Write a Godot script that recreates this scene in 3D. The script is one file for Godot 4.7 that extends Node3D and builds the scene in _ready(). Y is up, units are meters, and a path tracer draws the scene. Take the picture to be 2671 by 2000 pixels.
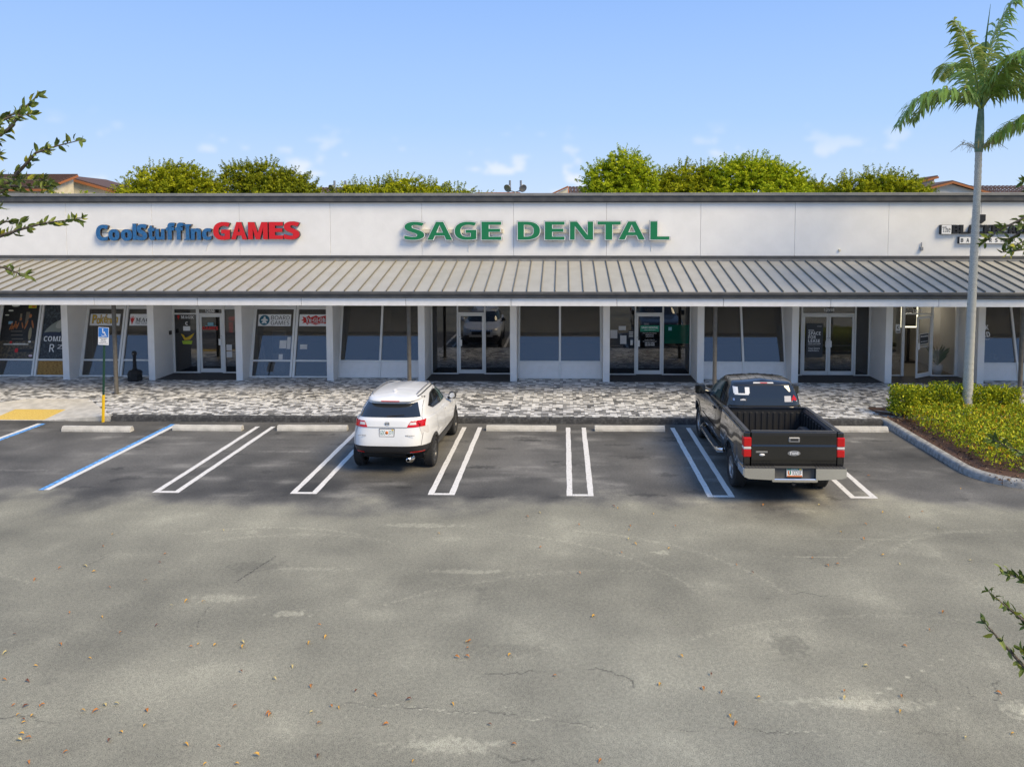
extends Node3D
# A shopping-plaza front seen from a low drone: asphalt lot, paver walk, one long shop building, two parked vehicles.
# World: x to the right, y up, -z towards the building; the camera stands over x = 0, z = 0.

var M := {}
var taken := {}
var rng := RandomNumberGenerator.new()
var sans: Font
var sans_bold: Font
var heavy: Font
var bold_edge: Font
var serif_bold: Font
var serif: Font

# ---------------------------------------------------------------- nodes and names
func numbered(called: String) -> String:
	if not taken.has(called):
		taken[called] = 0
		return called
	taken[called] += 1
	return "%s_%03d" % [called, taken[called]]

func tag(o: Node, label: String, category: String, group := "", kind := "") -> Node:
	if label: o.set_meta("label", label)
	if category: o.set_meta("category", category)
	if group: o.set_meta("group", group)
	if kind: o.set_meta("kind", kind)
	return o

func thing(called: String, label: String, category: String, at := Vector3.ZERO, turn := 0.0, group := "") -> Node3D:
	var o := Node3D.new()
	o.name = numbered(called)
	add_child(o)
	o.position = at
	o.rotation.y = turn
	tag(o, label, category, group)
	return o

func node(called: String, parent: Node, at := Vector3.ZERO) -> Node3D:
	var o := Node3D.new()
	o.name = called
	parent.add_child(o, true)
	o.position = at
	return o

func put(called: String, mesh: Mesh, material: Material, parent: Node = self, at := Vector3.ZERO) -> MeshInstance3D:
	var o := MeshInstance3D.new()
	o.name = numbered(called) if parent == self else called
	o.mesh = mesh
	o.material_override = material
	parent.add_child(o, true)
	o.position = at
	return o

func structure(called: String, mesh: Mesh, material: Material) -> MeshInstance3D:
	var o := put(called, mesh, material)
	o.set_meta("kind", "structure")
	return o

# ---------------------------------------------------------------- shapes
func st() -> SurfaceTool:
	var s := SurfaceTool.new()
	s.begin(Mesh.PRIMITIVE_TRIANGLES)
	return s

func done(s: SurfaceTool) -> ArrayMesh:
	s.generate_normals()
	return s.commit()

func tri(s: SurfaceTool, a: Vector3, b: Vector3, c: Vector3) -> void:
	s.set_uv(Vector2(a.x, a.z)); s.add_vertex(a)
	s.set_uv(Vector2(b.x, b.z)); s.add_vertex(b)
	s.set_uv(Vector2(c.x, c.z)); s.add_vertex(c)

func quad(s: SurfaceTool, a: Vector3, b: Vector3, c: Vector3, d: Vector3) -> void:
	tri(s, a, b, c)
	tri(s, a, c, d)

# a box with chamfered edges; c is its centre
func add_box(s: SurfaceTool, c: Vector3, size: Vector3, bevel := 0.0, t := Transform3D()) -> void:
	s.set_smooth_group(-1)
	var h := size / 2.0
	var b := minf(bevel, minf(h.x, minf(h.y, h.z)) * 0.9)
	if b <= 0.0:
		var p := []
		for i in 8:
			p.append(t * (c + Vector3(h.x if i & 1 else -h.x, h.y if i & 2 else -h.y, h.z if i & 4 else -h.z)))
		for f in [[4, 6, 7, 5], [1, 3, 2, 0], [5, 7, 3, 1], [0, 2, 6, 4], [6, 2, 3, 7], [0, 4, 5, 1]]:
			quad(s, p[f[0]], p[f[1]], p[f[2]], p[f[3]])
		return
	var v := {}
	for i in 8:
		var sg := Vector3(1.0 if i & 1 else -1.0, 1.0 if i & 2 else -1.0, 1.0 if i & 4 else -1.0)
		for ax in 3:
			var q := Vector3(h.x - b, h.y - b, h.z - b)
			q[ax] = h[ax]
			v[i * 3 + ax] = t * (c + q * sg)
	for ax in 3:
		var u := (ax + 1) % 3
		var w := (ax + 2) % 3
		for sgn in 2:
			var base := sgn << ax
			var k := [base, base | (1 << u), base | (1 << u) | (1 << w), base | (1 << w)]
			if sgn == 1: quad(s, v[k[0] * 3 + ax], v[k[3] * 3 + ax], v[k[2] * 3 + ax], v[k[1] * 3 + ax])
			else: quad(s, v[k[0] * 3 + ax], v[k[1] * 3 + ax], v[k[2] * 3 + ax], v[k[3] * 3 + ax])
		# the four edges that run along ax
		for e in 4:
			var i0 := ((e & 1) << u) | ((e >> 1) << w)
			var i1 := i0 | (1 << ax)
			if (e == 0) or (e == 3): quad(s, v[i0 * 3 + u], v[i0 * 3 + w], v[i1 * 3 + w], v[i1 * 3 + u])
			else: quad(s, v[i0 * 3 + w], v[i0 * 3 + u], v[i1 * 3 + u], v[i1 * 3 + w])
	for i in 8:
		var odd := ((i & 1) + ((i >> 1) & 1) + ((i >> 2) & 1)) % 2 == 1
		if odd: tri(s, v[i * 3], v[i * 3 + 2], v[i * 3 + 1])
		else: tri(s, v[i * 3], v[i * 3 + 1], v[i * 3 + 2])

func box(c: Vector3, size: Vector3, bevel := 0.0) -> ArrayMesh:
	var s := st()
	add_box(s, c, size, bevel)
	return done(s)

# an upright box given by its extents
func slab(x0: float, x1: float, y0: float, y1: float, z0: float, z1: float, bevel := 0.0) -> ArrayMesh:
	return box(Vector3(x0 + x1, y0 + y1, z0 + z1) / 2.0, Vector3(absf(x1 - x0), absf(y1 - y0), absf(z1 - z0)), bevel)

# a tube through points with one radius for each
func add_tube(s: SurfaceTool, pts: Array, radii: Array, sides := 10, caps := true) -> void:
	s.set_smooth_group(1)
	var rings := []
	var side := Vector3.ZERO
	for i in pts.size():
		var dir: Vector3 = (pts[mini(i + 1, pts.size() - 1)] - pts[maxi(i - 1, 0)]).normalized()
		if side == Vector3.ZERO:
			side = dir.cross(Vector3.UP if absf(dir.y) < 0.9 else Vector3.RIGHT).normalized()
		side = (side - dir * side.dot(dir)).normalized()
		var up := dir.cross(side)
		var ring := []
		for k in sides:
			var a := TAU * k / sides
			ring.append(pts[i] + (side * cos(a) + up * sin(a)) * radii[i])
		rings.append(ring)
	for i in pts.size() - 1:
		for k in sides:
			var n := (k + 1) % sides
			quad(s, rings[i][k], rings[i][n], rings[i + 1][n], rings[i + 1][k])
	if caps:
		s.set_smooth_group(-1)
		for k in range(1, sides - 1):
			tri(s, rings[0][0], rings[0][k + 1], rings[0][k])
			var l: Array = rings[-1]
			tri(s, l[0], l[k], l[k + 1])

func tube(pts: Array, radii: Array, sides := 10) -> ArrayMesh:
	var s := st()
	add_tube(s, pts, radii, sides)
	return done(s)

# a solid of revolution about a line through o along axis; profile of (along, radius)
func add_lathe(s: SurfaceTool, o: Vector3, axis: Vector3, profile: Array, sides := 24, group := 1) -> void:
	s.set_smooth_group(group)
	var side := axis.cross(Vector3.UP if absf(axis.y) < 0.9 else Vector3.RIGHT).normalized()
	var up := axis.cross(side)
	for i in profile.size() - 1:
		for k in sides:
			var a := TAU * k / sides
			var b := TAU * (k + 1) / sides
			var da := side * cos(a) + up * sin(a)
			var db := side * cos(b) + up * sin(b)
			var p: Vector2 = profile[i]
			var q: Vector2 = profile[i + 1]
			quad(s, o + axis * p.x + da * p.y, o + axis * q.x + da * q.y, o + axis * q.x + db * q.y, o + axis * p.x + db * p.y)

# a flat polygon (x, y) pulled out along z from z0 to z1, with t applied
func add_prism(s: SurfaceTool, poly: PackedVector2Array, z0: float, z1: float, t := Transform3D()) -> void:
	s.set_smooth_group(-1)
	var p := poly
	if not Geometry2D.is_polygon_clockwise(p):
		p = PackedVector2Array(p)
		p.reverse()
	var idx := Geometry2D.triangulate_polygon(p)
	for i in range(0, idx.size(), 3):
		var a := p[idx[i]]
		var b := p[idx[i + 1]]
		var c := p[idx[i + 2]]
		tri(s, t * Vector3(a.x, a.y, z1), t * Vector3(b.x, b.y, z1), t * Vector3(c.x, c.y, z1))
		tri(s, t * Vector3(a.x, a.y, z0), t * Vector3(c.x, c.y, z0), t * Vector3(b.x, b.y, z0))
	for i in p.size():
		var a := p[i]
		var b := p[(i + 1) % p.size()]
		quad(s, t * Vector3(a.x, a.y, z1), t * Vector3(a.x, a.y, z0), t * Vector3(b.x, b.y, z0), t * Vector3(b.x, b.y, z1))

func prism(poly: PackedVector2Array, z0: float, z1: float) -> ArrayMesh:
	var s := st()
	add_prism(s, poly, z0, z1)
	return done(s)

# a grid of points [row][column] as one smooth sheet
func add_sheet(s: SurfaceTool, rows: Array, group := 1, flip := false) -> void:
	s.set_smooth_group(group)
	for i in rows.size() - 1:
		for k in rows[i].size() - 1:
			if flip: quad(s, rows[i][k], rows[i][k + 1], rows[i + 1][k + 1], rows[i + 1][k])
			else: quad(s, rows[i][k], rows[i + 1][k], rows[i + 1][k + 1], rows[i][k + 1])

# one letter or word, stretched to fill x0..x1, y0..y1 of its parent's plane, its face at z
func letter(text: String, font: Font, x0: float, x1: float, y0: float, y1: float, z: float, depth: float, material: Material, parent: Node, called := "letter") -> MeshInstance3D:
	var t := TextMesh.new()
	t.text = text
	t.font = font
	t.font_size = 64
	t.pixel_size = 0.01
	t.curve_step = 2.0
	t.depth = 0.1
	var a := t.get_aabb()
	var o := put(called, t, material, parent)
	o.scale = Vector3((x1 - x0) / maxf(a.size.x, 0.001), (y1 - y0) / maxf(a.size.y, 0.001), depth / maxf(a.size.z, 0.001))
	o.position = Vector3(x0 - a.position.x * o.scale.x, y0 - a.position.y * o.scale.y, z - a.end.z * o.scale.z)
	return o

# ---------------------------------------------------------------- materials
func lin(r: float, g: float, b: float) -> Color:
	return Color(r, g, b).linear_to_srgb()

func mat(key: String, c: Color, rough := 0.6, metal := 0.0, spec := 0.5) -> StandardMaterial3D:
	var m := StandardMaterial3D.new()
	m.resource_name = key
	m.albedo_color = c
	m.roughness = rough
	m.metallic = metal
	m.metallic_specular = spec
	M[key] = m
	return m

func noise(freq: float, sd: int, octaves := 4, kind := FastNoiseLite.TYPE_SIMPLEX_SMOOTH) -> FastNoiseLite:
	var n := FastNoiseLite.new()
	n.noise_type = kind
	n.frequency = freq
	n.seed = sd
	n.fractal_octaves = octaves
	return n

func noise_texture(freq: float, sd: int, stops: Array, size := 512, octaves := 4, kind := FastNoiseLite.TYPE_SIMPLEX_SMOOTH) -> NoiseTexture2D:
	var t := NoiseTexture2D.new()
	t.width = size
	t.height = size
	t.seamless = true
	t.noise = noise(freq, sd, octaves, kind)
	var g := Gradient.new()
	g.offsets = PackedFloat32Array(stops.map(func(a): return a[0]))
	g.colors = PackedColorArray(stops.map(func(a): return a[1]))
	t.color_ramp = g
	return t

func bumps(freq: float, sd: int, strength := 4.0, size := 512, octaves := 4) -> NoiseTexture2D:
	var t := NoiseTexture2D.new()
	t.width = size
	t.height = size
	t.seamless = true
	t.as_normal_map = true
	t.bump_strength = strength
	t.noise = noise(freq, sd, octaves)
	return t

# a material whose colour wanders between stops over metres of world space
func mottled(key: String, stops: Array, rough: float, metres: float, freq := 0.012, octaves := 5, spec := 0.5) -> StandardMaterial3D:
	var m := mat(key, Color.WHITE, rough, 0.0, spec)
	m.albedo_texture = noise_texture(freq, key.hash() % 1000, stops, 512, octaves)
	m.uv1_triplanar = true
	m.uv1_world_triplanar = true
	m.uv1_scale = Vector3.ONE / metres
	return m

func roughen(m: StandardMaterial3D, tex: Texture2D, amount: float) -> void:
	m.normal_enabled = true
	m.normal_texture = tex
	m.normal_scale = amount

func pane(key: String, c: Color, alpha: float, metal := 0.0, rough := 0.02) -> StandardMaterial3D:
	var m := mat(key, Color(c.r, c.g, c.b, alpha), rough, metal, 0.7)
	m.transparency = BaseMaterial3D.TRANSPARENCY_ALPHA
	return m

func _ready() -> void:
	rng.seed = 7
	look_and_light()
	fonts()
	materials()
	ground_and_lot()
	walk_and_kerbs()
	building()
	shop_signs()
	window_things()
	for c in mall.get_children(): c.position -= mall.position
	street_things()
	vehicles()
	planting()
	background()
	fallen_leaves()

# ---------------------------------------------------------------- camera, sky, sun, exposure
func look_and_light() -> void:
	var cam := Camera3D.new()
	cam.name = "camera"
	cam.projection = Camera3D.PROJECTION_FRUSTUM
	cam.near = 0.1
	cam.far = 900.0
	var f := 1980.9
	cam.size = 0.1 * 2000.0 / f
	cam.frustum_offset = Vector2(0.1 * (1335.5 - 1423.1) / f, -0.1 * (1000.0 - 720.3) / f)
	add_child(cam)
	cam.position = Vector3(0, 5.1966, 0)
	cam.rotation = Vector3(-0.0599, 0.0231, 0.0)
	cam.current = true

	var sun := DirectionalLight3D.new()
	sun.name = "sun"
	add_child(sun)
	sun.light_color = Color(1.0, 0.915, 0.75)
	sun.light_energy = 1.25
	sun.light_angular_distance = 26.0
	sun.shadow_enabled = true
	var towards := Vector3(0.58, 0.72, 0.40).normalized()
	sun.look_at_from_position(towards * 50.0, Vector3.ZERO)

	var env := Environment.new()
	env.background_mode = Environment.BG_SKY
	env.tonemap_mode = Environment.TONE_MAPPER_LINEAR
	env.tonemap_exposure = 1.2
	env.background_energy_multiplier = 0.86
	env.sdfgi_enabled = true
	env.ssao_enabled = true
	env.ssil_enabled = true
	var sky := Sky.new()
	var pano := PanoramaSkyMaterial.new()
	pano.panorama = sky_picture()
	sky.sky_material = pano
	env.sky = sky
	var we := WorldEnvironment.new()
	we.name = "environment"
	we.environment = env
	add_child(we)

# clear blue air, paler towards the horizon, with small fair-weather clouds low down all the way round
func sky_picture() -> ImageTexture:
	var w := 1536
	var h := 768
	var img := Image.create(w, h, false, Image.FORMAT_RGBF)
	var big := noise(0.028, 11, 3)
	var fine := noise(0.11, 12, 4)
	var low := Color(0.66, 0.80, 0.99)
	var mid := Color(0.43, 0.645, 1.0)
	var high := Color(0.285, 0.495, 0.96)
	var top := Color(0.24, 0.43, 0.86)
	for y in h:
		var e := 90.0 - 180.0 * (y + 0.5) / h
		var c: Color
		if e < 0.0: c = Color(0.45, 0.46, 0.46).lerp(low, clampf(1.0 + e / 2.0, 0.0, 1.0))
		elif e < 8.0: c = low.lerp(mid, e / 8.0)
		elif e < 18.0: c = mid.lerp(high, (e - 8.0) / 10.0)
		else: c = high.lerp(top, clampf((e - 18.0) / 40.0, 0.0, 1.0))
		var band := 0.0
		if e > -1.0 and e < 10.0: band = clampf((e + 1.0) / 2.0, 0.0, 1.0) * clampf((8.0 - e) / 5.5, 0.0, 1.0)
		if band <= 0.0:
			img.fill_rect(Rect2i(0, y, w, 1), c)
			continue
		for x in w:
			var k := big.get_noise_2d(x, y * 2.6) * 0.75 + fine.get_noise_2d(x, y * 2.2) * 0.42
			var a := smoothstep(0.27, 0.44, k) * band
			img.set_pixel(x, y, c.lerp(Color(0.93, 0.95, 1.0), a * 0.92))
	return ImageTexture.create_from_image(img)

func fonts() -> void:
	var f := SystemFont.new()
	f.font_names = PackedStringArray(["Droid Sans"])
	sans = f
	f = SystemFont.new()
	f.font_names = PackedStringArray(["Droid Sans"])
	f.font_weight = 700
	sans_bold = f
	var v := FontVariation.new()
	v.base_font = sans_bold
	v.variation_embolden = 0.7
	heavy = v
	v = FontVariation.new()
	v.base_font = sans_bold
	v.variation_embolden = 0.5
	bold_edge = v
	f = SystemFont.new()
	f.font_names = PackedStringArray(["Droid Serif"])
	f.font_weight = 700
	serif_bold = f
	f = SystemFont.new()
	f.font_names = PackedStringArray(["Droid Serif"])
	serif = f

func materials() -> void:
	var m: StandardMaterial3D
	m = mottled("stucco", [[0.3, lin(0.79, 0.78, 0.76)], [0.7, lin(0.82, 0.81, 0.79)]], 0.85, 5.0)
	roughen(m, bumps(0.06, 3, 3.0), 0.04)
	m = mottled("white_paint", [[0.3, lin(0.78, 0.765, 0.74)], [0.7, lin(0.82, 0.805, 0.785)]], 0.5, 2.0)
	mat("white_metal", lin(0.74, 0.74, 0.72), 0.4)
	mottled("dark_trim", [[0.3, lin(0.062, 0.062, 0.062)], [0.7, lin(0.085, 0.084, 0.082)]], 0.45, 3.0)
	mottled("mid_trim", [[0.3, lin(0.19, 0.19, 0.188)], [0.7, lin(0.23, 0.23, 0.225)]], 0.45, 3.0)
	for i in 3:
		m = mottled("roof_metal_%d" % i, [[0.25, lin(0.35, 0.34, 0.305)], [0.75, lin(0.39, 0.38, 0.345)]], 0.42 + 0.03 * i, 4.0 + i)
	mat("seam_metal", lin(0.17, 0.155, 0.12), 0.5)
	m = mottled("soffit", [[0.3, lin(0.68, 0.66, 0.62)], [0.7, lin(0.74, 0.72, 0.68)]], 0.8, 3.0)
	mottled("post_paint", [[0.3, lin(0.105, 0.095, 0.08)], [0.7, lin(0.14, 0.128, 0.11)]], 0.4, 1.0)
	mat("inside_dark", lin(0.10, 0.10, 0.10), 0.9)
	mat("inside_mid", lin(0.22, 0.21, 0.20), 0.9)
	mat("inside_light", lin(0.5, 0.48, 0.45), 0.9)
	mat("inside_floor", lin(0.16, 0.15, 0.14), 0.7)
	mottled("door_mat", [[0.3, lin(0.045, 0.045, 0.047)], [0.7, lin(0.07, 0.07, 0.072)]], 0.75, 1.2, 0.03)
	m = pane("glass", lin(0.055, 0.052, 0.046), 0.55)
	m.metallic_specular = 1.0
	m.clearcoat_enabled = true
	m.clearcoat = 1.0
	m.clearcoat_roughness = 0.0
	m = pane("dark_glass", lin(0.010, 0.010, 0.011), 0.78)
	m.metallic_specular = 1.0
	m.clearcoat_enabled = true
	m.clearcoat = 1.0
	m.clearcoat_roughness = 0.0
	pane("clear_glass", lin(0.04, 0.05, 0.05), 0.12)
	mat("black", lin(0.012, 0.012, 0.013), 0.4)
	mat("white_print", lin(0.78, 0.78, 0.78), 0.5)
	mat("grey_metal", lin(0.32, 0.32, 0.32), 0.4, 0.6)
	mat("chrome", lin(0.62, 0.62, 0.62), 0.12, 1.0)
	mat("rubber", lin(0.018, 0.018, 0.018), 0.85)
	mottled("concrete", [[0.25, lin(0.46, 0.44, 0.395)], [0.75, lin(0.60, 0.575, 0.52)]], 0.9, 2.2)
	roughen(M.concrete, bumps(0.09, 4, 4.0), 0.5)
	mottled("kerb_grey", [[0.2, lin(0.20, 0.197, 0.185)], [0.5, lin(0.30, 0.295, 0.275)], [0.8, lin(0.43, 0.42, 0.39)]], 0.9, 1.6, 0.02)
	roughen(M.kerb_grey, M.concrete.normal_texture, 0.6)
	mottled("kerb_dark", [[0.25, lin(0.028, 0.028, 0.029)], [0.6, lin(0.05, 0.05, 0.05)], [0.85, lin(0.10, 0.10, 0.098)]], 0.8, 1.5, 0.025)
	roughen(M.kerb_dark, M.concrete.normal_texture, 0.6)
	mottled("road_white", [[0.16, lin(0.42, 0.41, 0.39)], [0.24, lin(0.68, 0.66, 0.62)], [0.8, lin(0.74, 0.72, 0.68)]], 0.7, 1.3, 0.03)
	mottled("road_blue", [[0.3, lin(0.10, 0.22, 0.42)], [0.45, lin(0.10, 0.33, 0.72)], [0.8, lin(0.14, 0.40, 0.80)]], 0.7, 1.3, 0.03)
	mottled("road_yellow", [[0.3, lin(0.60, 0.42, 0.10)], [0.8, lin(0.72, 0.53, 0.14)]], 0.75, 1.0, 0.03)
	mat("post_yellow", lin(0.75, 0.48, 0.01), 0.5)
	mat("post_green", lin(0.008, 0.045, 0.025), 0.5)
	mat("sign_blue", lin(0.03, 0.17, 0.52), 0.4)
	mottled("mulch", [[0.3, lin(0.035, 0.018, 0.012)], [0.55, lin(0.09, 0.045, 0.03)], [0.8, lin(0.16, 0.09, 0.06)]], 0.95, 0.6, 0.06)
	mottled("lawn", [[0.3, lin(0.05, 0.10, 0.02)], [0.7, lin(0.09, 0.16, 0.035)]], 0.95, 4.0, 0.05)
	mottled("bark", [[0.3, lin(0.07, 0.055, 0.045)], [0.7, lin(0.16, 0.135, 0.11)]], 0.95, 0.7, 0.05)
	paints()
	asphalt()
# ---------------------------------------------------------------- the lot
# aged asphalt: grey blotches, drawn-out smears, oil spots, tyre scuffs and chalky cracks, over 40 m by 20 m
func asphalt() -> void:
	var w := 2048
	var h := 1024
	var img := Image.create(w, h, false, Image.FORMAT_RGB8)
	var blot := noise(0.0035, 21, 4).get_image(w, h, false, false, false).get_data()
	var smear := noise(0.006, 22, 5).get_image(w / 4, h, false, false, false).get_data()
	var smear2 := noise(0.02, 25, 4).get_image(w / 4, h, false, false, false).get_data()
	var grit := noise(0.35, 23, 2).get_image(w, h, false, false, false).get_data()
	var patch := noise(0.012, 24, 5).get_image(w, h, false, false, false).get_data()
	var data := PackedByteArray()
	data.resize(w * h * 3)
	var gamma := PackedByteArray()
	gamma.resize(1025)
	for i in 1025: gamma[i] = int(round(255.0 * pow(i / 1024.0, 1.0 / 2.2)))
	for y in h:
		var z := -20.3 + 20.0 * y / h
		# the stalls were sealed again more recently than the drive: a ragged edge about five and a half metres from the kerb
		for x in w:
			var i := y * w + x
			var q := x >> 2
			var b := (blot[i] - 128) / 128.0
			var s := (smear[y * (w / 4) + q] - 128) / 128.0
			var s2 := (smear2[y * (w / 4) + q] - 128) / 128.0
			var p := (patch[i] - 128) / 128.0
			var g := (grit[i] - 128) / 128.0
			var edge := smoothstep(-14.9, -13.7, z + b * 0.7 + p * 0.7)
			var v := lerpf(0.14, 0.30, edge)
			v *= 1.0 + lerpf(0.32, 0.18, edge) * b + lerpf(0.6, 0.28, edge) * s + lerpf(0.40, 0.26, edge) * p
			v += maxf(0.0, s2 - 0.12) * lerpf(0.30, 0.10, edge) * clampf(0.45 + p * 1.4, 0.0, 1.0)
			v += maxf(0.0, p - 0.34) * 0.12
			v *= 1.0 + 0.26 * g
			v = clampf(v, 0.05, 0.5)
			data[i * 3] = gamma[int(v * 1.05 * 1024.0)]
			data[i * 3 + 1] = gamma[int(v * 1024.0)]
			data[i * 3 + 2] = gamma[int(v * (0.76 + 0.13 * (1.0 - edge)) * 1024.0)]
	img = Image.create_from_data(w, h, false, Image.FORMAT_RGB8, data)
	# oil and drip spots in the stalls, darker scuffs where tyres turn
	rng.seed = 31
	for k in 90:
		var c := Vector2(rng.randf_range(-11, 8.3), rng.randf_range(-19.6, -14.5))
		stain(img, c, rng.randf_range(0.08, 0.5), rng.randf_range(0.05, 0.16), rng.randf_range(0.55, 0.85), k)
	for k in 40:
		stain(img, Vector2(rng.randf_range(-18, 18), rng.randf_range(-14, -3)), rng.randf_range(0.08, 0.6), rng.randf_range(0.06, 0.3), rng.randf_range(0.72, 0.92), 100 + k)
	for k in 60:
		stain(img, Vector2(rng.randf_range(-18, 18), rng.randf_range(-19.8, -4)), rng.randf_range(0.1, 1.1), rng.randf_range(0.03, 0.16), rng.randf_range(1.2, 1.6), 200 + k)
	# pale arcs left by turning tyres
	for q in [[-6.5, -12.6, 2.6, -0.5, 0.5], [-5.9, -12.3, 2.6, -0.5, 0.5], [-1.2, -12.8, 3.4, 0.2, 1.2], [0.2, -12.9, 3.2, 0.2, 1.3], [4.6, -12.0, 2.2, -1.0, 0.2], [5.3, -12.1, 2.2, -1.0, 0.2], [-2.5, -10.2, 4.0, -0.8, 0.1], [-11.0, -11.0, 3.0, -0.4, 0.6], [7.5, -10.6, 2.8, 0.4, 1.3], [1.6, -9.4, 3.5, -0.6, 0.3], [-9.0, -9.4, 3.0, 0.2, 1.0]]:
		var c := Vector2(q[0], q[1])
		var dir: float = q[3]
		var turn: float = (q[4] - q[3]) / 60.0
		var gn := noise(0.2, int(absf(q[0] * 50.0)), 3)
		for k in 60 * int(ceil(q[2])):
			c += Vector2(cos(dir), sin(dir) * 0.8) * 0.018
			dir += turn / ceil(q[2])
			for wv in range(-3, 4):
				var x := int((c.x + 20.0) * 51.2 - sin(dir) * wv)
				var y := int((c.y + 20.3) * 51.2 + cos(dir) * wv)
				if x < 0 or x > 2047 or gn.get_noise_2d(x, y) < -0.05: continue
				shade_pixel(img, x, y, 1.05 + 0.05 * (3 - absi(wv)))
	# cracks: [world points, darkness, width in pixels, chalky rim]
	for c in [
		[[-12.6, -8.2, -11.6, -8.15, -10.9, -8.08, -10.2, -8.0, -9.2, -7.92, -8.3, -7.82, -7.3, -7.7, -6.3, -7.66, -4.2, -7.64], 0.6, 1, 1.5],
		[[-10.1, -7.98, -9.6, -8.05, -9.2, -8.02, -8.75, -8.16], 0.9, 1, 1.6], [[-9.5, -8.02, -9.0, -7.9, -9.3, -7.6], 0.95, 1, 1.45],
		[[-2.4, -8.0, -1.8, -7.96, -1.1, -7.9, -0.4, -7.84, 0.4, -7.72, 1.2, -7.68, 2.6, -7.66, 4.0, -7.67], 0.65, 1, 1.6],
		[[-0.9, -7.88, -0.5, -7.98, -0.1, -8.15], 0.95, 1, 1.6], [[-6.9, -8.0, -6.2, -8.02, -5.6, -8.0], 0.95, 1, 1.55], [[0.7, -8.0, 1.6, -8.0], 0.95, 1, 1.5],
		[[0.25, -8.75, 0.5, -8.72, 0.7, -8.6, 0.82, -8.48, 0.8, -8.34], 0.4, 1, 1.0], [[-0.9, -8.62, -0.4, -8.66, 0.0, -8.7], 0.6, 1, 1.0],
		[[2.2, -10.75, 2.55, -10.65, 2.95, -10.55], 0.45, 1, 1.0], [[3.3, -10.65, 3.5, -10.7, 4.1, -10.6], 0.6, 1, 1.0],
		[[5.2, -7.93, 5.6, -7.9, 5.75, -7.94, 5.95, -7.98], 0.35, 2, 1.1], [[6.2, -7.97, 6.4, -7.93, 6.6, -7.96], 0.45, 1, 1.1],
		[[6.5, -7.85, 7.2, -7.9, 7.8, -7.82, 9.0, -7.86], 0.4, 2, 1.2], [[6.5, -7.75, 7.4, -7.82, 9.0, -7.8], 0.55, 1, 1.0],
		[[7.05, -8.75, 7.2, -8.62, 7.35, -8.45, 7.6, -8.34, 7.9, -8.35, 8.2, -8.2], 0.42, 1, 1.0], [[7.6, -8.34, 7.7, -8.2, 7.75, -8.0], 0.55, 1, 1.0],
		[[6.0, -8.65, 6.3, -8.58, 6.5, -8.42, 6.7, -8.35], 0.5, 1, 1.0], [[5.6, -8.4, 5.62, -8.2], 0.55, 1, 1.0], [[6.15, -8.3, 6.25, -8.12], 0.55, 1, 1.0],
		[[-7.4, -11.7, -7.3, -11.9, -7.15, -12.0, -7.4, -11.4], 0.45, 1, 1.0], [[-4.6, -11.7, -4.75, -11.2, -4.85, -10.8], 0.5, 1, 1.0], [[-4.9, -10.1, -4.85, -9.7, -4.7, -9.4], 0.6, 1, 1.3],
		[[-0.8, -7.35, -0.5, -7.2, -0.1, -7.17], 0.6, 1, 1.0], [[-20.0, -15.4, -14.0, -15.6, -9.0, -15.5, 8.4, -15.9, 19.0, -15.8], 0.9, 1, 1.25]]:
		crack(img, c[0], c[1], c[2], c[3])
	rng.seed = 33
	for k in 26:
		var p := Vector2(rng.randf_range(4.0, 9.5), rng.randf_range(-9.2, -7.2))
		var pts := [p.x, p.y]
		for j in 3:
			p += Vector2(rng.randf_range(-0.12, 0.12), rng.randf_range(0.06, 0.22))
			pts.append_array([p.x, p.y])
		crack(img, pts, rng.randf_range(0.6, 0.8), 1, 1.0)
	# short chalk dashes left by a worn-off painted line
	for k in 7:
		stain(img, Vector2(3.55 + 0.17 * k + rng.randf_range(-0.05, 0.05), -8.35 - 0.115 * k + rng.randf_range(-0.03, 0.03)), rng.randf_range(0.03, 0.08), rng.randf_range(0.02, 0.035), rng.randf_range(1.3, 1.8), 300 + k)
	stain(img, Vector2(5.05, -8.05), 0.35, 0.22, 1.45, 310)
	stain(img, Vector2(5.15, -8.02), 0.2, 0.12, 1.5, 311)
	var tex := ImageTexture.create_from_image(img)
	var m := mat("asphalt", Color.WHITE, 0.72, 0.0, 0.45)
	m.albedo_texture = tex
	m.uv1_scale = Vector3.ONE
	m.detail_enabled = true
	m.detail_blend_mode = BaseMaterial3D.BLEND_MODE_MUL
	m.detail_uv_layer = BaseMaterial3D.DETAIL_UV_2
	m.detail_albedo = noise_texture(0.22, 41, [[0.2, Color(0.62, 0.62, 0.62)], [0.42, Color(0.88, 0.88, 0.88)], [0.6, Color(0.95, 0.95, 0.95)], [0.78, Color(1, 1, 1)]], 512, 3)
	m.normal_enabled = false
	mottled("far_asphalt", [[0.3, lin(0.12, 0.118, 0.11)], [0.7, lin(0.18, 0.176, 0.165)]], 0.85, 9.0)

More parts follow.
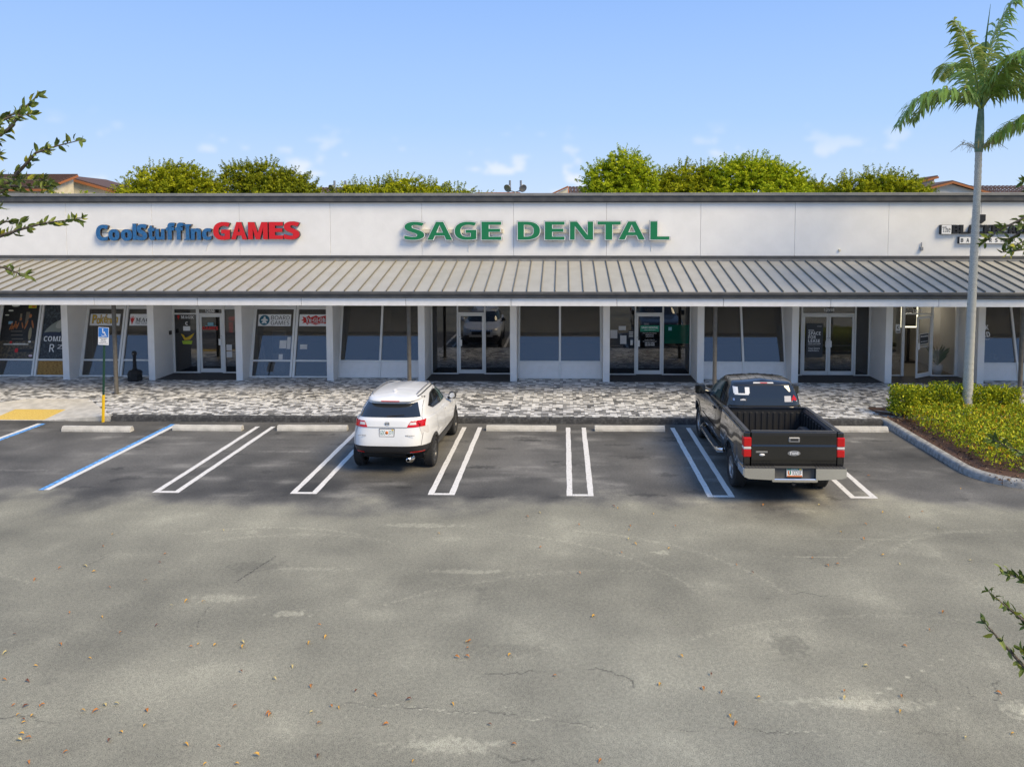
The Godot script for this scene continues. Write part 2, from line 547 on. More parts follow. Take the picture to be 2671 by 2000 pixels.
func stain(img: Image, c: Vector2, rx: float, rz: float, times: float, sd: int) -> void:
	var k := 2048.0 / 40.0
	var px := (c.x + 20.0) * k
	var py := (c.y + 20.3) * k
	var n := noise(0.15, sd, 3)
	for y in range(maxi(0, int(py - rz * k * 1.4)), mini(1023, int(py + rz * k * 1.4)) + 1):
		for x in range(maxi(0, int(px - rx * k * 1.4)), mini(2047, int(px + rx * k * 1.4)) + 1):
			var d := Vector2((x - px) / (rx * k), (y - py) / (rz * k)).length() + n.get_noise_2d(x, y) * 0.8
			if d >= 1.0: continue
			var t := lerpf(1.0, times, smoothstep(1.0, 0.45, d))
			var q := img.get_pixel(x, y)
			img.set_pixel(x, y, Color(minf(q.r * pow(t, 0.45), 1.0), minf(q.g * pow(t, 0.45), 1.0), minf(q.b * pow(t, 0.45), 1.0)))

func crack(img: Image, pts: Array, dark: float, width: int, rim: float) -> void:
	var k := 2048.0 / 40.0
	var n := noise(0.09, int(absf(pts[0]) * 100.0), 3)
	var slow := noise(0.02, int(absf(pts[1]) * 100.0), 2)
	for i in range(0, pts.size() - 2, 2):
		var a := Vector2((pts[i] + 20.0) * k, (pts[i + 1] + 20.3) * k)
		var b := Vector2((pts[i + 2] + 20.0) * k, (pts[i + 3] + 20.3) * k)
		var steps := int(a.distance_to(b) * 1.2) + 1
		for j in steps:
			var p := a.lerp(b, float(j) / steps)
			p.y += n.get_noise_2d(p.x, p.y) * 3.0 + slow.get_noise_2d(p.x, 9.0) * 3.0
			var x := clampi(int(p.x), 0, 2047)
			var y := clampi(int(p.y), 0, 1022)
			var open := clampf(0.55 + slow.get_noise_2d(p.x, 70.0) * 1.6, 0.0, 1.0)
			var chalk := clampf(slow.get_noise_2d(p.x, 300.0) * 2.2 + 0.25, 0.0, 1.0) * clampf(0.6 + n.get_noise_2d(p.x * 3.0, 40.0), 0.0, 1.0)
			for dy in width: shade_pixel(img, x, y + dy, lerpf(1.0, dark, open))
			if rim > 1.0: shade_pixel(img, x, y + (width if n.get_noise_2d(p.x * 0.7, 90.0) > 0.0 else -1), lerpf(1.0, rim, chalk))

func shade_pixel(img: Image, x: int, y: int, f: float) -> void:
	if y < 0 or y > 1023: return
	var q := img.get_pixel(x, y)
	f = pow(f, 0.5)
	img.set_pixel(x, y, Color(minf(q.r * f, 1.0), minf(q.g * f, 1.0), minf(q.b * f, 1.0)))

func flat(x0: float, x1: float, z0: float, z1: float, y: float) -> ArrayMesh:
	var s := st()
	quad(s, Vector3(x0, y, z0), Vector3(x1, y, z0), Vector3(x1, y, z1), Vector3(x0, y, z1))
	return done(s)

func ground_and_lot() -> void:
	structure("ground", flat(-420, 420, -640, 200, -0.06), M.far_asphalt)
	var s := st()
	s.set_smooth_group(0)
	for c in [[Vector3(-60, 0, -20.35)], [Vector3(60, 0, -20.35)], [Vector3(60, 0, 39.65)], [Vector3(-60, 0, -20.35)], [Vector3(60, 0, 39.65)], [Vector3(-60, 0, 39.65)]]:
		var v: Vector3 = c[0]
		s.set_uv(Vector2((v.x + 20.0) / 40.0, (v.z + 20.3) / 20.0))
		s.set_uv2(Vector2(v.x, v.z) / 1.7)
		s.set_normal(Vector3.UP)
		s.add_vertex(v)
	var lot := structure("parking_lot", s.commit(), M.asphalt)
	# painted stall markings: a hairpin between stalls, blue and white beside the accessible stall
	for i in 6:
		var cx: float = [-7.9, -5.14, -2.4, 0.345, 3.1, 5.87][i]
		var m := st()
		var top := -19.72 - 0.03 * i
		add_stripe(m, cx - 0.265, cx - 0.15, top, -14.62, 0.004)
		add_stripe(m, cx + 0.15, cx + 0.265, top, -14.62, 0.004)
		add_stripe(m, cx - 0.149, cx + 0.149, -14.72, -14.62, 0.004)
		put("stall_marking", done(m), M.road_white, lot)
	for a in [[-10.54, -10.43, "road_blue"], [-10.425, -10.31, "road_white"], [-14.07, -13.95, "road_blue"], [-14.19, -14.075, "road_white"]]:
		var m := st()
		add_stripe(m, a[0], a[1], -19.9, -14.72, 0.004)
		put("stall_marking", done(m), M[a[2]], lot)

# a painted stripe with slightly ragged edges
func add_stripe(s: SurfaceTool, x0: float, x1: float, z0: float, z1: float, y: float) -> void:
	s.set_smooth_group(0)
	var n := maxi(1, int((z1 - z0) / 0.25))
	var pl := Vector2(x0, x1)
	for i in n:
		var za := z0 + (z1 - z0) * i / n
		var zb := z0 + (z1 - z0) * (i + 1) / n
		var q := Vector2(x0, x1) + Vector2(rng.randf_range(-0.006, 0.006), rng.randf_range(-0.006, 0.006))
		quad(s, Vector3(pl.x, y, za), Vector3(pl.y, y, za), Vector3(q.y, y, zb), Vector3(q.x, y, zb))
		pl = q

# ---------------------------------------------------------------- paver walk, kerbs, ramp
func walk_and_kerbs() -> void:
	var base := st()
	for q in [[-32.0, -18.05, -20.36], [-18.05, -12.34, -22.24], [-12.34, 32.0, -20.36]]:
		add_box(base, Vector3((q[0] + q[1]) / 2.0, 0.039, (q[2] - 26.42) / 2.0), Vector3(q[1] - q[0], 0.178, 26.42 + q[2]))
	var lie := Transform3D(Basis(Vector3(1, 0, 0), Vector3(0, 0, 1), Vector3(0, -1, 0)), Vector3.ZERO)
	add_prism(base, PackedVector2Array([Vector2(-14.24, -22.239), Vector2(-12.341, -22.239), Vector2(-12.341, -20.2)]), -0.128, 0.05, lie)
	add_prism(base, PackedVector2Array([Vector2(-16.12, -22.239), Vector2(-18.049, -22.239), Vector2(-18.049, -20.2)]), -0.128, 0.05, lie)
	var walk := structure("pavement", done(base), M.kerb_grey)
	# concrete pavers of three tones in columns of about 0.31 m; each row of a column is one long or a short and a half-long stone
	var tones := [lin(0.125, 0.125, 0.125), lin(0.23, 0.23, 0.228), lin(0.36, 0.36, 0.36), lin(0.66, 0.66, 0.655), lin(0.80, 0.80, 0.79)]
	var stones := []
	for i in 5:
		var m := mottled("paver_%d" % i, [[0.3, Color(tones[i].r * 0.9, tones[i].g * 0.9, tones[i].b * 0.89)], [0.7, tones[i]]], 0.34, 0.9, 0.03)
		roughen(m, M.concrete.normal_texture, 0.25)
		stones.append(m)
	var field := mat("paver_field", Color.WHITE, 0.34)
	field.vertex_color_use_as_albedo = true
	roughen(field, M.concrete.normal_texture, 0.25)
	field.uv1_triplanar = true
	field.uv1_world_triplanar = true
	rng.seed = 51
	var unit := {}
	for wdt in [0.1, 0.2, 0.3]:
		var s := st()
		add_box(s, Vector3(0, 0.011, 0), Vector3(wdt - 0.005, 0.022, 0.0955), 0.0025)
		unit[wdt] = done(s)
	var places := {0.1: [], 0.2: [], 0.3: []}
	var colors := {0.1: [], 0.2: [], 0.3: []}
	var near := 0
	var row := 0
	var z := -20.405
	while z > -25.7:
		var x := -21.0
		while x < 19.0:
			var cut: Array = [[0.3], [0.2, 0.1], [0.1, 0.2], [0.2, 0.1], [0.1, 0.2]][rng.randi() % 5]
			var last := -1
			for wdt in cut:
				var r := rng.randf()
				var tone := 4 if r < 0.26 else 3 if r < 0.48 else 2 if r < 0.68 else 1 if r < 0.87 else 0
				if tone == last: tone = (tone + 2) % 5
				last = tone
				var c := Vector3(x + wdt / 2.0, 0.128 + rng.randf_range(-0.0012, 0.0012), z)
				x += wdt
				if covered(c.x, c.z): continue
				if near < 300 and row < 3 and c.x > -12.2 and c.x < 8.5:
					near += 1
					put("paver", unit[wdt], stones[tone], walk, c)
				else:
					places[wdt].append(c)
					var k: Color = tones[tone].srgb_to_linear() * rng.randf_range(0.86, 1.06)
					colors[wdt].append(k)
		z -= 0.1005
		row += 1
	for wdt in places:
		var mm := MultiMesh.new()
		mm.transform_format = MultiMesh.TRANSFORM_3D
		mm.use_colors = true
		mm.mesh = unit[wdt]
		mm.instance_count = places[wdt].size()
		for i in places[wdt].size():
			mm.set_instance_transform(i, Transform3D(Basis(), places[wdt][i]))
			mm.set_instance_color(i, colors[wdt][i])
		var o := MultiMeshInstance3D.new()
		o.name = "paver_field"
		o.multimesh = mm
		o.material_override = field
		o.set_meta("kind", "stuff")
		walk.add_child(o, true)
	# the kerb face along the walk, cast in lengths
	var kerb := Node3D.new()
	kerb.name = "kerb"
	kerb.set_meta("kind", "structure")
	add_child(kerb)
	var x0 := -32.0
	while x0 < 30.0:
		var x1 := x0 + 3.0
		if x0 < -12.36 and x1 > -12.36: x1 = -12.36
		elif x0 >= -18.0 and x0 < -12.36: pass
		if not (x0 >= -18.0 and x1 <= -12.35) and not (x0 >= 8.5):
			if x1 > 8.55: x1 = 8.55
			var p := PackedVector2Array([Vector2(20.16, -0.04), Vector2(20.355, -0.04), Vector2(20.355, 0.149), Vector2(20.25, 0.149), Vector2(20.21, 0.13)])
			var s := st()
			add_prism(s, p, x0 + 0.006, x1 - 0.006, Transform3D(Basis(Vector3(0, 0, -1), Vector3(0, 1, 0), Vector3(1, 0, 0)), Vector3.ZERO))
			put("kerb_length", done(s), M.kerb_dark, kerb)
		x0 = x1
	# kerb ramp with flared sides and its yellow warning pad
	var s := st()
	s.set_smooth_group(-1)
	var tl := Vector3(-16.1, 0.151, -22.25)
	var tr := Vector3(-14.26, 0.151, -22.25)
	var bl := Vector3(-16.1, 0.006, -20.2)
	var br := Vector3(-14.26, 0.006, -20.2)
	var fl := Vector3(-18.0, 0.151, -20.2)
	var fr := Vector3(-12.36, 0.151, -20.2)
	quad(s, tl, tr, br, bl)
	tri(s, tr, fr, br)
	tri(s, tl, bl, fl)
	tri(s, br, fr, Vector3(-12.36, -0.02, -20.2))
	tri(s, br, Vector3(-12.36, -0.02, -20.2), Vector3(-14.26, -0.02, -20.2))
	var ramp := structure("kerb_ramp", done(s), M.concrete)
	s = st()
	add_box(s, Vector3(0, 0.004, 0), Vector3(1.46, 0.012, 0.92), 0.002)
	for i in 18:
		for j in 11:
			add_box(s, Vector3(-0.68 + 0.08 * i, 0.013, -0.4 + 0.08 * j), Vector3(0.024, 0.008, 0.024), 0.003)
	var pad := put("warning_pad", done(s), M.road_yellow, ramp, Vector3(-15.0, 0.041, -20.72))
	pad.rotation.x = atan2(0.145, 2.05)
	# wheel stops
	for a in [[-12.09, -19.28, "leftmost wheel stop, in the accessible stall"], [-9.27, -19.45, "wheel stop beside the end of the blue line"], [-6.53, -19.5, "wheel stop left of the white car"], [-3.8, -19.52, "wheel stop in front of the white car"],
		[-1.08, -19.6, "wheel stop right of the white car"], [1.74, -19.64, "wheel stop in the empty stall left of the black pickup"], [4.55, -19.66, "wheel stop hidden in front of the black pickup"], [7.5, -19.7, "rightmost wheel stop, beside the planted island"]]:
		var q := PackedVector2Array([Vector2(-0.09, 0.001), Vector2(0.09, 0.001), Vector2(0.085, 0.055), Vector2(0.05, 0.125), Vector2(0.042, 0.13), Vector2(-0.042, 0.13), Vector2(-0.05, 0.125), Vector2(-0.085, 0.055)])
		var m := st()
		add_prism(m, q, -0.91, 0.91, Transform3D(Basis(Vector3(0, 0, 1), Vector3(0, 1, 0), Vector3(-1, 0, 0)), Vector3.ZERO))
		var o := put("wheel_stop", done(m), M.concrete, self, Vector3(a[0], 0, a[1] + 0.1))
		o.rotation.y = rng.randf_range(-0.012, 0.012)
		tag(o, "pale concrete " + a[2], "wheel stop", "wheel stops along the kerb")
	# the planted island's own kerb, in cast lengths that bend round its front corner
	var island := Node3D.new()
	island.name = "island_kerb"
	island.set_meta("kind", "structure")
	add_child(island)
	var path := []
	for i in 12: path.append(Vector3(8.55, 0, -20.45 + 0.345 * i))
	for i in 13:
		var a := PI - PI / 2.0 * i / 12.0
		path.append(Vector3(10.0 + 1.45 * cos(a), 0, -16.35 + 1.3 * sin(a)))
	for i in 24: path.append(Vector3(10.3 + 0.5 * i, 0, -15.03))
	var prof := [Vector2(0.0, -0.03), Vector2(0.02, 0.10), Vector2(0.05, 0.145), Vector2(0.1, 0.16), Vector2(0.19, 0.16), Vector2(0.22, 0.14), Vector2(0.22, 0.0)]
	var step := 6
	var i := 0
	while i < path.size() - 1:
		var m := st()
		m.set_smooth_group(1)
		var rows := []
		for j in range(i, mini(i + step, path.size() - 1) + 1):
			var d: Vector3 = (path[mini(j + 1, path.size() - 1)] - path[maxi(j - 1, 0)]).normalized()
			var inward := Vector3(-d.z, 0, d.x) * -1.0
			if i < 12 and j < 12: inward = Vector3.RIGHT
			inward = Vector3(d.z, 0, -d.x)
			if inward.dot(Vector3(12, 0, -18) - path[j]) < 0.0: inward = -inward
			var r := []
			var at: Vector3 = path[j]
			if j == i: at += d * 0.006
			if j == mini(i + step, path.size() - 1): at -= d * 0.006
			for p in prof: r.append(at + inward * p.x + Vector3.UP * p.y)
			rows.append(r)
		add_sheet(m, rows)
		m.set_smooth_group(-1)
		for e in [rows[0], rows[-1]]:
			for k in range(1, e.size() - 1): tri(m, e[0], e[k], e[k + 1])
		put("kerb_length", done(m), M.kerb_grey, island)
		i += step

# where the walk carries no pavers: door recesses, fins, ramp, island
func covered(x: float, z: float) -> bool:
	if x > 8.6 and z > -21.75 and x < 14.5: return true
	if z < -25.16:
		for d in DOOR_BAYS:
			if x > d[0] - 0.12 and x < d[1] + 0.12: return true
		for p in FINS:
			if absf(x - p) < 0.13: return true
	if z > -22.3:
		var t := (z + 22.25) / 2.05
		var l := lerpf(-16.1, -18.0, t)
		var r := lerpf(-14.26, -12.3, t)
		if x > l - 0.05 and x < r + 0.02: return true
	return false
# ---------------------------------------------------------------- the shop building
const FINS := [-19.98, -16.89, -13.94, -10.94, -7.85, -4.75, -1.66, 1.45, 4.585, 7.705, 10.785, 13.805, 16.9, 20.0]
const DOOR_BAYS := [[-13.83, -11.05], [-4.635, -1.775], [1.565, 4.47], [7.82, 10.67], [10.9, 13.69]]
const WINDOW_BAYS := [[-19.865, -17.005, "tall"], [-16.775, -14.055, "games"], [-10.825, -7.965, "games"], [-7.735, -4.865, "kick"], [-1.545, 1.335, "kick"], [4.7, 7.59, "kick"], [13.92, 16.785, "kick"], [17.015, 19.885, "kick"]]
const LEAN := 0.245      # the display windows lean back by this angle
const FOOT := -25.68     # where their feet stand
var mall: Node3D
var tilted := {}

func building() -> void:
	mall = thing("shop_building", "long white single-storey shopping plaza building with grey metal canopy roof", "building", Vector3(-1, 0, -34))
	var o := mall
	var b := mall
	# body
	put("back_wall", slab(-24, 22, 0, 6.3, -43.2, -43), M.stucco, o)
	put("end_wall", slab(-24.2, -24, 0, 6.3, -43.2, -25.62), M.stucco, o)
	put("end_wall", slab(22, 22.2, 0, 6.3, -43.2, -25.62), M.stucco, o)
	put("flat_roof", slab(-24, 22, 5.6, 5.8, -43, -25.64), M.mid_trim, o)
	put("wall_core", slab(-24, 22, 3.14, 6.36, -25.63, -25.525), M.mid_trim, o)
	put("inside_floor", slab(-24, 22, 0.0, 0.149, -34, -26.43), M.inside_floor, o)
	put("inside_ceiling", slab(-24, 22, 3.13, 3.2, -34, -25.64), M.inside_mid, o)
	put("inside_wall", slab(-24, 22, 0.15, 3.13, -34.2, -34), M.inside_dark, o)
	for x in [-16.89, -7.85, 4.585, 10.785, 17.0]:
		put("party_wall", slab(x - 0.06, x + 0.06, 0.15, 3.128, -34, -26.56), M.inside_mid, o)
	# white cladding panels with open joints
	for i in FINS.size() - 1:
		var x0: float = -24.0 if i == 0 else FINS[i]
		var x1: float = 22.0 if i == FINS.size() - 2 else FINS[i + 1]
		put("cladding_panel", slab(x0 + 0.004, x1 - 0.004, 4.36, 6.165, -25.52, -25.46 + rng.randf_range(-0.002, 0.002), 0.004), M.stucco, b)
	# cornice, bottom band
	put("cornice", slab(-24.1, 22.1, 6.17, 6.345, -25.52, -25.34, 0.008), M.dark_trim, b)
	put("cornice_lip", slab(-24.1, 22.1, 6.135, 6.168, -25.52, -25.375, 0.004), M.dark_trim, b)
	put("cornice_cap", slab(-24.15, 22.15, 6.347, 6.445, -25.75, -25.30, 0.012), M.mid_trim, b)
	put("flashing_band", slab(-24, 22, 4.255, 4.358, -25.52, -25.40, 0.006), M.dark_trim, b)
	put("flashing_lip", slab(-24, 22, 4.16, 4.253, -25.52, -25.375, 0.006), M.mid_trim, b)
	# canopy: standing-seam panels from the wall down to the gutter
	var canopy := node("canopy_roof", b)
	var lo := Vector3(0, 3.405, -22.1)
	var hi := Vector3(0, 4.19, -25.46)
	var run := lo.distance_to(hi)
	var slope := atan2(hi.y - lo.y, lo.z - hi.z)
	var s := st()
	add_box(s, Vector3(0.2035, -0.006, -run / 2.0), Vector3(0.406, 0.012, run))
	var sheet := done(s)
	s = st()
	add_box(s, Vector3(0.0, 0.024, -run / 2.0), Vector3(0.024, 0.055, run - 0.01), 0.006)
	var seam := done(s)
	for i in 112:
		var p := put("roof_panel", sheet, M["roof_metal_%d" % (rng.randi() % 3)], canopy, lo + Vector3(-24.2 + 0.4137 * i - 0.021, 0.006, 0))
		p.rotation.x = slope
		p = put("roof_seam", seam, M.seam_metal, canopy, p.position)
		p.rotation.x = slope
	put("canopy_deck", flat_sloped(-24.1, 21.9, lo + Vector3(0, -0.02, 0), hi + Vector3(0, -0.02, 0)), M.soffit, b)
	var gut := PackedVector2Array([Vector2(22.12, 3.235), Vector2(22.0, 3.235), Vector2(21.985, 3.25), Vector2(21.985, 3.325), Vector2(21.955, 3.335), Vector2(21.94, 3.35), Vector2(21.94, 3.40), Vector2(21.96, 3.425), Vector2(22.05, 3.425), Vector2(22.12, 3.39)])
	s = st()
	add_prism(s, gut, -24.1, 22.0, Transform3D(Basis(Vector3(0, 0, -1), Vector3(0, 1, 0), Vector3(1, 0, 0)), Vector3.ZERO))
	put("gutter", done(s), M.dark_trim, b)
	put("soffit", slab(-24, 22, 3.12, 3.135, -26.6, -22.21), M.soffit, b)
	for i in 15:
		var x0 := -23.15 + 3.09 * i
		put("beam_panel", slab(x0 + 0.006, x0 + 3.084, 3.0, 3.228, -22.2, -22.06, 0.006), M.white_paint, b)
	for x in [-23.1, -13.84, -4.71, 4.61, 13.78]:
		s = st()
		add_tube(s, [Vector3(x, 0.15, -22.96), Vector3(x, 3.119, -22.96)], [0.062, 0.062], 16)
		add_box(s, Vector3(x, 0.158, -22.96), Vector3(0.2, 0.015, 0.2), 0.003)
		put("post", done(s), M.post_paint, b)
	# fins between the bays
	for x in FINS:
		put("fin", slab(x - 0.113, x + 0.113, 0.12, 3.118, -26.55, -25.18, 0.008), M.stucco, b)
	for w in WINDOW_BAYS: display_window(b, w[0], w[1], w[2])
	for d in DOOR_BAYS:
		put("door_mat", slab(d[0] + 0.002, d[1] - 0.002, 0.1, 0.155, -26.42, -25.17, 0.003), M.door_mat, b)
	door_fronts(b)
	roof_things()

func flat_sloped(x0: float, x1: float, lo: Vector3, hi: Vector3) -> ArrayMesh:
	var s := st()
	quad(s, Vector3(x0, hi.y, hi.z), Vector3(x1, hi.y, hi.z), Vector3(x1, lo.y, lo.z), Vector3(x0, lo.y, lo.z))
	return done(s)

# a leaning display window: frame, mullion and sill bars, two panes; some with a white panel at the foot
func display_window(b: Node3D, xl: float, xr: float, style: String) -> void:
	var w := node("window", b, Vector3(xl, 0.15, FOOT))
	w.rotation.x = -LEAN
	var wd := xr - xl
	var mid := wd * 0.5 if style == "kick" else wd * 0.525
	var half := 0.035 if style == "kick" else 0.085
	var top: float = {"kick": 3.02, "games": 2.37, "tall": 2.93}[style]
	var jamb := 0.06 if style == "kick" else 0.10
	var bar := func(x0: float, x1: float, y0: float, y1: float, zz := 0.04):
		put("frame_bar", slab(x0, x1, y0, y1, -0.06, zz, 0.006), M.white_metal, w)
	bar.call(0.002, jamb, 0.0, 3.05)
	bar.call(wd - jamb, wd - 0.002, 0.0, 3.05)
	bar.call(mid - half, mid + half, 0.0, 3.03, 0.055)
	if half > 0.05: put("frame_joint", slab(mid - 0.008, mid + 0.008, 0.0, 2.5, 0.056, 0.058), M.seam_metal, w)
	for side in 2:
		var x0 := jamb + 0.001 if side == 0 else mid + half + 0.001
		var x1 := mid - half - 0.001 if side == 0 else wd - jamb - 0.001
		bar.call(x0, x1, 0.0, 0.05)
		bar.call(x0, x1, 0.545, 0.605, 0.05)
		if style != "kick":
			bar.call(x0, x1, top, top + 0.09)
			put("head_panel", slab(x0, x1, top + 0.091, 3.03, -0.05, 0.0), M.white_paint, w)
			put("pane", slab(x0, x1, 0.051, 0.544, -0.012, -0.004), M.glass, w)
		else:
			put("foot_panel", slab(x0, x1, 0.051, 0.544, -0.05, 0.012), M.white_paint, w)
		put("pane", slab(x0, x1, 0.606, top - 0.001, -0.012, -0.004), M.glass, w)
	# what closes the bay behind the lean, up at the head
	put("return_panel", slab(xl + 0.001, xr - 0.001, 2.96, 3.118, -26.6, -26.53), M.white_paint, b)

# a leaf with stiles and rails, hinged at x = 0, w wide (negative: to the left)
func door_leaf(b: Node3D, hinge: Vector3, w: float, h: float, swing: float, glass: Material, handle_in := 0.07) -> Node3D:
	var d := node("door", b, hinge)
	d.rotation.y = swing
	var sg := signf(w)
	var a := absf(w)
	var part := func(called: String, x0: float, x1: float, y0: float, y1: float, z0: float, z1: float, m: Material, bev := 0.004):
		put(called, slab(sg * x0, sg * x1, y0, y1, z0, z1, bev), m, d)
	part.call("stile", 0.004, 0.075, 0.02, h, -0.022, 0.022, M.white_metal)
	part.call("stile", a - 0.075, a - 0.004, 0.02, h, -0.022, 0.022, M.white_metal)
	part.call("top_rail", 0.076, a - 0.076, h - 0.085, h, -0.022, 0.022, M.white_metal)
	part.call("bottom_rail", 0.076, a - 0.076, 0.02, 0.16, -0.022, 0.022, M.white_metal)
	part.call("pane", 0.076, a - 0.076, 0.161, h - 0.086, -0.004, 0.004, glass, 0.0)
	part.call("push_bar", 0.076, a - 0.08, 1.03, 1.07, -0.07, -0.04, M.white_metal)
	part.call("pull_handle", a - handle_in - 0.055, a - handle_in + 0.055, 1.0, 1.22, 0.024, 0.055, M.white_metal)
	put("lock_cylinder", box(Vector3(sg * (a - 0.04), 1.32, 0.026), Vector3(0.03, 0.03, 0.008), 0.004), M.grey_metal, d)
	return d

func front_bar(n: Node3D, x0: float, x1: float, y0: float, y1: float) -> void:
	put("frame_bar", slab(x0, x1, y0, y1, -26.49, -26.40, 0.005), M.white_metal, n)

func front_pane(n: Node3D, x0: float, x1: float, y0: float, y1: float, m: Material) -> void:
	put("pane", slab(x0, x1, y0, y1, -26.448, -26.44), m, n)

# bars: upright bars [x0, x1]; lights: [x0, x1, y0, y1] panes; rails: [x0, x1, y0, y1]
func storefront(b: Node3D, bars: Array, rails: Array, lights: Array, glass: Material) -> void:
	var n := node("storefront", b)
	for a in bars: front_bar(n, a[0], a[1], 0.156, 3.118)
	for a in rails: front_bar(n, a[0], a[1], a[2], a[3])
	for a in lights: front_pane(n, a[0], a[1], a[2], a[3], glass)

func door_fronts(b: Node3D) -> void:
	var z := -26.445
	# games shop: sidelight, door, sidelight under a white head
	storefront(b, [[-13.826, -13.76], [-12.975, -12.87], [-12.06, -11.96], [-11.12, -11.054]],
		[[-13.759, -12.976, 0.157, 0.2], [-11.959, -11.121, 0.157, 0.2], [-13.759, -12.976, 2.24, 2.29], [-12.869, -12.061, 2.24, 2.29], [-13.759, -12.976, 2.43, 2.50], [-12.869, -12.061, 2.43, 2.50], [-11.959, -11.121, 2.43, 2.50]],
		[[-13.759, -12.976, 0.201, 2.239], [-13.759, -12.976, 2.291, 2.429], [-12.869, -12.061, 2.291, 2.429], [-11.959, -11.121, 0.201, 2.429]], M.dark_glass)
	for a in [[-13.759, -12.976], [-12.869, -12.061], [-11.959, -11.121]]:
		put("head_panel", slab(a[0], a[1], 2.501, 3.118, -26.5, -26.43), M.white_paint, b)
	door_leaf(b, Vector3(-12.868, 0.155, z), 0.806, 2.08, 0.0, M.dark_glass)
	# dental office, first door
	storefront(b, [[-4.63, -4.59], [-3.73, -3.675], [-2.765, -2.71], [-1.835, -1.78]],
		[[-4.589, -3.731, 0.157, 0.195], [-2.709, -1.836, 0.157, 0.195], [-3.674, -2.766, 2.30, 2.345]],
		[[-4.589, -3.731, 0.196, 3.118], [-2.709, -1.836, 0.196, 3.118], [-3.674, -2.766, 2.346, 3.118]], M.dark_glass)
	door_leaf(b, Vector3(-2.767, 0.155, z), -0.906, 2.14, 0.0, M.dark_glass)
	# dental office, second door
	storefront(b, [[1.57, 1.63], [2.50, 2.555], [3.465, 3.52], [4.42, 4.466]],
		[[1.631, 2.499, 0.157, 0.195], [3.521, 4.419, 0.157, 0.195], [2.556, 3.464, 2.30, 2.345]],
		[[1.631, 2.499, 0.196, 3.118], [3.521, 4.419, 0.196, 3.118], [2.556, 3.464, 2.346, 3.118]], M.dark_glass)
	door_leaf(b, Vector3(3.463, 0.155, z), -0.905, 2.14, 0.0, M.dark_glass)
	# vacant shop: a pair of doors and a sidelight
	storefront(b, [[7.825, 7.87], [8.27, 8.335], [10.12, 10.175], [10.61, 10.666]],
		[[7.871, 8.269, 0.157, 0.195], [10.176, 10.609, 0.157, 0.195], [8.336, 10.119, 2.30, 2.345]],
		[[7.871, 8.269, 0.196, 3.118], [10.176, 10.609, 0.196, 3.118], [8.336, 10.119, 2.346, 3.118]], M.glass)
	door_leaf(b, Vector3(8.337, 0.155, z), 0.888, 2.14, 0.0, M.glass, 0.05)
	door_leaf(b, Vector3(10.118, 0.155, z), -0.888, 2.14, 0.0, M.glass, 0.05)
	# barber: the door stands open
	storefront(b, [[10.905, 10.96], [11.75, 11.845], [12.755, 12.815], [13.585, 13.686]],
		[[10.961, 11.749, 0.157, 0.195], [12.816, 13.584, 0.157, 0.195], [11.846, 12.754, 2.30, 2.345]],
		[[10.961, 11.749, 0.196, 3.118], [12.816, 13.584, 0.196, 3.118], [11.846, 12.754, 2.346, 3.118]], M.clear_glass)
	door_leaf(b, Vector3(12.752, 0.16, z + 0.02), -0.9, 2.12, 0.62, M.clear_glass)
	# street numbers on the glass over the doors
	letter("12550", sans_bold, -12.66, -12.33, 2.305, 2.415, -26.43, 0.006, M.white_print, b, "door_number")
	letter("12552", sans_bold, -3.36, -3.03, 2.40, 2.50, -26.43, 0.006, M.black, b, "door_number")
	letter("12556", sans_bold, 2.84, 3.17, 2.40, 2.50, -26.43, 0.006, M.black, b, "door_number")
	letter("12558", sans_bold, 9.05, 9.41, 2.40, 2.51, -26.43, 0.006, M.white_print, b, "door_number")
	letter("12559", sans_bold, 12.1, 12.42, 2.36, 2.47, -26.43, 0.006, M.white_print, b, "door_number")

# pipes and turbine vents that show over the parapet
func roof_things() -> void:
	for a in [[-12.6, -37.0, 0.0, "white turbine vent on the roof, left of the pair below the middle trees"], [-11.7, -37.5, 0.3, "white turbine vent on the roof, left of the bent pipe"], [-11.0, -37.2, 0.6, "white turbine vent on the roof, rightmost of its trio"], [-1.9, -38, 0.0, "white turbine vent on the roof by the right-hand floodlights"], [0.4, -38, 0.2, "white turbine vent on the roof right of the right-hand floodlights"]]:
		var t := thing("roof_vent", a[3], "roof vent", Vector3(a[0], 5.8, a[1]), a[2], "turbine vents on the flat roof")
		var s := st()
		add_lathe(s, Vector3.ZERO, Vector3.UP, [Vector2(0, 0.2), Vector2(0.55, 0.2), Vector2(0.6, 0.22)], 16)
		put("collar", done(s), M.grey_metal, t)
		s = st()
		add_lathe(s, Vector3.ZERO, Vector3.UP, [Vector2(0.6, 0.22), Vector2(0.7, 0.3), Vector2(0.85, 0.33), Vector2(0.98, 0.26), Vector2(1.04, 0.1), Vector2(1.05, 0.0)], 16, -1)
		put("turbine", done(s), M.white_metal, t)
	var v := thing("vent_pipe", "thin white vent pipe standing on the roof below the right-hand trees", "pipe", Vector3(11.0, 5.8, -36))
	put("pipe", tube([Vector3.ZERO, Vector3(0, 1.15, 0)], [0.06, 0.06]), M.white_metal, v)
	put("pipe_collar", tube([Vector3(0, -0.01, 0), Vector3(0, 0.12, 0)], [0.12, 0.075]), M.grey_metal, v)
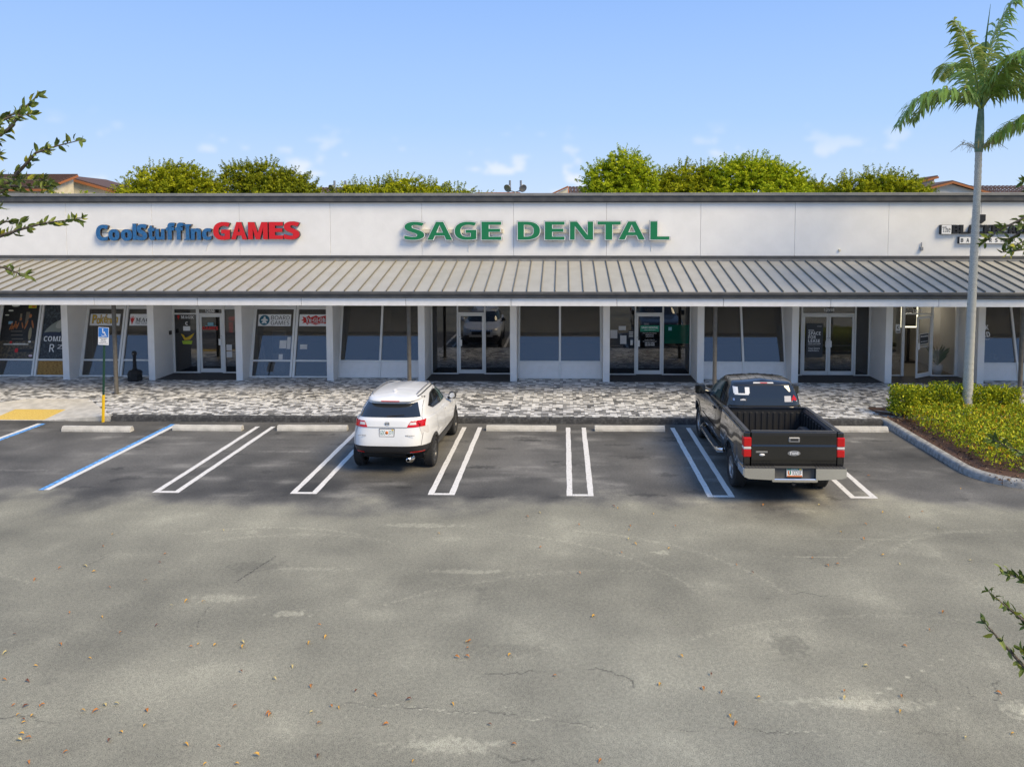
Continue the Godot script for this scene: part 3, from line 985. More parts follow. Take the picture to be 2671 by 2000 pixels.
# ---------------------------------------------------------------- vehicles
# A body is a stack of level outlines; each level: [y front, y middle, y rear, half width, z rear, z front, squareness]. The nose points to -z.
func level(l: Array, v: float) -> Array:
	var i := clampi(int(floor(v)), 0, l.size() - 2)
	var t := clampf(v - i, 0.0, 1.0)
	var a: Array = l[maxi(i - 1, 0)]
	var b: Array = l[i]
	var c: Array = l[i + 1]
	var d: Array = l[mini(i + 2, l.size() - 1)]
	var r := []
	for k in 7:
		r.append(lerpf(cubic_interpolate(b[k], c[k], a[k], d[k], t), lerpf(b[k], c[k], t), 0.45))
	r[3] = maxf(r[3], 0.0)
	return r

func lift(p: Array, t: float) -> float:
	return p[1] + t * (p[2] - p[0]) / 2.0 + t * t * ((p[2] + p[0]) / 2.0 - p[1])

func side_at(l: Array, v: float, z: float, out := 0.0) -> Vector3:
	var p := level(l, v)
	var hl: float = (p[4] - p[5]) / 2.0
	var t := clampf((z - (p[4] + p[5]) / 2.0) / hl, -1.0, 1.0)
	return Vector3(p[3] * pow(1.0 - pow(absf(t), p[6]), 1.0 / p[6]) + out, lift(p, t) + out * 0.3, z)

func end_at(l: Array, v: float, x: float, sg: float, out := 0.0) -> Vector3:
	var p := level(l, v)
	var s := clampf(x / maxf(p[3], 0.001), -1.0, 1.0)
	var t := sg * pow(1.0 - pow(absf(s), p[6]), 1.0 / p[6])
	return Vector3(x, lift(p, t) + out * 0.35, (p[4] + p[5]) / 2.0 + (p[4] - p[5]) / 2.0 * t + sg * out)

func v_at(l: Array, y: float, z: float) -> float:
	var lo := 0.0
	var hi := float(l.size() - 1)
	for k in 18:
		var m := (lo + hi) / 2.0
		if side_at(l, m, z).y < y: lo = m
		else: hi = m
	return lo

func shell(l: Array, v0: float, v1: float, arches: Array, step := 0.25) -> ArrayMesh:
	var rows := []
	var n := maxi(1, int(round((v1 - v0) / step)))
	for i in n + 1:
		var v := lerpf(v0, v1, float(i) / n)
		var p := level(l, v)
		var c := pow(0.5, 1.0 / p[6])
		var hl: float = (p[4] - p[5]) / 2.0
		var zm: float = (p[4] + p[5]) / 2.0
		var half := []
		for k in 13: half.append(end_at(l, v, p[3] * c * k / 12.0, 1.0))
		for k in range(1, 110): half.append(side_at(l, v, zm + hl * c * (1.0 - 2.0 * k / 110.0)))
		for k in 13: half.append(end_at(l, v, p[3] * c * (12 - k) / 12.0, -1.0))
		for k in half.size():
			var q: Vector3 = half[k]
			for a in arches:
				var dz: float = q.z - a[0]
				if absf(dz) < a[2] and absf(q.x) > 0.35: q.y = maxf(q.y, a[1] + sqrt(a[2] * a[2] - dz * dz))
			half[k] = q
		var ring := half.duplicate()
		for k in range(half.size() - 2, -1, -1): ring.append(Vector3(-half[k].x, half[k].y, half[k].z))
		rows.append(ring)
	var s := st()
	add_sheet(s, rows)
	return done(s)

# a sheet laid on the side, z0/z1 at the bottom row and at the top row; s is +1 right, -1 left
func side_patch(l: Array, sg: float, v0: float, v1: float, z0: Vector2, z1: Vector2, out := 0.006, nv := 8, nz := 16) -> ArrayMesh:
	var rows := []
	for i in nv + 1:
		var t := float(i) / nv
		var r := []
		for k in nz + 1:
			var q := side_at(l, lerpf(v0, v1, t), lerpf(lerpf(z0.x, z0.y, t), lerpf(z1.x, z1.y, t), float(k) / nz), out)
			r.append(Vector3(q.x * sg, q.y, q.z))
		rows.append(r)
	var s := st()
	add_sheet(s, rows)
	return done(s)

# a side sheet bounded by heights: lo and hi are polylines of (z, y)
func glass_patch(l: Array, sg: float, lo: Array, hi: Array, out := 0.006, nz := 20, ny := 6) -> ArrayMesh:
	var rows := []
	var za: float = lo[0].x
	var zb: float = lo[-1].x
	for i in ny + 1:
		var r := []
		for k in nz + 1:
			var z := lerpf(za, zb, float(k) / nz)
			var y := lerpf(along(lo, z), along(hi, z), float(i) / ny)
			var q := side_at(l, v_at(l, y, z), z, out)
			r.append(Vector3(q.x * sg, q.y, q.z))
		rows.append(r)
	var s := st()
	add_sheet(s, rows)
	return done(s)

func along(p: Array, z: float) -> float:
	for i in p.size() - 1:
		var a: Vector2 = p[i]
		var b: Vector2 = p[i + 1]
		if (z - a.x) * (z - b.x) <= 0.0: return lerpf(a.y, b.y, (z - a.x) / (b.x - a.x)) if absf(b.x - a.x) > 1e-6 else b.y
	return p[-1].y if absf(z - p[-1].x) < absf(z - p[0].x) else p[0].y

func end_patch(l: Array, sg: float, v0: float, v1: float, x0: Vector2, x1: Vector2, out := 0.006, nv := 8, nx := 16) -> ArrayMesh:
	var rows := []
	for i in nv + 1:
		var t := float(i) / nv
		var r := []
		for k in nx + 1: r.append(end_at(l, lerpf(v0, v1, t), lerpf(lerpf(x0.x, x0.y, t), lerpf(x1.x, x1.y, t), float(k) / nx), sg, out))
		rows.append(r)
	var s := st()
	add_sheet(s, rows)
	return done(s)

# dark trim round a wheel arch
func arch_trim(l: Array, sg: float, a: Array, wide: float, out: float) -> ArrayMesh:
	var rows := []
	for i in 3:
		var r: float = a[2] - 0.012 + wide * i / 2.0
		var row := []
		for k in 29:
			var an := PI * (0.02 + 0.96 * k / 28.0)
			var z: float = a[0] + cos(an) * r
			var y: float = a[1] + sin(an) * r
			var q := side_at(l, v_at(l, y, z), z, out if i < 2 else out * 0.3)
			row.append(Vector3(q.x * sg, y, z))
		rows.append(row)
	var inner := []
	for q in rows[0]: inner.append(Vector3(q.x - sg * 0.06, q.y, q.z))
	rows.push_front(inner)
	var s := st()
	add_sheet(s, rows)
	return done(s)

# a wheel with its face towards +x (sg = 1) or -x
func wheel(parent: Node3D, at: Vector3, sg: float, r: float, rim: float, wide: float, spokes: int, alloy: Material, dark: Material) -> void:
	var w := node("wheel", parent, at)
	var ax := Vector3(sg, 0, 0)
	var h := wide / 2.0
	var s := st()
	add_lathe(s, Vector3.ZERO, ax, [Vector2(-h * 0.9, rim), Vector2(-h, rim + 0.03), Vector2(-h, r - 0.03), Vector2(-h * 0.8, r - 0.006), Vector2(-h * 0.35, r), Vector2(h * 0.35, r), Vector2(h * 0.8, r - 0.006), Vector2(h, r - 0.03), Vector2(h * 1.02, r - 0.07), Vector2(h, rim + 0.03), Vector2(h * 0.86, rim)], 36)
	for k in 40:
		var a := TAU * k / 40.0
		for q in [-0.6, 0.6]:
			add_box(s, Vector3(q * h, 0, r - 0.002), Vector3(h * 0.42, 0.02, 0.012), 0.0, Transform3D(Basis(Vector3.RIGHT, a + q * 0.06), Vector3.ZERO))
	put("tyre", done(s), M.rubber, w)
	s = st()
	add_lathe(s, Vector3.ZERO, ax, [Vector2(h * 0.86, rim), Vector2(h * 0.9, rim - 0.012), Vector2(h * 0.72, rim - 0.03), Vector2(0.0, rim - 0.04)], 32)
	for k in spokes:
		var b := Basis(Vector3.RIGHT, TAU * k / spokes)
		add_box(s, Vector3(sg * h * 0.66, rim * 0.5, 0), Vector3(0.03, rim * 0.92, rim * 0.24), 0.006, Transform3D(b, Vector3.ZERO))
	add_lathe(s, Vector3.ZERO, ax, [Vector2(h * 0.4, rim * 0.3), Vector2(h * 0.76, rim * 0.28), Vector2(h * 0.84, rim * 0.2), Vector2(h * 0.86, 0.0)], 20)
	put("rim", done(s), alloy, w)
	s = st()
	add_lathe(s, Vector3.ZERO, ax, [Vector2(h * 0.1, rim - 0.04), Vector2(h * 0.12, 0.0)], 20)
	put("brake_disc", done(s), dark, w)

func paints() -> void:
	var m := mat("car_white", lin(0.74, 0.74, 0.73), 0.3)
	m.clearcoat_enabled = true
	m.clearcoat = 0.8
	m.clearcoat_roughness = 0.04
	m = mat("car_black", lin(0.006, 0.006, 0.0065), 0.2)
	m.clearcoat_enabled = true
	m.clearcoat = 1.0
	m.clearcoat_roughness = 0.03
	mat("cladding", lin(0.022, 0.022, 0.023), 0.42)
	mat("car_glass", lin(0.012, 0.014, 0.015), 0.04, 0.0, 0.7)
	mat("green_glass", lin(0.05, 0.085, 0.075), 0.04, 0.0, 0.7)
	mat("lamp_red", lin(0.52, 0.008, 0.010), 0.12)
	mat("lamp_clear", lin(0.62, 0.60, 0.58), 0.12)
	mat("alloy", lin(0.36, 0.36, 0.36), 0.3, 0.8)
	mat("alloy_dark", lin(0.09, 0.09, 0.09), 0.35, 0.6)
	mat("bed_liner", lin(0.02, 0.02, 0.021), 0.55)
	mat("step_pad", lin(0.06, 0.06, 0.06), 0.7)
	mat("bright_metal", lin(0.85, 0.85, 0.85), 0.16, 1.0)
	mat("plate_green", lin(0.02, 0.2, 0.14), 0.5)
	mat("plate_orange", lin(0.6, 0.16, 0.02), 0.5)
	mat("pale_blue_print", lin(0.22, 0.3, 0.5), 0.5)

func vehicles() -> void:
	crossover()
	pickup()

func crossover() -> void:
	var c := thing("white_car", "white compact crossover with dark cladding parked nose to the kerb", "car", Vector3(-3.66, 0, -17.86), -0.032)
	var l := [
		[0.30, 0.27, 0.45, 0.80, 2.00, -1.98, 5.0], [0.38, 0.36, 0.51, 0.845, 2.115, -2.08, 5.0], [0.56, 0.54, 0.65, 0.882, 2.155, -2.14, 5.0], [0.72, 0.74, 0.82, 0.885, 2.13, -2.14, 5.0],
		[0.84, 0.92, 1.03, 0.872, 2.08, -2.06, 4.8], [0.92, 1.04, 1.165, 0.855, 2.04, -1.92, 4.6], [1.06, 1.085, 1.215, 0.79, 2.00, -1.06, 4.4], [1.30, 1.33, 1.36, 0.715, 1.86, -0.66, 4.2],
		[1.47, 1.51, 1.475, 0.625, 1.69, -0.36, 4.2], [1.50, 1.545, 1.52, 0.60, 1.785, -0.31, 4.2], [1.56, 1.61, 1.58, 0.53, 1.74, -0.22, 4.2], [1.60, 1.665, 1.62, 0.0, 1.66, -0.12, 4.2]]
	var front := [-1.305, 0.325, 0.375]
	var rear := [1.305, 0.325, 0.375]
	put("body", shell(l, 2.0, 11.0, [front, rear]), M.car_white, c)
	put("lower_cladding", shell(l, 0.0, 2.0, [front, rear]), M.cladding, c)
	put("underside", slab(-0.70, 0.70, 0.24, 0.42, -1.6, 1.62, 0.05), M.rubber, c)
	put("cabin_core", slab(-0.66, 0.66, 0.42, 0.9, -1.7, 1.75, 0.05), M.rubber, c)
	for sg in [1.0, -1.0]:
		put("arch_cladding", arch_trim(l, sg, front, 0.065, 0.012), M.cladding, c)
		put("arch_cladding", arch_trim(l, sg, rear, 0.065, 0.012), M.cladding, c)
		put("rocker_cladding", side_patch(l, sg, 0.3, 1.8, Vector2(-0.92, -0.90), Vector2(0.92, 0.90), 0.01), M.cladding, c)
		# side glass: front door, rear door, with black surrounds
		put("window_surround", glass_patch(l, sg, [Vector2(-0.86, 1.135), Vector2(0.2, 1.160), Vector2(0.98, 1.220), Vector2(1.28, 1.330)], [Vector2(-0.86, 1.145), Vector2(-0.3, 1.460), Vector2(0.2, 1.535), Vector2(0.75, 1.505), Vector2(1.28, 1.335)], 0.003), M.cladding, c)
		put("side_window", glass_patch(l, sg, [Vector2(-0.78, 1.155), Vector2(0.14, 1.175)], [Vector2(-0.78, 1.180), Vector2(-0.3, 1.435), Vector2(0.14, 1.505)], 0.007), M.green_glass, c)
		put("side_window", glass_patch(l, sg, [Vector2(0.22, 1.180), Vector2(0.98, 1.240), Vector2(1.2, 1.325)], [Vector2(0.22, 1.508), Vector2(0.72, 1.480), Vector2(1.2, 1.330)], 0.007), M.car_glass, c)
		for z in [-0.95, 0.18, 0.98]:
			put("door_gap", side_patch(l, sg, 1.9 if absf(z) < 0.5 else 3.0, 6.0, Vector2(z, z + (0.04 if z < 0.9 else 0.06)), Vector2(z + 0.007, z + 0.047 if z < 0.9 else z + 0.067), 0.002, 8, 1), M.cladding, c)
		var hd := side_at(l, 4.7, 0.02, 0.018)
		put("door_handle", box(Vector3(hd.x * sg, hd.y, hd.z), Vector3(0.03, 0.03, 0.17), 0.01), M.car_white, c)
		# tail lamps: red over clear, wrapping the corner
		put("tail_lamp", end_patch(l, 1.0, 4.02, 4.98, Vector2(0.42 * sg, 0.50 * sg), Vector2(0.745 * sg, 0.73 * sg), 0.010), M.lamp_red, c)
		put("tail_lamp", side_patch(l, sg, 4.02, 5.12, Vector2(1.815, 1.70), Vector2(1.813, 1.765), 0.010), M.lamp_red, c)
		var wrap := []
		for i in 9:
			var v := lerpf(4.02, 5.0, i / 8.0)
			var row := []
			for k in 9:
				var a := end_at(l, v, 0.745, 1.0, 0.010)
				var b := side_at(l, v, 1.80, 0.010)
				var p := level(l, v)
				var ang := float(k) / 8.0
				var xx := lerpf(0.745, b.x, ang)
				var q := end_at(l, v, minf(xx, p[3] * 0.985), 1.0, 0.012) if ang < 0.72 else side_at(l, v, lerpf(1.97, 1.80, (ang - 0.72) / 0.28), 0.012)
				row.append(Vector3(q.x * sg, q.y, q.z))
			wrap.append(row)
		var s := st()
		add_sheet(s, wrap)
		put("tail_lamp", done(s), M.lamp_red, c)
		put("reversing_lamp", end_patch(l, 1.0, 4.35, 4.75, Vector2(0.47 * sg, 0.49 * sg), Vector2(0.61 * sg, 0.60 * sg), 0.014), M.lamp_clear, c)
		put("clear_lens", end_patch(l, 1.0, 3.25, 4.0, Vector2(0.80 * sg, 0.66 * sg), Vector2(0.82 * sg, 0.80 * sg), 0.008), M.lamp_clear, c)
		put("clear_lens", side_patch(l, sg, 3.25, 4.0, Vector2(1.92, 1.86), Vector2(1.95, 1.95), 0.008), M.lamp_clear, c)
		put("reflector", end_patch(l, 1.0, 0.7, 1.15, Vector2(0.48 * sg, 0.50 * sg), Vector2(0.74 * sg, 0.76 * sg), 0.012), M.lamp_red, c)
		# mirror
		var mb := Vector3(sg * 0.92, 1.16, -0.62)
		s = st()
		add_lathe(s, mb + Vector3(0, 0, 0.07), Vector3(0, 0, -1), [Vector2(0.0, 0.0), Vector2(0.0, 0.085), Vector2(0.05, 0.098), Vector2(0.12, 0.08), Vector2(0.16, 0.0)], 18)
		add_tube(s, [mb + Vector3(-0.03 * sg, -0.06, 0), mb + Vector3(-0.12 * sg, -0.08, 0)], [0.035, 0.04], 8)
		put("mirror_housing", done(s), M.cladding if sg > 0 else M.car_white, c)
		s = st()
		add_lathe(s, mb + Vector3(0, 0, 0.073), Vector3(0, 0, 1), [Vector2(0.001, 0.068), Vector2(0.002, 0.0)], 18)
		put("mirror_glass", done(s), M.chrome, c)
		# roof rail and head lamp
		var pts := []
		for k in 13:
			var z := lerpf(-0.2, 1.42, k / 12.0)
			var q := side_at(l, 10.05, z)
			pts.append(Vector3(sg * (q.x + 0.005), q.y + (0.03 if k > 0 and k < 12 else 0.0), z))
		put("roof_rail", tube(pts, [0.014, 0.014, 0.014, 0.014, 0.014, 0.014, 0.014, 0.014, 0.014, 0.014, 0.014, 0.014, 0.014], 8), M.grey_metal, c)
		put("roof_groove", side_patch(l, sg, 9.6, 9.85, Vector2(-0.25, -0.25), Vector2(1.5, 1.5), 0.003, 2, 16), M.cladding, c)
		put("head_lamp", end_patch(l, -1.0, 3.6, 4.6, Vector2(0.42 * sg, 0.45 * sg), Vector2(0.74 * sg, 0.76 * sg), 0.012), M.lamp_clear, c)
		put("fog_lamp_surround", end_patch(l, -1.0, 1.7, 2.4, Vector2(0.52 * sg, 0.52 * sg), Vector2(0.76 * sg, 0.74 * sg), 0.01), M.cladding, c)
		for a in [front, rear]: wheel(c, Vector3(sg * 0.775, 0.325, a[0]), sg, 0.325, 0.225, 0.215, 7, M.alloy_dark if a == rear else M.alloy_dark, M.alloy_dark)
	# rear glass, spoiler lamp, wiper, hatch gap, plate
	put("rear_window", end_patch(l, 1.0, 6.12, 7.86, Vector2(-0.66, -0.545), Vector2(0.66, 0.545), 0.007, 10, 24), M.car_glass, c)
	put("brake_lamp", end_patch(l, 1.0, 8.93, 9.3, Vector2(-0.2, -0.2), Vector2(0.2, 0.2), 0.012, 3, 10), M.lamp_red, c)
	put("windscreen", end_patch(l, -1.0, 6.15, 8.7, Vector2(-0.64, -0.48), Vector2(0.64, 0.48), 0.007, 10, 24), M.car_glass, c)
	put("grille", end_patch(l, -1.0, 2.6, 3.9, Vector2(-0.40, -0.42), Vector2(0.40, 0.42), 0.01), M.cladding, c)
	put("lower_grille", end_patch(l, -1.0, 0.7, 1.9, Vector2(-0.5, -0.5), Vector2(0.5, 0.5), 0.01), M.rubber, c)
	put("chrome_strip", end_patch(l, -1.0, 3.7, 4.1, Vector2(-0.5, -0.5), Vector2(0.5, 0.5), 0.014), M.chrome, c)
	put("trim_strip", end_patch(l, 1.0, 4.0, 4.06, Vector2(-0.42, -0.42), Vector2(0.42, 0.42), 0.012, 1, 20), M.cladding, c)
	for sg in [1.0, -1.0]:
		put("hatch_gap", end_patch(l, 1.0, 1.8, 3.4, Vector2(0.70 * sg, 0.735 * sg), Vector2(0.706 * sg, 0.741 * sg), 0.003, 8, 1), M.cladding, c)
		put("hatch_gap", end_patch(l, 1.0, 5.0, 9.3, Vector2(0.71 * sg, 0.575 * sg), Vector2(0.716 * sg, 0.58 * sg), 0.003, 16, 1), M.cladding, c)
	put("bumper_gap", end_patch(l, 1.0, 1.95, 2.02, Vector2(-0.7, -0.7), Vector2(0.7, 0.7), 0.006, 1, 20), M.rubber, c)
	var w0 := end_at(l, 6.25, -0.03, 1.0, 0.02)
	var w1 := end_at(l, 6.42, 0.34, 1.0, 0.02)
	put("rear_wiper", tube([w0, w1], [0.014, 0.006], 6), M.cladding, c)
	var fin := st()
	add_prism(fin, PackedVector2Array([Vector2(0, 0), Vector2(0.17, 0.0), Vector2(0.17, 0.02), Vector2(0.14, 0.07), Vector2(0.12, 0.07)]), -0.016, 0.016, Transform3D(Basis(Vector3(0, 0, 1), Vector3(0, 1, 0), Vector3(-1, 0, 0)), Vector3(0, 1.64, 1.22)))
	put("antenna", done(fin), M.car_white, c)
	var ex := st()
	add_lathe(ex, Vector3(0.44, 0.33, 1.78), Vector3(0, 0, 1), [Vector2(0, 0.1), Vector2(0.12, 0.1), Vector2(0.16, 0.05), Vector2(0.28, 0.045), Vector2(0.28, 0.03)], 16)
	put("exhaust", done(ex), M.bright_metal, c)
	license_plate(c, Vector3(0.0, 0.93, end_at(l, 3.4, 0.0, 1.0).z - 0.004), -0.15, "GDC", "J31", false)
	letter("VTEC", sans_bold, -0.62, -0.44, 0.86, 0.885, end_at(l, 3.05, 0.45, 1.0).z + 0.006, 0.004, M.grey_metal, c, "badge")
	letter("SPORT", sans_bold, 0.40, 0.60, 0.86, 0.885, end_at(l, 3.05, 0.45, 1.0).z + 0.006, 0.004, M.grey_metal, c, "badge")
	var ez := end_at(l, 4.6, 0.0, 1.0).z + 0.016
	letter("H", sans_bold, -0.03, 0.03, 1.09, 1.13, ez, 0.012, M.chrome, c, "emblem")
	var ring := st()
	add_box(ring, Vector3(-0.043, 1.11, ez - 0.004), Vector3(0.01, 0.066, 0.012), 0.003)
	add_box(ring, Vector3(0.043, 1.11, ez - 0.004), Vector3(0.01, 0.066, 0.012), 0.003)
	add_box(ring, Vector3(0, 1.145, ez - 0.004), Vector3(0.076, 0.01, 0.012), 0.003)
	add_box(ring, Vector3(0, 1.075, ez - 0.004), Vector3(0.076, 0.01, 0.012), 0.003)
	put("emblem", done(ring), M.chrome, c)

func license_plate(parent: Node3D, at: Vector3, tilt: float, left: String, right: String, second: bool) -> void:
	var p := node("license_plate", parent, at)
	p.rotation.x = tilt
	put("plate_frame", box(Vector3(0, 0, 0), Vector3(0.33, 0.175, 0.012), 0.004), M.black, p)
	put("plate_sheet", box(Vector3(0, 0, 0.009), Vector3(0.305, 0.15, 0.004), 0.001), M.white_print, p)
	if second:
		put("plate_band", box(Vector3(0, 0.06, 0.012), Vector3(0.29, 0.026, 0.003)), M.plate_green, p)
		put("plate_band", box(Vector3(0, -0.064, 0.012), Vector3(0.29, 0.022, 0.003)), M.plate_orange, p)
		put("plate_sticker", box(Vector3(0.115, 0.06, 0.0145), Vector3(0.04, 0.024, 0.002)), M.post_yellow, p)
		letter("FLORIDA", sans_bold, -0.06, 0.06, 0.053, 0.068, 0.0155, 0.002, M.white_print, p, "plate_lettering")
		var u := st()
		add_prism(u, PackedVector2Array([Vector2(-0.13, 0.035), Vector2(-0.108, 0.035), Vector2(-0.108, -0.015), Vector2(-0.1, -0.022), Vector2(-0.1, -0.045), Vector2(-0.115, -0.042), Vector2(-0.13, -0.025)]), 0.011, 0.0135)
		put("plate_emblem", done(u), M.plate_orange, p)
		u = st()
		add_prism(u, PackedVector2Array([Vector2(-0.07, 0.035), Vector2(-0.092, 0.035), Vector2(-0.092, -0.015), Vector2(-0.0995, -0.022), Vector2(-0.0995, -0.045), Vector2(-0.085, -0.042), Vector2(-0.07, -0.025)]), 0.011, 0.0135)
		put("plate_emblem", done(u), M.plate_green, p)
		letter(right, sans, -0.045, 0.135, -0.045, 0.038, 0.0135, 0.003, M.black, p, "plate_lettering")
	else:
		letter(left, sans, -0.135, -0.035, -0.045, 0.045, 0.0135, 0.003, M.plate_green, p, "plate_lettering")
		letter(right, sans, 0.04, 0.135, -0.045, 0.045, 0.0135, 0.003, M.plate_green, p, "plate_lettering")
		put("plate_sticker", box(Vector3(0.125, 0.058, 0.0125), Vector3(0.04, 0.024, 0.002)), M.post_yellow, p)
		var o := st()
		add_lathe(o, Vector3(0.003, 0.0, 0.011), Vector3(0, 0, 1), [Vector2(0.0, 0.034), Vector2(0.003, 0.033), Vector2(0.003, 0.0)], 16)
		put("plate_emblem", done(o), M.plate_orange, p)

func pickup() -> void:
	var c := thing("pickup_truck", "black extended-cab pickup truck with chrome rear bumper parked nose to the kerb", "pickup truck", Vector3(4.37, 0, -17.17), 0.0)
	c.scale.x = 0.965
	var l := [
		[0.46, 0.43, 0.45, 0.93, 0.86, -2.62, 7.0], [0.56, 0.52, 0.53, 0.985, 0.868, -2.73, 7.0], [0.80, 0.80, 0.80, 1.0, 0.872, -2.76, 7.0], [1.0, 1.02, 1.02, 0.99, 0.870, -2.73, 7.0],
		[1.10, 1.19, 1.22, 0.968, 0.866, -2.58, 6.5], [1.17, 1.25, 1.285, 0.93, 0.862, -2.2, 6.0], [1.27, 1.29, 1.32, 0.885, 0.855, -1.27, 6.0], [1.53, 1.55, 1.56, 0.81, 0.795, -0.83, 6.0],
		[1.73, 1.755, 1.74, 0.715, 0.715, -0.48, 5.5], [1.79, 1.825, 1.80, 0.62, 0.66, -0.38, 5.0], [1.83, 1.885, 1.85, 0.0, 0.58, -0.30, 5.0]]
	var front := [-1.84, 0.39, 0.46]
	var rear := [1.84, 0.39, 0.45]
	put("cab", shell(l, 0.0, 10.0, [front]), M.car_black, c)
	put("underside", slab(-0.8, 0.8, 0.35, 0.62, -2.5, 2.85, 0.05), M.rubber, c)
	put("engine_core", slab(-0.74, 0.74, 0.62, 1.0, -2.4, 0.8, 0.05), M.rubber, c)
	for sg in [1.0, -1.0]:
		put("arch_lip", arch_trim(l, sg, front, 0.05, 0.014), M.car_black, c)
		put("side_window", glass_patch(l, sg, [Vector2(-0.98, 1.34), Vector2(-0.62, 1.31), Vector2(0.22, 1.345)], [Vector2(-0.98, 1.36), Vector2(-0.55, 1.68), Vector2(0.22, 1.735)], 0.007), M.green_glass, c)
		put("side_window", glass_patch(l, sg, [Vector2(0.32, 1.355), Vector2(0.68, 1.38)], [Vector2(0.32, 1.73), Vector2(0.60, 1.70), Vector2(0.68, 1.66)], 0.007), M.car_glass, c)
		for z in [-1.02, 0.27, 0.74]:
			put("door_gap", side_patch(l, sg, 0.6, 6.2, Vector2(z, z), Vector2(z + 0.008, z + 0.008), 0.002, 10, 1), M.rubber, c)
		put("door_moulding", side_patch(l, sg, 1.35, 1.75, Vector2(-1.3, -1.3), Vector2(0.85, 0.85), 0.012, 3, 20), M.car_black, c)
		var hd := side_at(l, 3.5, 0.12, 0.02)
		put("door_handle", box(Vector3(hd.x * sg, hd.y, hd.z), Vector3(0.035, 0.045, 0.2), 0.012), M.car_black, c)
		# big square mirror on an arm
		var mb := Vector3(sg * 1.14, 1.36, -0.80)
		var s := st()
		add_box(s, mb, Vector3(0.25, 0.22, 0.12), 0.03)
		add_tube(s, [mb + Vector3(-0.1 * sg, -0.05, 0), Vector3(sg * 0.9, 1.27, -0.82)], [0.04, 0.05], 8)
		put("mirror_housing", done(s), M.car_black, c)
		put("mirror_glass", box(mb + Vector3(0, 0, 0.062), Vector3(0.21, 0.18, 0.004)), M.car_glass, c)
		# tubular running board
		var tb := [Vector3(sg * 0.93, 0.40, -1.2), Vector3(sg * 1.03, 0.36, -1.1), Vector3(sg * 1.04, 0.355, 0.0), Vector3(sg * 1.03, 0.36, 0.86), Vector3(sg * 0.93, 0.40, 0.98)]
		put("running_board", tube(tb, [0.05, 0.055, 0.055, 0.055, 0.05], 12), M.bright_metal, c)
		put("step_pad", slab(sg * 0.985, sg * 1.09, 0.405, 0.417, -0.95, 0.75, 0.004), M.step_pad, c)
		put("head_lamp", end_patch(l, -1.0, 2.4, 3.7, Vector2(0.62 * sg, 0.64 * sg), Vector2(0.88 * sg, 0.86 * sg), 0.012), M.lamp_clear, c)
		# bed side: outer skin, rail and inner skin in one loft
		var prof := [Vector2(0.93, 0.46), Vector2(0.985, 0.53), Vector2(1.0, 0.72), Vector2(1.0, 0.90), Vector2(0.99, 1.04), Vector2(0.972, 1.16), Vector2(0.962, 1.22), Vector2(0.956, 1.285), Vector2(0.94, 1.31), Vector2(0.90, 1.318), Vector2(0.86, 1.315), Vector2(0.845, 1.30)]
		var rows := []
		for k in 70:
			var z := lerpf(0.885, 2.915, k / 69.0)
			var row := []
			for p in prof:
				var y: float = p.y
				var x: float = p.x - 0.02 * smoothstep(2.5, 2.93, z)
				var dz: float = z - rear[0]
				var d := Vector2(dz, y - rear[1]).length()
				x += 0.022 * smoothstep(0.62, 0.47, d) * (1.0 if y < 1.1 else 0.0)
				if absf(dz) < rear[2] and y < 1.0: y = maxf(y, rear[1] + sqrt(rear[2] * rear[2] - dz * dz))
				row.append(Vector3(x * sg, y, z))
			rows.append(row)
		s = st()
		add_sheet(s, rows)
		put("bed_side", done(s), M.car_black, c)
		s = st()
		add_sheet(s, [[Vector3(0.846 * sg, 1.302, 0.885), Vector3(0.80 * sg, 1.25, 0.885), Vector3(0.795 * sg, 0.78, 0.885)], [Vector3(0.846 * sg, 1.302, 2.915), Vector3(0.80 * sg, 1.25, 2.915), Vector3(0.795 * sg, 0.78, 2.915)]], -1)
		for k in 11: add_box(s, Vector3(0.785 * sg, 1.0, 1.0 + 0.18 * k), Vector3(0.03, 0.44, 0.06), 0.01)
		add_box(s, Vector3(0.66 * sg, 0.9, 1.84), Vector3(0.27, 0.26, 0.95), 0.06)
		put("bed_liner", done(s), M.bed_liner, c)
		put("rail_cap", slab(sg * 0.852, sg * 0.93, 1.319, 1.327, 0.9, 2.9, 0.003), M.step_pad, c)
		# corner post with the tall lamp
		put("corner_post", slab(sg * 0.835, sg * 0.972, 0.52, 1.312, 2.85, 2.93, 0.02), M.car_black, c)
		for a in [[1.035, 1.215, "lamp_red"], [0.982, 1.033, "lamp_clear"], [0.835, 0.980, "lamp_red"]]:
			put("tail_lamp", slab(sg * 0.832, sg * 0.986, a[0], a[1], 2.80, 2.952, 0.014), M[a[2]], c)
		wheel(c, Vector3(sg * 0.85, 0.385, front[0]), sg, 0.385, 0.225, 0.26, 5, M.alloy, M.alloy_dark)
		wheel(c, Vector3(sg * 0.85, 0.385, rear[0]), sg, 0.385, 0.225, 0.26, 5, M.alloy, M.alloy_dark)
		# bumper wing
		s = st()
		add_prism(s, PackedVector2Array([Vector2(0.40, 0.45), Vector2(0.46, 0.435), Vector2(0.90, 0.455), Vector2(0.99, 0.49), Vector2(0.99, 0.655), Vector2(0.40, 0.655)]), 2.93, 3.06)
		var wing := put("bumper_wing", done(s), M.bright_metal, c)
		if sg < 0: wing.scale.x = -1.0
		put("bumper_wrap", slab(sg * 0.935, sg * 1.0, 0.48, 0.655, 2.55, 3.02, 0.02), M.bright_metal, c)
		s = st()
		add_box(s, Vector3(sg * 0.69, 0.658, 3.0), Vector3(0.58, 0.012, 0.13), 0.004)
		for k in 9: add_box(s, Vector3(sg * (0.43 + 0.065 * k), 0.667, 3.0), Vector3(0.02, 0.008, 0.11), 0.002)
		put("bumper_step", done(s), M.step_pad, c)
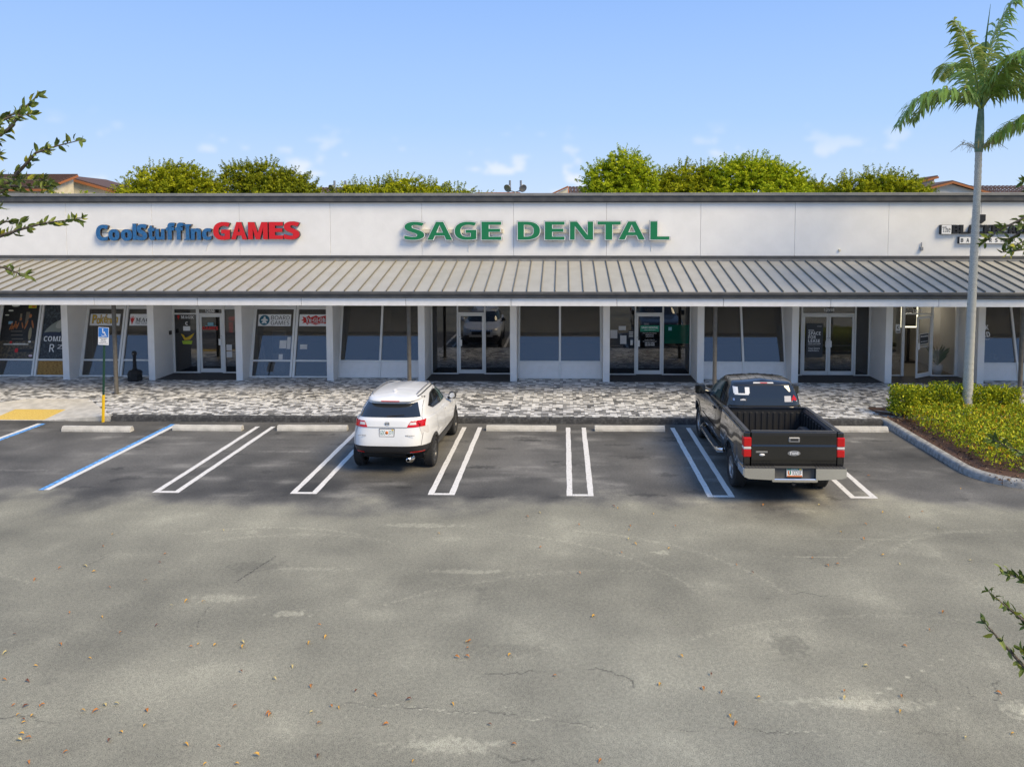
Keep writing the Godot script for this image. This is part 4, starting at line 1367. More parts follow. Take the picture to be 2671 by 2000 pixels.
	# bed floor and front wall with ribs
	var s := st()
	add_box(s, Vector3(0, 0.77, 1.9), Vector3(1.6, 0.03, 2.03))
	for k in 13: add_box(s, Vector3(-0.72 + 0.12 * k, 0.793, 1.9), Vector3(0.06, 0.016, 2.0), 0.004)
	put("bed_floor", done(s), M.bed_liner, c)
	s = st()
	add_box(s, Vector3(0, 1.04, 0.905), Vector3(1.66, 0.54, 0.03))
	for k in 12: add_box(s, Vector3(-0.72 + 0.131 * k, 1.0, 0.925), Vector3(0.06, 0.42, 0.02), 0.006)
	put("bed_front", done(s), M.bed_liner, c)
	put("bed_front_rail", slab(-0.84, 0.84, 1.30, 1.325, 0.888, 0.95, 0.008), M.car_black, c)
	# tailgate with its handle, crease and badges
	var gate := node("tailgate", c)
	s = st()
	var pr := PackedVector2Array([Vector2(2.855, 0.60), Vector2(2.925, 0.60), Vector2(2.935, 0.75), Vector2(2.945, 0.80), Vector2(2.945, 1.04), Vector2(2.935, 1.075), Vector2(2.935, 1.25), Vector2(2.93, 1.30), Vector2(2.915, 1.325), Vector2(2.875, 1.325), Vector2(2.86, 1.30)])
	add_prism(s, pr, -0.826, 0.826, Transform3D(Basis(Vector3(0, 0, 1), Vector3(0, 1, 0), Vector3(1, 0, 0)), Vector3.ZERO))
	put("gate_panel", done(s), M.car_black, gate)
	put("gate_cap", slab(-0.82, 0.82, 1.326, 1.338, 2.868, 2.925, 0.004), M.step_pad, gate)
	put("gate_lower", slab(-0.95, 0.95, 0.52, 0.597, 2.86, 2.93, 0.01), M.car_black, c)
	put("gate_handle", box(Vector3(0, 1.17, 2.945), Vector3(0.22, 0.1, 0.03), 0.014), M.grey_metal, gate)
	put("handle_recess", box(Vector3(0, 1.175, 2.962), Vector3(0.15, 0.04, 0.006), 0.002), M.rubber, gate)
	s = st()
	for k in 24:
		var a := TAU * k / 24.0
		var b := TAU * (k + 1) / 24.0
		s.set_smooth_group(-1)
		tri(s, Vector3(0, 0.915, 2.958), Vector3(0.125 * cos(a), 0.915 + 0.05 * sin(a), 2.953), Vector3(0.125 * cos(b), 0.915 + 0.05 * sin(b), 2.953))
		quad(s, Vector3(0.125 * cos(a), 0.915 + 0.05 * sin(a), 2.953), Vector3(0.125 * cos(a), 0.915 + 0.05 * sin(a), 2.94), Vector3(0.125 * cos(b), 0.915 + 0.05 * sin(b), 2.94), Vector3(0.125 * cos(b), 0.915 + 0.05 * sin(b), 2.953))
	put("oval_emblem", done(s), M.grey_metal, gate)
	letter("Ford", serif_bold, -0.085, 0.085, 0.89, 0.945, 2.962, 0.006, M.white_print, gate, "emblem_lettering")
	put("name_badge", box(Vector3(-0.63, 0.935, 2.946), Vector3(0.23, 0.03, 0.008), 0.003), M.grey_metal, gate)
	s = st()
	add_lathe(s, Vector3.ZERO, Vector3(0, 0, 1), [Vector2(0, 0.05), Vector2(0.006, 0.048), Vector2(0.007, 0.0)], 20)
	var oval := put("small_badge", done(s), M.white_print, gate, Vector3(-0.62, 0.88, 2.944))
	oval.scale = Vector3(1.1, 0.5, 1)
	# bumper middle, hitch and plate
	put("bumper_middle", slab(-0.40, 0.40, 0.43, 0.655, 2.93, 2.985, 0.01), M.step_pad, c)
	put("bumper_bar", slab(-0.44, 0.44, 0.385, 0.455, 2.95, 3.055, 0.015), M.bright_metal, c)
	put("bumper_step", slab(-0.40, 0.40, 0.656, 0.669, 2.94, 3.04, 0.004), M.step_pad, c)
	put("hitch_tube", tube([Vector3(-0.02, 0.36, 2.7), Vector3(-0.02, 0.36, 3.03)], [0.04, 0.04], 8), M.rubber, c)
	license_plate(c, Vector3(0.0, 0.56, 2.995), -0.12, "", "X32UF", true)
	# back glass with its stickers, high lamp, roof ribs
	put("rear_window", end_patch(l, 1.0, 6.1, 8.05, Vector2(-0.80, -0.66), Vector2(0.80, 0.66), 0.007, 10, 24), M.car_glass, c)
	put("window_surround", end_patch(l, 1.0, 5.95, 8.2, Vector2(-0.825, -0.675), Vector2(0.825, 0.675), 0.003, 10, 24), M.rubber, c)
	put("high_lamp", end_patch(l, 1.0, 8.7, 9.15, Vector2(-0.23, -0.22), Vector2(0.23, 0.22), 0.014, 3, 8), M.lamp_clear, c)
	put("high_lamp", end_patch(l, 1.0, 8.8, 9.05, Vector2(-0.07, -0.07), Vector2(0.09, 0.09), 0.019, 3, 8), M.lamp_red, c)
	for k in 6:
		var x := -0.45 + 0.18 * k
		var pts := []
		for j in 9:
			var z := lerpf(-0.28, 0.50, j / 8.0)
			var best := 9.0 + clampf(1.0 - absf(x) / 0.62, 0.0, 1.0)
			pts.append(Vector3(x, side_height(l, x, z) + 0.001, z))
		put("roof_rib", tube(pts, [0.006, 0.008, 0.008, 0.008, 0.008, 0.008, 0.008, 0.008, 0.006], 6), M.car_black, c)
	stickers(c, l)
	for k in c.get_children():
		if not k.name.begins_with("wheel"): k.position.y += 0.085
	# the pale cloth bundle that lies in the bed
	var b := thing("folded_tarp", "pale grey folded tarp lying in the black pickup's bed", "tarp", Vector3(4.3, 0.887, -14.75), 0.1)
	var tarp := st()
	var rows := []
	var tn := noise(3.0, 77, 3)
	for i in 13:
		var row := []
		for k in 9:
			var u := i / 12.0 * 2.0 - 1.0
			var v := k / 8.0 * 2.0 - 1.0
			row.append(Vector3(u * 0.26, 0.012 + 0.15 * (1.0 - pow(absf(u), 4.0)) * (1.0 - pow(absf(v), 4.0)) * (1.0 + 0.5 * tn.get_noise_2d(u, v)), v * 0.16))
		rows.append(row)
	add_sheet(tarp, rows)
	put("cloth", done(tarp), mat("tarp", lin(0.42, 0.40, 0.37), 0.8), b)

# height of the roof over (x, z)
func side_height(l: Array, x: float, z: float) -> float:
	var lo := 8.0
	var hi := float(l.size() - 1)
	for k in 18:
		var m := (lo + hi) / 2.0
		if side_at(l, m, z).x > absf(x): lo = m
		else: hi = m
	return side_at(l, lo, z).y

# decals on the pickup's back glass
func stickers(c: Node3D, l: Array) -> void:
	var stick := func(called: String, poly: Array, m: Material):
		# (x, v) corners laid on the glass
		var s := st()
		s.set_smooth_group(-1)
		var p := PackedVector2Array(poly)
		if not Geometry2D.is_polygon_clockwise(p): p.reverse()
		var idx := Geometry2D.triangulate_polygon(p)
		for i in range(0, idx.size(), 3):
			tri(s, end_at(l, p[idx[i]].y, p[idx[i]].x, 1.0, 0.011), end_at(l, p[idx[i + 1]].y, p[idx[i + 1]].x, 1.0, 0.011), end_at(l, p[idx[i + 2]].y, p[idx[i + 2]].x, 1.0, 0.011))
		put(called, done(s), m, c)
	for a in [[-0.68, -0.58, 7.12, 7.82], [-0.43, -0.33, 7.12, 7.82], [-0.66, -0.35, 6.98, 7.14]]:
		put("letter_decal", end_patch(l, 1.0, a[2], a[3], Vector2(a[0], a[0]), Vector2(a[1], a[1]), 0.011, 4, 4), M.white_print, c)
	stick.call("decal", [Vector2(-0.74, 6.45), Vector2(-0.40, 6.45), Vector2(-0.40, 6.75), Vector2(-0.735, 6.75)], M.step_pad)
	stick.call("decal", [Vector2(-0.70, 6.5), Vector2(-0.66, 6.5), Vector2(-0.66, 6.68), Vector2(-0.70, 6.68)], M.pale_blue_print)
	stick.call("decal", [Vector2(-0.545, 6.52), Vector2(-0.425, 6.52), Vector2(-0.425, 6.62), Vector2(-0.48, 6.68), Vector2(-0.545, 6.6)], M.lamp_clear)
	stick.call("decal", [Vector2(0.44, 6.42), Vector2(0.59, 6.42), Vector2(0.59, 6.9), Vector2(0.44, 6.9)], M.lamp_clear)
	stick.call("decal", [Vector2(0.60, 6.5), Vector2(0.72, 6.5), Vector2(0.73, 6.62), Vector2(0.70, 6.78), Vector2(0.655, 6.98), Vector2(0.64, 6.85), Vector2(0.61, 6.7)], M.lamp_red)
	stick.call("decal", [Vector2(0.60, 6.42), Vector2(0.74, 6.42), Vector2(0.74, 6.47), Vector2(0.60, 6.47)], M.lamp_clear)
# ---------------------------------------------------------------- signs on the wall
func sign_colors() -> void:
	mottled("letter_blue", [[0.3, lin(0.018, 0.105, 0.27)], [0.7, lin(0.03, 0.145, 0.34)]], 0.35, 0.6)
	mat("letter_red", lin(0.62, 0.010, 0.014), 0.35)
	mat("letter_green", lin(0.008, 0.18, 0.065), 0.35)
	mat("letter_side", lin(0.05, 0.045, 0.05), 0.6)
	mat("raceway", lin(0.66, 0.60, 0.46), 0.6)

func shop_signs() -> void:
	sign_colors()
	var wall := -25.458
	# blue and red channel letters
	var s := thing("shop_sign", "blue and red three-dimensional letters of the games shop on the white wall", "sign", Vector3(-12.3, 4.88, wall))
	var px := func(x: float) -> float: return -15.79 + (x - 42.0) * 0.003306 + 12.3
	var py := func(y: float) -> float: return (262.0 - y) * 0.00327
	put("raceway", slab(px.call(90), px.call(2120), 0.26, 0.36, 0.0, 0.03, 0.004), M.raceway, s)
	for a in [["C", 42, 172, 270, 103], ["o", 170, 284, 268, 150], ["o", 300, 415, 270, 150], ["l", 422, 462, 262, 92], ["S", 463, 572, 266, 97], ["t", 578, 650, 264, 112], ["u", 657, 752, 262, 146], ["f", 765, 862, 260, 82], ["f", 860, 952, 260, 82], ["n", 1022, 1128, 262, 140], ["c", 1140, 1238, 262, 140]]:
		channel_letter(s, a[0], heavy, px.call(a[1]), px.call(a[2]), py.call(a[3]), py.call(a[4]), M.letter_blue)
	channel_letter(s, "I", serif_bold, px.call(950), px.call(1030), py.call(262), py.call(98), M.letter_blue)
	for a in [["G", 1254, 1428, 260, 76], ["A", 1438, 1600, 256, 76], ["M", 1612, 1814, 254, 76], ["E", 1827, 1972, 252, 75], ["S", 1978, 2142, 256, 70]]:
		channel_letter(s, a[0], heavy, px.call(a[1]), px.call(a[2]), py.call(a[3]), py.call(a[4]), M.letter_red)
	put("hanging_wire", tube([Vector3(px.call(1195), 0.02, 0.05), Vector3(px.call(1190), -0.12, 0.03), Vector3(px.call(1160), -0.36, 0.008)], [0.008, 0.008, 0.006], 6), M.white_metal, s)
	# wide green letters with a white edge
	s = thing("shop_sign", "wide green letters with white edges of the dental office on the white wall", "sign", Vector3(-0.9, 4.87, wall))
	px = func(x: float) -> float: return -5.34 + (x - 38.0) * 0.004215 + 0.9
	py = func(y: float) -> float: return (203.0 - y) * 0.00418
	put("raceway", slab(px.call(90), px.call(830), 0.25, 0.38, 0.0, 0.08, 0.004), M.raceway, s)
	put("raceway", slab(px.call(960), px.call(2000), 0.25, 0.38, 0.0, 0.08, 0.004), M.raceway, s)
	for a in [["S", 40, 210], ["A", 222, 432], ["G", 442, 624], ["E", 654, 821], ["D", 941, 1127], ["E", 1156, 1322], ["N", 1354, 1547], ["T", 1571, 1764], ["A", 1737, 1955], ["L", 1986, 2147]]:
		var x0: float = px.call(a[1])
		var x1: float = px.call(a[2])
		var y0: float = py.call(203.0 - 4.0 * (a[1] / 2147.0))
		var y1: float = py.call(50.0 - 4.0 * (a[1] / 2147.0))
		var n := node("channel_letter", s)
		letter(a[0], bold_edge, x0 - 0.012, x1 + 0.012, y0 - 0.012, y1 + 0.012, 0.16, 0.075, M.grey_metal, n, "letter_can")
		letter(a[0], bold_edge, x0, x1, y0, y1, 0.165, 0.08, M.white_print, n, "letter_edge")
		letter(a[0], sans_bold, x0 + 0.024, x1 - 0.024, y0 + 0.020, y1 - 0.020, 0.171, 0.05, M.letter_green, n, "letter_face")
	put("hanging_conduit", tube([Vector3(px.call(556), 0.0, 0.05), Vector3(px.call(552), -0.22, 0.02), Vector3(px.call(550), -0.38, 0.0)], [0.009, 0.009, 0.014], 6), M.white_metal, s)
	put("hanging_conduit", tube([Vector3(px.call(1998), 0.02, 0.05), Vector3(px.call(2002), -0.2, 0.02), Vector3(px.call(2004), -0.36, 0.0)], [0.009, 0.009, 0.014], 6), M.white_metal, s)
	# barber: black letters, two white boxes, a black shield
	s = thing("shop_sign", "black letters and white boxes of the barber shop behind the palm trunk", "sign", Vector3(13.9, 4.77, wall))
	var o := 13.9
	put("sign_box", slab(12.44 - o, 12.79 - o, 0.31, 0.62, 0.0, 0.11, 0.006), M.black, s)
	put("sign_face", slab(12.475 - o, 12.788 - o, 0.318, 0.612, 0.111, 0.114), M.white_print, s)
	letter("The", serif, 12.50 - o, 12.76 - o, 0.38, 0.56, 0.118, 0.004, M.black, s, "lettering")
	var x := 12.82
	for ch in "BLACKBEARD":
		letter(ch, heavy, x - o, x + 0.245 - o, 0.325, 0.62, 0.11, 0.11, M.black, s)
		x += 0.262
	put("sign_box", slab(13.05 - o, 14.98 - o, 0.0, 0.225, 0.0, 0.10, 0.006), M.black, s)
	put("sign_face", slab(13.075 - o, 14.975 - o, 0.008, 0.217, 0.101, 0.104), M.white_print, s)
	x = 13.11
	for ch in "BARBERSHOP":
		letter(ch, sans_bold, x - o, x + 0.085 - o, 0.05, 0.175, 0.108, 0.004, M.black, s, "lettering")
		x += 0.186
	put("shield", prism(PackedVector2Array([Vector2(-0.30, 0.96), Vector2(0.0, 0.96), Vector2(0.0, 0.76), Vector2(-0.12, 0.66), Vector2(-0.18, 0.66), Vector2(-0.30, 0.76)]), 0.0, 0.1), M.black, s)
	# small fixtures on the wall
	var w := thing("wall_box", "small grey junction box with a conduit stub left of the barber sign", "junction box", Vector3(11.87, 4.55, wall))
	put("box", box(Vector3(0, 0.05, 0.04), Vector3(0.09, 0.12, 0.08), 0.01), M.grey_metal, w)
	put("conduit", tube([Vector3(0, 0.11, 0.03), Vector3(0, 0.26, 0.03)], [0.02, 0.016], 8), M.grey_metal, w)
	w = thing("wall_box", "tiny pale junction box on the white wall above the vacant shop", "junction box", Vector3(9.18, 4.52, wall))
	put("box", box(Vector3(0, 0.03, 0.02), Vector3(0.07, 0.07, 0.04), 0.008), M.raceway, w)

func channel_letter(s: Node3D, ch: String, font: Font, x0: float, x1: float, y0: float, y1: float, face: Material) -> void:
	var n := node("channel_letter", s)
	letter(ch, font, x0, x1, y0, y1, 0.125, 0.11, M.letter_side, n, "letter_can")
	letter(ch, font, x0 + 0.002, x1 - 0.002, y0 + 0.002, y1 - 0.002, 0.131, 0.01, face, n, "letter_face")
# ---------------------------------------------------------------- what hangs in and on the shop windows
# a holder that lies in the plane of a leaning window; x and t count from the bay's foot
func on_window(called: String, label: String, category: String, bay: int, group := "") -> Node3D:
	var o := thing(called, label, category, Vector3(WINDOW_BAYS[bay][0], 0.15, FOOT), 0.0, group)
	o.rotation.x = -LEAN
	return o

func on_door(called: String, label: String, category: String, group := "") -> Node3D:
	return thing(called, label, category, Vector3(0, 0, -26.436), 0.0, group)

func sheet(parent: Node3D, called: String, x0: float, x1: float, y0: float, y1: float, m: Material, z := 0.004) -> MeshInstance3D:
	return put(called, slab(x0, x1, y0, y1, z - 0.003, z), m, parent)

func picture(key: String, img: Image) -> StandardMaterial3D:
	var m := mat(key, Color.WHITE, 0.45)
	m.albedo_texture = ImageTexture.create_from_image(img)
	return m

# a flat sheet whose picture fills it
func print_sheet(parent: Node3D, called: String, x0: float, x1: float, y0: float, y1: float, m: Material, z := 0.004) -> void:
	var s := st()
	s.set_smooth_group(-1)
	for k in [[x0, y1, 0, 0], [x1, y1, 1, 0], [x1, y0, 1, 1], [x0, y1, 0, 0], [x1, y0, 1, 1], [x0, y0, 0, 1]]:
		s.set_uv(Vector2(k[2], k[3]))
		s.add_vertex(Vector3(k[0], k[1], z))
	put(called, done(s), m, parent)

func spot(img: Image, cx: float, cy: float, rx: float, ry: float, c: Color, tilt := 0.0) -> void:
	var w := img.get_width()
	var h := img.get_height()
	var r := maxf(rx, ry) + 1.0
	for y in range(maxi(0, int(cy - r)), mini(h - 1, int(cy + r)) + 1):
		for x in range(maxi(0, int(cx - r)), mini(w - 1, int(cx + r)) + 1):
			var d := Vector2(x - cx, y - cy).rotated(-tilt)
			if (d.x / rx) * (d.x / rx) + (d.y / ry) * (d.y / ry) < 1.0: img.set_pixel(x, y, c)

func window_things() -> void:
	rng.seed = 91
	var yellow := mat("print_yellow", lin(0.62, 0.40, 0.02), 0.5)
	var navy := mat("print_navy", lin(0.015, 0.05, 0.22), 0.5)
	var red := mat("print_red", lin(0.55, 0.02, 0.015), 0.5)
	var teal := mat("print_teal", lin(0.02, 0.13, 0.20), 0.5)
	var green := mat("print_green", lin(0.0, 0.22, 0.13), 0.45)
	var dark := mat("print_dark", lin(0.035, 0.04, 0.045), 0.5)
	var paper := mat("paper", lin(0.62, 0.62, 0.62), 0.7)
	gym_posters()
	# a plywood sheet closes one low pane
	var grain := mottled("plywood", [[0.2, lin(0.16, 0.075, 0.015)], [0.5, lin(0.36, 0.19, 0.04)], [0.8, lin(0.46, 0.27, 0.07)]], 0.7, 0.8, 0.02)
	grain.uv1_scale = Vector3(0.9, 4.0, 0.9)
	var o := on_window("plywood_sheet", "orange-brown plywood sheet closing the low pane below the gym poster", "plywood", 0)
	put("board", slab(1.60, 2.75, 0.055, 0.54, -0.003, 0.012), grain, o)
	# banners of the games shop
	o = on_window("window_banner", "white banner with yellow and blue bubbly lettering in the games shop window", "banner", 1, "white banners in the games shop windows")
	sheet(o, "banner_sheet", 0.16, 1.22, 1.78, 2.19, M.white_print)
	var x := 0.24
	var i := 0
	for ch in "Pokémon":
		var wd := 0.15 if ch == "P" else 0.12
		var up: float = [0.0, -0.02, 0.0, 0.01, -0.02, -0.01, 0.02][i]
		var hi := 0.30 if ch in ["P", "k", "é"] else 0.2
		letter(ch, sans_bold if ch == "m" else heavy, x - 0.008, x + wd + 0.008, 1.852 + up, 1.868 + up + hi, 0.008, 0.003, navy, o, "lettering_edge")
		letter(ch, sans_bold, x, x + wd, 1.86 + up, 1.86 + up + hi, 0.011, 0.003, yellow, o, "lettering")
		x += wd + 0.006
		i += 1
	o = on_window("window_banner", "white banner with a red flame mark and black capitals beside the fin", "banner", 1, "white banners in the games shop windows")
	sheet(o, "banner_sheet", 1.57, 2.60, 1.78, 2.19, M.white_print)
	flame(o, 1.66, 1.98, 0.12, red)
	letter("MAGIC", serif_bold, 1.78, 2.5, 1.91, 2.05, 0.008, 0.003, M.black, o, "lettering")
	letter("THE GATHERING", serif_bold, 1.78, 2.5, 1.84, 1.88, 0.008, 0.003, M.black, o, "lettering")
	o = on_window("window_banner", "white banner reading BOARD GAMES with a blue round pawn emblem", "banner", 2, "white banners in the games shop windows")
	sheet(o, "banner_sheet", 0.17, 1.32, 1.78, 2.19, M.white_print)
	var disc := st()
	add_lathe(disc, Vector3(0.39, 1.985, 0.005), Vector3(0, 0, 1), [Vector2(0.0, 0.18), Vector2(0.003, 0.18), Vector2(0.003, 0.0)], 28, -1)
	put("emblem_disc", done(disc), teal, o)
	put("emblem_pawn", prism(PackedVector2Array([Vector2(0.39, 2.12), Vector2(0.43, 2.08), Vector2(0.425, 2.04), Vector2(0.51, 2.0), Vector2(0.50, 1.965), Vector2(0.44, 1.96), Vector2(0.49, 1.87), Vector2(0.41, 1.87), Vector2(0.39, 1.91), Vector2(0.37, 1.87), Vector2(0.29, 1.87), Vector2(0.34, 1.96), Vector2(0.28, 1.965), Vector2(0.27, 2.0), Vector2(0.355, 2.04), Vector2(0.35, 2.08)]), 0.009, 0.011), M.white_print, o)
	letter("BOARD", sans, 0.62, 1.27, 2.0, 2.14, 0.008, 0.003, M.black, o, "lettering")
	letter("GAMES", sans, 0.62, 1.27, 1.82, 1.96, 0.008, 0.003, M.black, o, "lettering")
	o = on_window("window_banner", "white banner with jagged red shape and white outlined lettering", "banner", 2, "white banners in the games shop windows")
	sheet(o, "banner_sheet", 1.62, 2.74, 1.78, 2.19, M.white_print)
	put("jagged_shape", prism(PackedVector2Array([Vector2(1.68, 1.98), Vector2(1.76, 2.03), Vector2(1.72, 2.12), Vector2(1.84, 2.08), Vector2(1.95, 2.16), Vector2(2.0, 2.08), Vector2(2.2, 2.16), Vector2(2.3, 2.09), Vector2(2.55, 2.16), Vector2(2.6, 2.05), Vector2(2.7, 2.0), Vector2(2.58, 1.93), Vector2(2.6, 1.86), Vector2(2.4, 1.88), Vector2(2.2, 1.82), Vector2(2.0, 1.88), Vector2(1.9, 1.82), Vector2(1.86, 1.9), Vector2(1.72, 1.88), Vector2(1.78, 1.95)]), 0.004, 0.007), red, o)
	letter("Yu-Gi-Oh!", serif_bold, 1.83, 2.60, 1.91, 2.09, 0.012, 0.003, M.black, o, "lettering_edge")
	letter("Yu-Gi-Oh!", serif_bold, 1.845, 2.585, 1.92, 2.08, 0.014, 0.003, M.white_print, o, "lettering")
	letter("TRADING CARD GAME", sans_bold, 1.9, 2.5, 1.86, 1.895, 0.012, 0.003, M.white_print, o, "lettering")
	# goods behind the glass of that window
	for a in [[-10.55, 0.22, "narrow white panel leaning behind the glass, left of two"], [-10.42, 0.34, "narrow white panel leaning behind the glass, right of two"]]:
		var g := thing("leaning_panel", a[2], "panel", Vector3(a[0], 0.15, -26.25), 0.0, "white panels leaning inside the games shop")
		var b := put("board", slab(-0.03, 0.03, 0, 1.4, -0.02, 0.02, 0.004), M.white_metal, g)
		b.rotation.z = a[1] * 0.4
	var g := thing("display_stand", "tall blue and white cardboard display stand inside the games shop", "display stand", Vector3(-9.98, 0.15, -26.3))
	put("panel", slab(-0.24, 0.24, 0.0, 1.55, -0.03, 0.03, 0.004), paper, g)
	put("print_area", slab(-0.22, 0.22, 0.75, 1.5, 0.031, 0.034), mat("display_blue", lin(0.08, 0.22, 0.42), 0.5), g)
	put("print_area", slab(-0.2, 0.2, 0.1, 0.6, 0.031, 0.034), M.white_print, g)
	for k in 5:
		var n := on_window("paper_notice", ["wide white paper notice beside the tall display stand", "tall narrow paper notice at the mullion of the BOARD GAMES window", "small low white card at the foot of the BOARD GAMES pane", "upper strip of white cards below the jagged red banner", "lower strip of white cards below the jagged red banner"][k], "notice", 2, "paper notices in the games shop window")
		var q: Array = [[0.98, 1.22, 1.0, 1.28], [1.24, 1.36, 0.98, 1.4], [0.98, 1.12, 0.62, 0.8], [1.7, 1.95, 1.05, 1.14], [1.7, 1.95, 0.98, 1.04]][k]
		sheet(n, "paper_sheet", q[0], q[1], q[2], q[3], paper, 0.002)
	# games shop entrance
	o = on_door("door_lettering", "white capitals with a red mark on the sidelight left of door 12550", "lettering")
	flame(o, -13.62, 2.15, 0.07, red)
	letter("MAGIC", serif_bold, -13.53, -13.05, 2.09, 2.19, 0.004, 0.003, M.white_print, o, "lettering")
	o = on_door("door_sticker", "white square notice under a round mark left of door 12550", "sticker")
	sheet(o, "paper_sheet", -13.46, -13.21, 1.66, 1.82, M.white_print)
	letter("C", heavy, -13.38, -13.29, 1.86, 1.98, 0.004, 0.003, M.white_print, o, "mark")
	o = on_door("door_sticker", "yellow and orange winged sticker with green base left of door 12550", "sticker")
	put("wing", prism(PackedVector2Array([Vector2(-13.55, 1.56), Vector2(-13.44, 1.5), Vector2(-13.4, 1.42), Vector2(-13.32, 1.43), Vector2(-13.2, 1.5), Vector2(-13.06, 1.58), Vector2(-13.14, 1.44), Vector2(-13.24, 1.34), Vector2(-13.42, 1.32), Vector2(-13.48, 1.42)]), 0.0, 0.003), yellow, o)
	put("base", prism(PackedVector2Array([Vector2(-13.52, 1.3), Vector2(-13.14, 1.3), Vector2(-13.18, 1.18), Vector2(-13.48, 1.18)]), 0.0, 0.003), mat("print_lime", lin(0.35, 0.5, 0.03), 0.5), o)
	o = on_door("door_sticker", "red GAMES lettering under a pale blue mark on the door 12550", "sticker")
	letter("GAMES", heavy, -12.76, -12.2, 1.70, 1.82, 0.036, 0.004, red, o, "lettering")
	sheet(o, "blue_mark", -12.56, -12.36, 1.86, 1.96, mat("print_sky", lin(0.2, 0.42, 0.5), 0.5), 0.034)
	sheet(o, "blue_mark", -12.66, -12.26, 1.83, 1.85, M.print_sky, 0.034)
	o = on_door("open_sign", "red glowing letters in the sidelight right of door 12550", "sign")
	var glow := mat("neon_red", lin(0.9, 0.05, 0.03), 0.4)
	glow.emission_enabled = true
	glow.emission = Color(1, 0.08, 0.05)
	glow.emission_energy_multiplier = 1.2
	letter("O", heavy, -11.84, -11.72, 2.02, 2.16, -0.03, 0.02, glow, o, "glowing_letter")
	letter("P", heavy, -11.7, -11.6, 2.02, 2.16, -0.03, 0.02, glow, o, "glowing_letter")
	for k in 5: letter("III", heavy, -11.83, -11.70, 1.60 + 0.075 * k, 1.65 + 0.075 * k, -0.03, 0.02, glow, o, "glowing_letter")
	for k in 2:
		o = on_door("paper_notice", ["upper white paper notice in the sidelight right of door 12550", "lower white paper notice in the sidelight right of door 12550"][k], "notice")
		sheet(o, "paper_sheet", -11.93, -11.73, 0.72 + 0.24 * (1 - k), 0.93 + 0.24 * (1 - k), paper)
	o = thing("camera_box", "small black doorbell camera on the fin left of door 12550", "camera", Vector3(-13.826, 1.62, -26.2))
	put("housing", slab(0.0, 0.05, -0.07, 0.07, -0.06, 0.06, 0.008), M.black, o)
	put("lens", slab(0.051, 0.056, 0.0, 0.04, -0.02, 0.02), M.chrome, o)
	# dental office
	o = on_door("door_panel", "green panel with white office lettering and hours on the dental door", "sticker")
	sheet(o, "green_sheet", 2.70, 3.36, 1.68, 1.90, green, 0.034)
	letter("SAGE DENTAL", sans_bold, 2.74, 3.32, 1.79, 1.86, 0.037, 0.003, M.white_print, o, "lettering")
	letter("FAMILY DENTISTRY", sans, 2.84, 3.22, 1.73, 1.755, 0.037, 0.003, M.white_print, o, "lettering")
	var line := 1.64
	for t in ["General, Specialty, Cosmetic", "Implant Dentistry", "mysagedental.com", "", "Monday - Friday 9 - 6", "Weekend Hours by Appointment"]:
		if t: letter(t, sans_bold, 3.03 - 0.0085 * t.length(), 3.03 + 0.0085 * t.length(), line - 0.03, line, 0.036, 0.003, M.white_print, o, "lettering")
		line -= 0.058
	letter("786-621-6866", sans_bold, 2.86, 3.2, line - 0.04, line, 0.036, 0.003, M.white_print, o, "lettering")
	letter("305-697-8363", sans_bold, 2.86, 3.2, line - 0.105, line - 0.06, 0.036, 0.003, M.white_print, o, "lettering")
	o = on_door("window_panel", "wide translucent green panel in the sidelight right of the dental door", "sticker")
	sheet(o, "green_sheet", 3.54, 4.41, 1.26, 1.92, mat("print_green_film", lin(0.0, 0.075, 0.05), 0.08), 0.002)
	sheet(o, "white_print", 3.68, 3.80, 1.72, 1.84, M.print_sky, 0.004)
	for k in 5:
		o = on_door("paper_notice", ["grey notice low in the sidelight left of the dental door", "grey notice at the left edge of the dental sidelight", "upper framed notice in the dental sidelight", "black framed notice beside the dental door", "small white card beside the dental door handle"][k], "notice")
		var q: Array = [[2.0, 2.22, 1.24, 1.54], [1.66, 1.9, 1.44, 1.73], [1.95, 2.2, 1.73, 1.87], [2.28, 2.48, 1.45, 1.72], [2.36, 2.44, 1.20, 1.38]][k]
		sheet(o, "paper_sheet", q[0], q[1], q[2], q[3], paper if k != 3 else dark, 0.003)
		if k == 3:
			for j in 3: sheet(o, "print_line", 2.31, 2.45, 1.50 + 0.07 * j, 1.53 + 0.07 * j, paper, 0.006)
	# vacant shop: lease poster, without the square code it carries
	o = on_door("lease_poster", "dark poster reading SPACE FOR LEASE on the vacant shop's left door", "poster")
	sheet(o, "poster_sheet", 8.46, 9.03, 0.80, 1.98, dark, 0.034)
	var rows := [["RETAIL", 1.72, 1.77, 0.2, sans_bold], ["SPACE", 1.58, 1.70, 0.42, sans_bold], ["FOR", 1.45, 1.565, 0.26, sans_bold], ["LEASE", 1.32, 1.435, 0.4, sans_bold], ["(305) 585-6668", 1.255, 1.295, 0.42, sans_bold], ["Your future", 1.09, 1.15, 0.4, serif_bold], ["starts here.", 1.01, 1.07, 0.38, serif_bold]]
	for r in rows: letter(r[0], r[4], 8.53, 8.53 + r[3], r[1], r[2], 0.037, 0.003, M.white_print, o, "lettering")
	sheet(o, "print_line", 8.53, 8.93, 1.215, 1.222, M.white_print, 0.036)
	sheet(o, "print_line", 8.82, 8.98, 1.88, 1.89, M.white_print, 0.036)
	# barber shop
	barber()

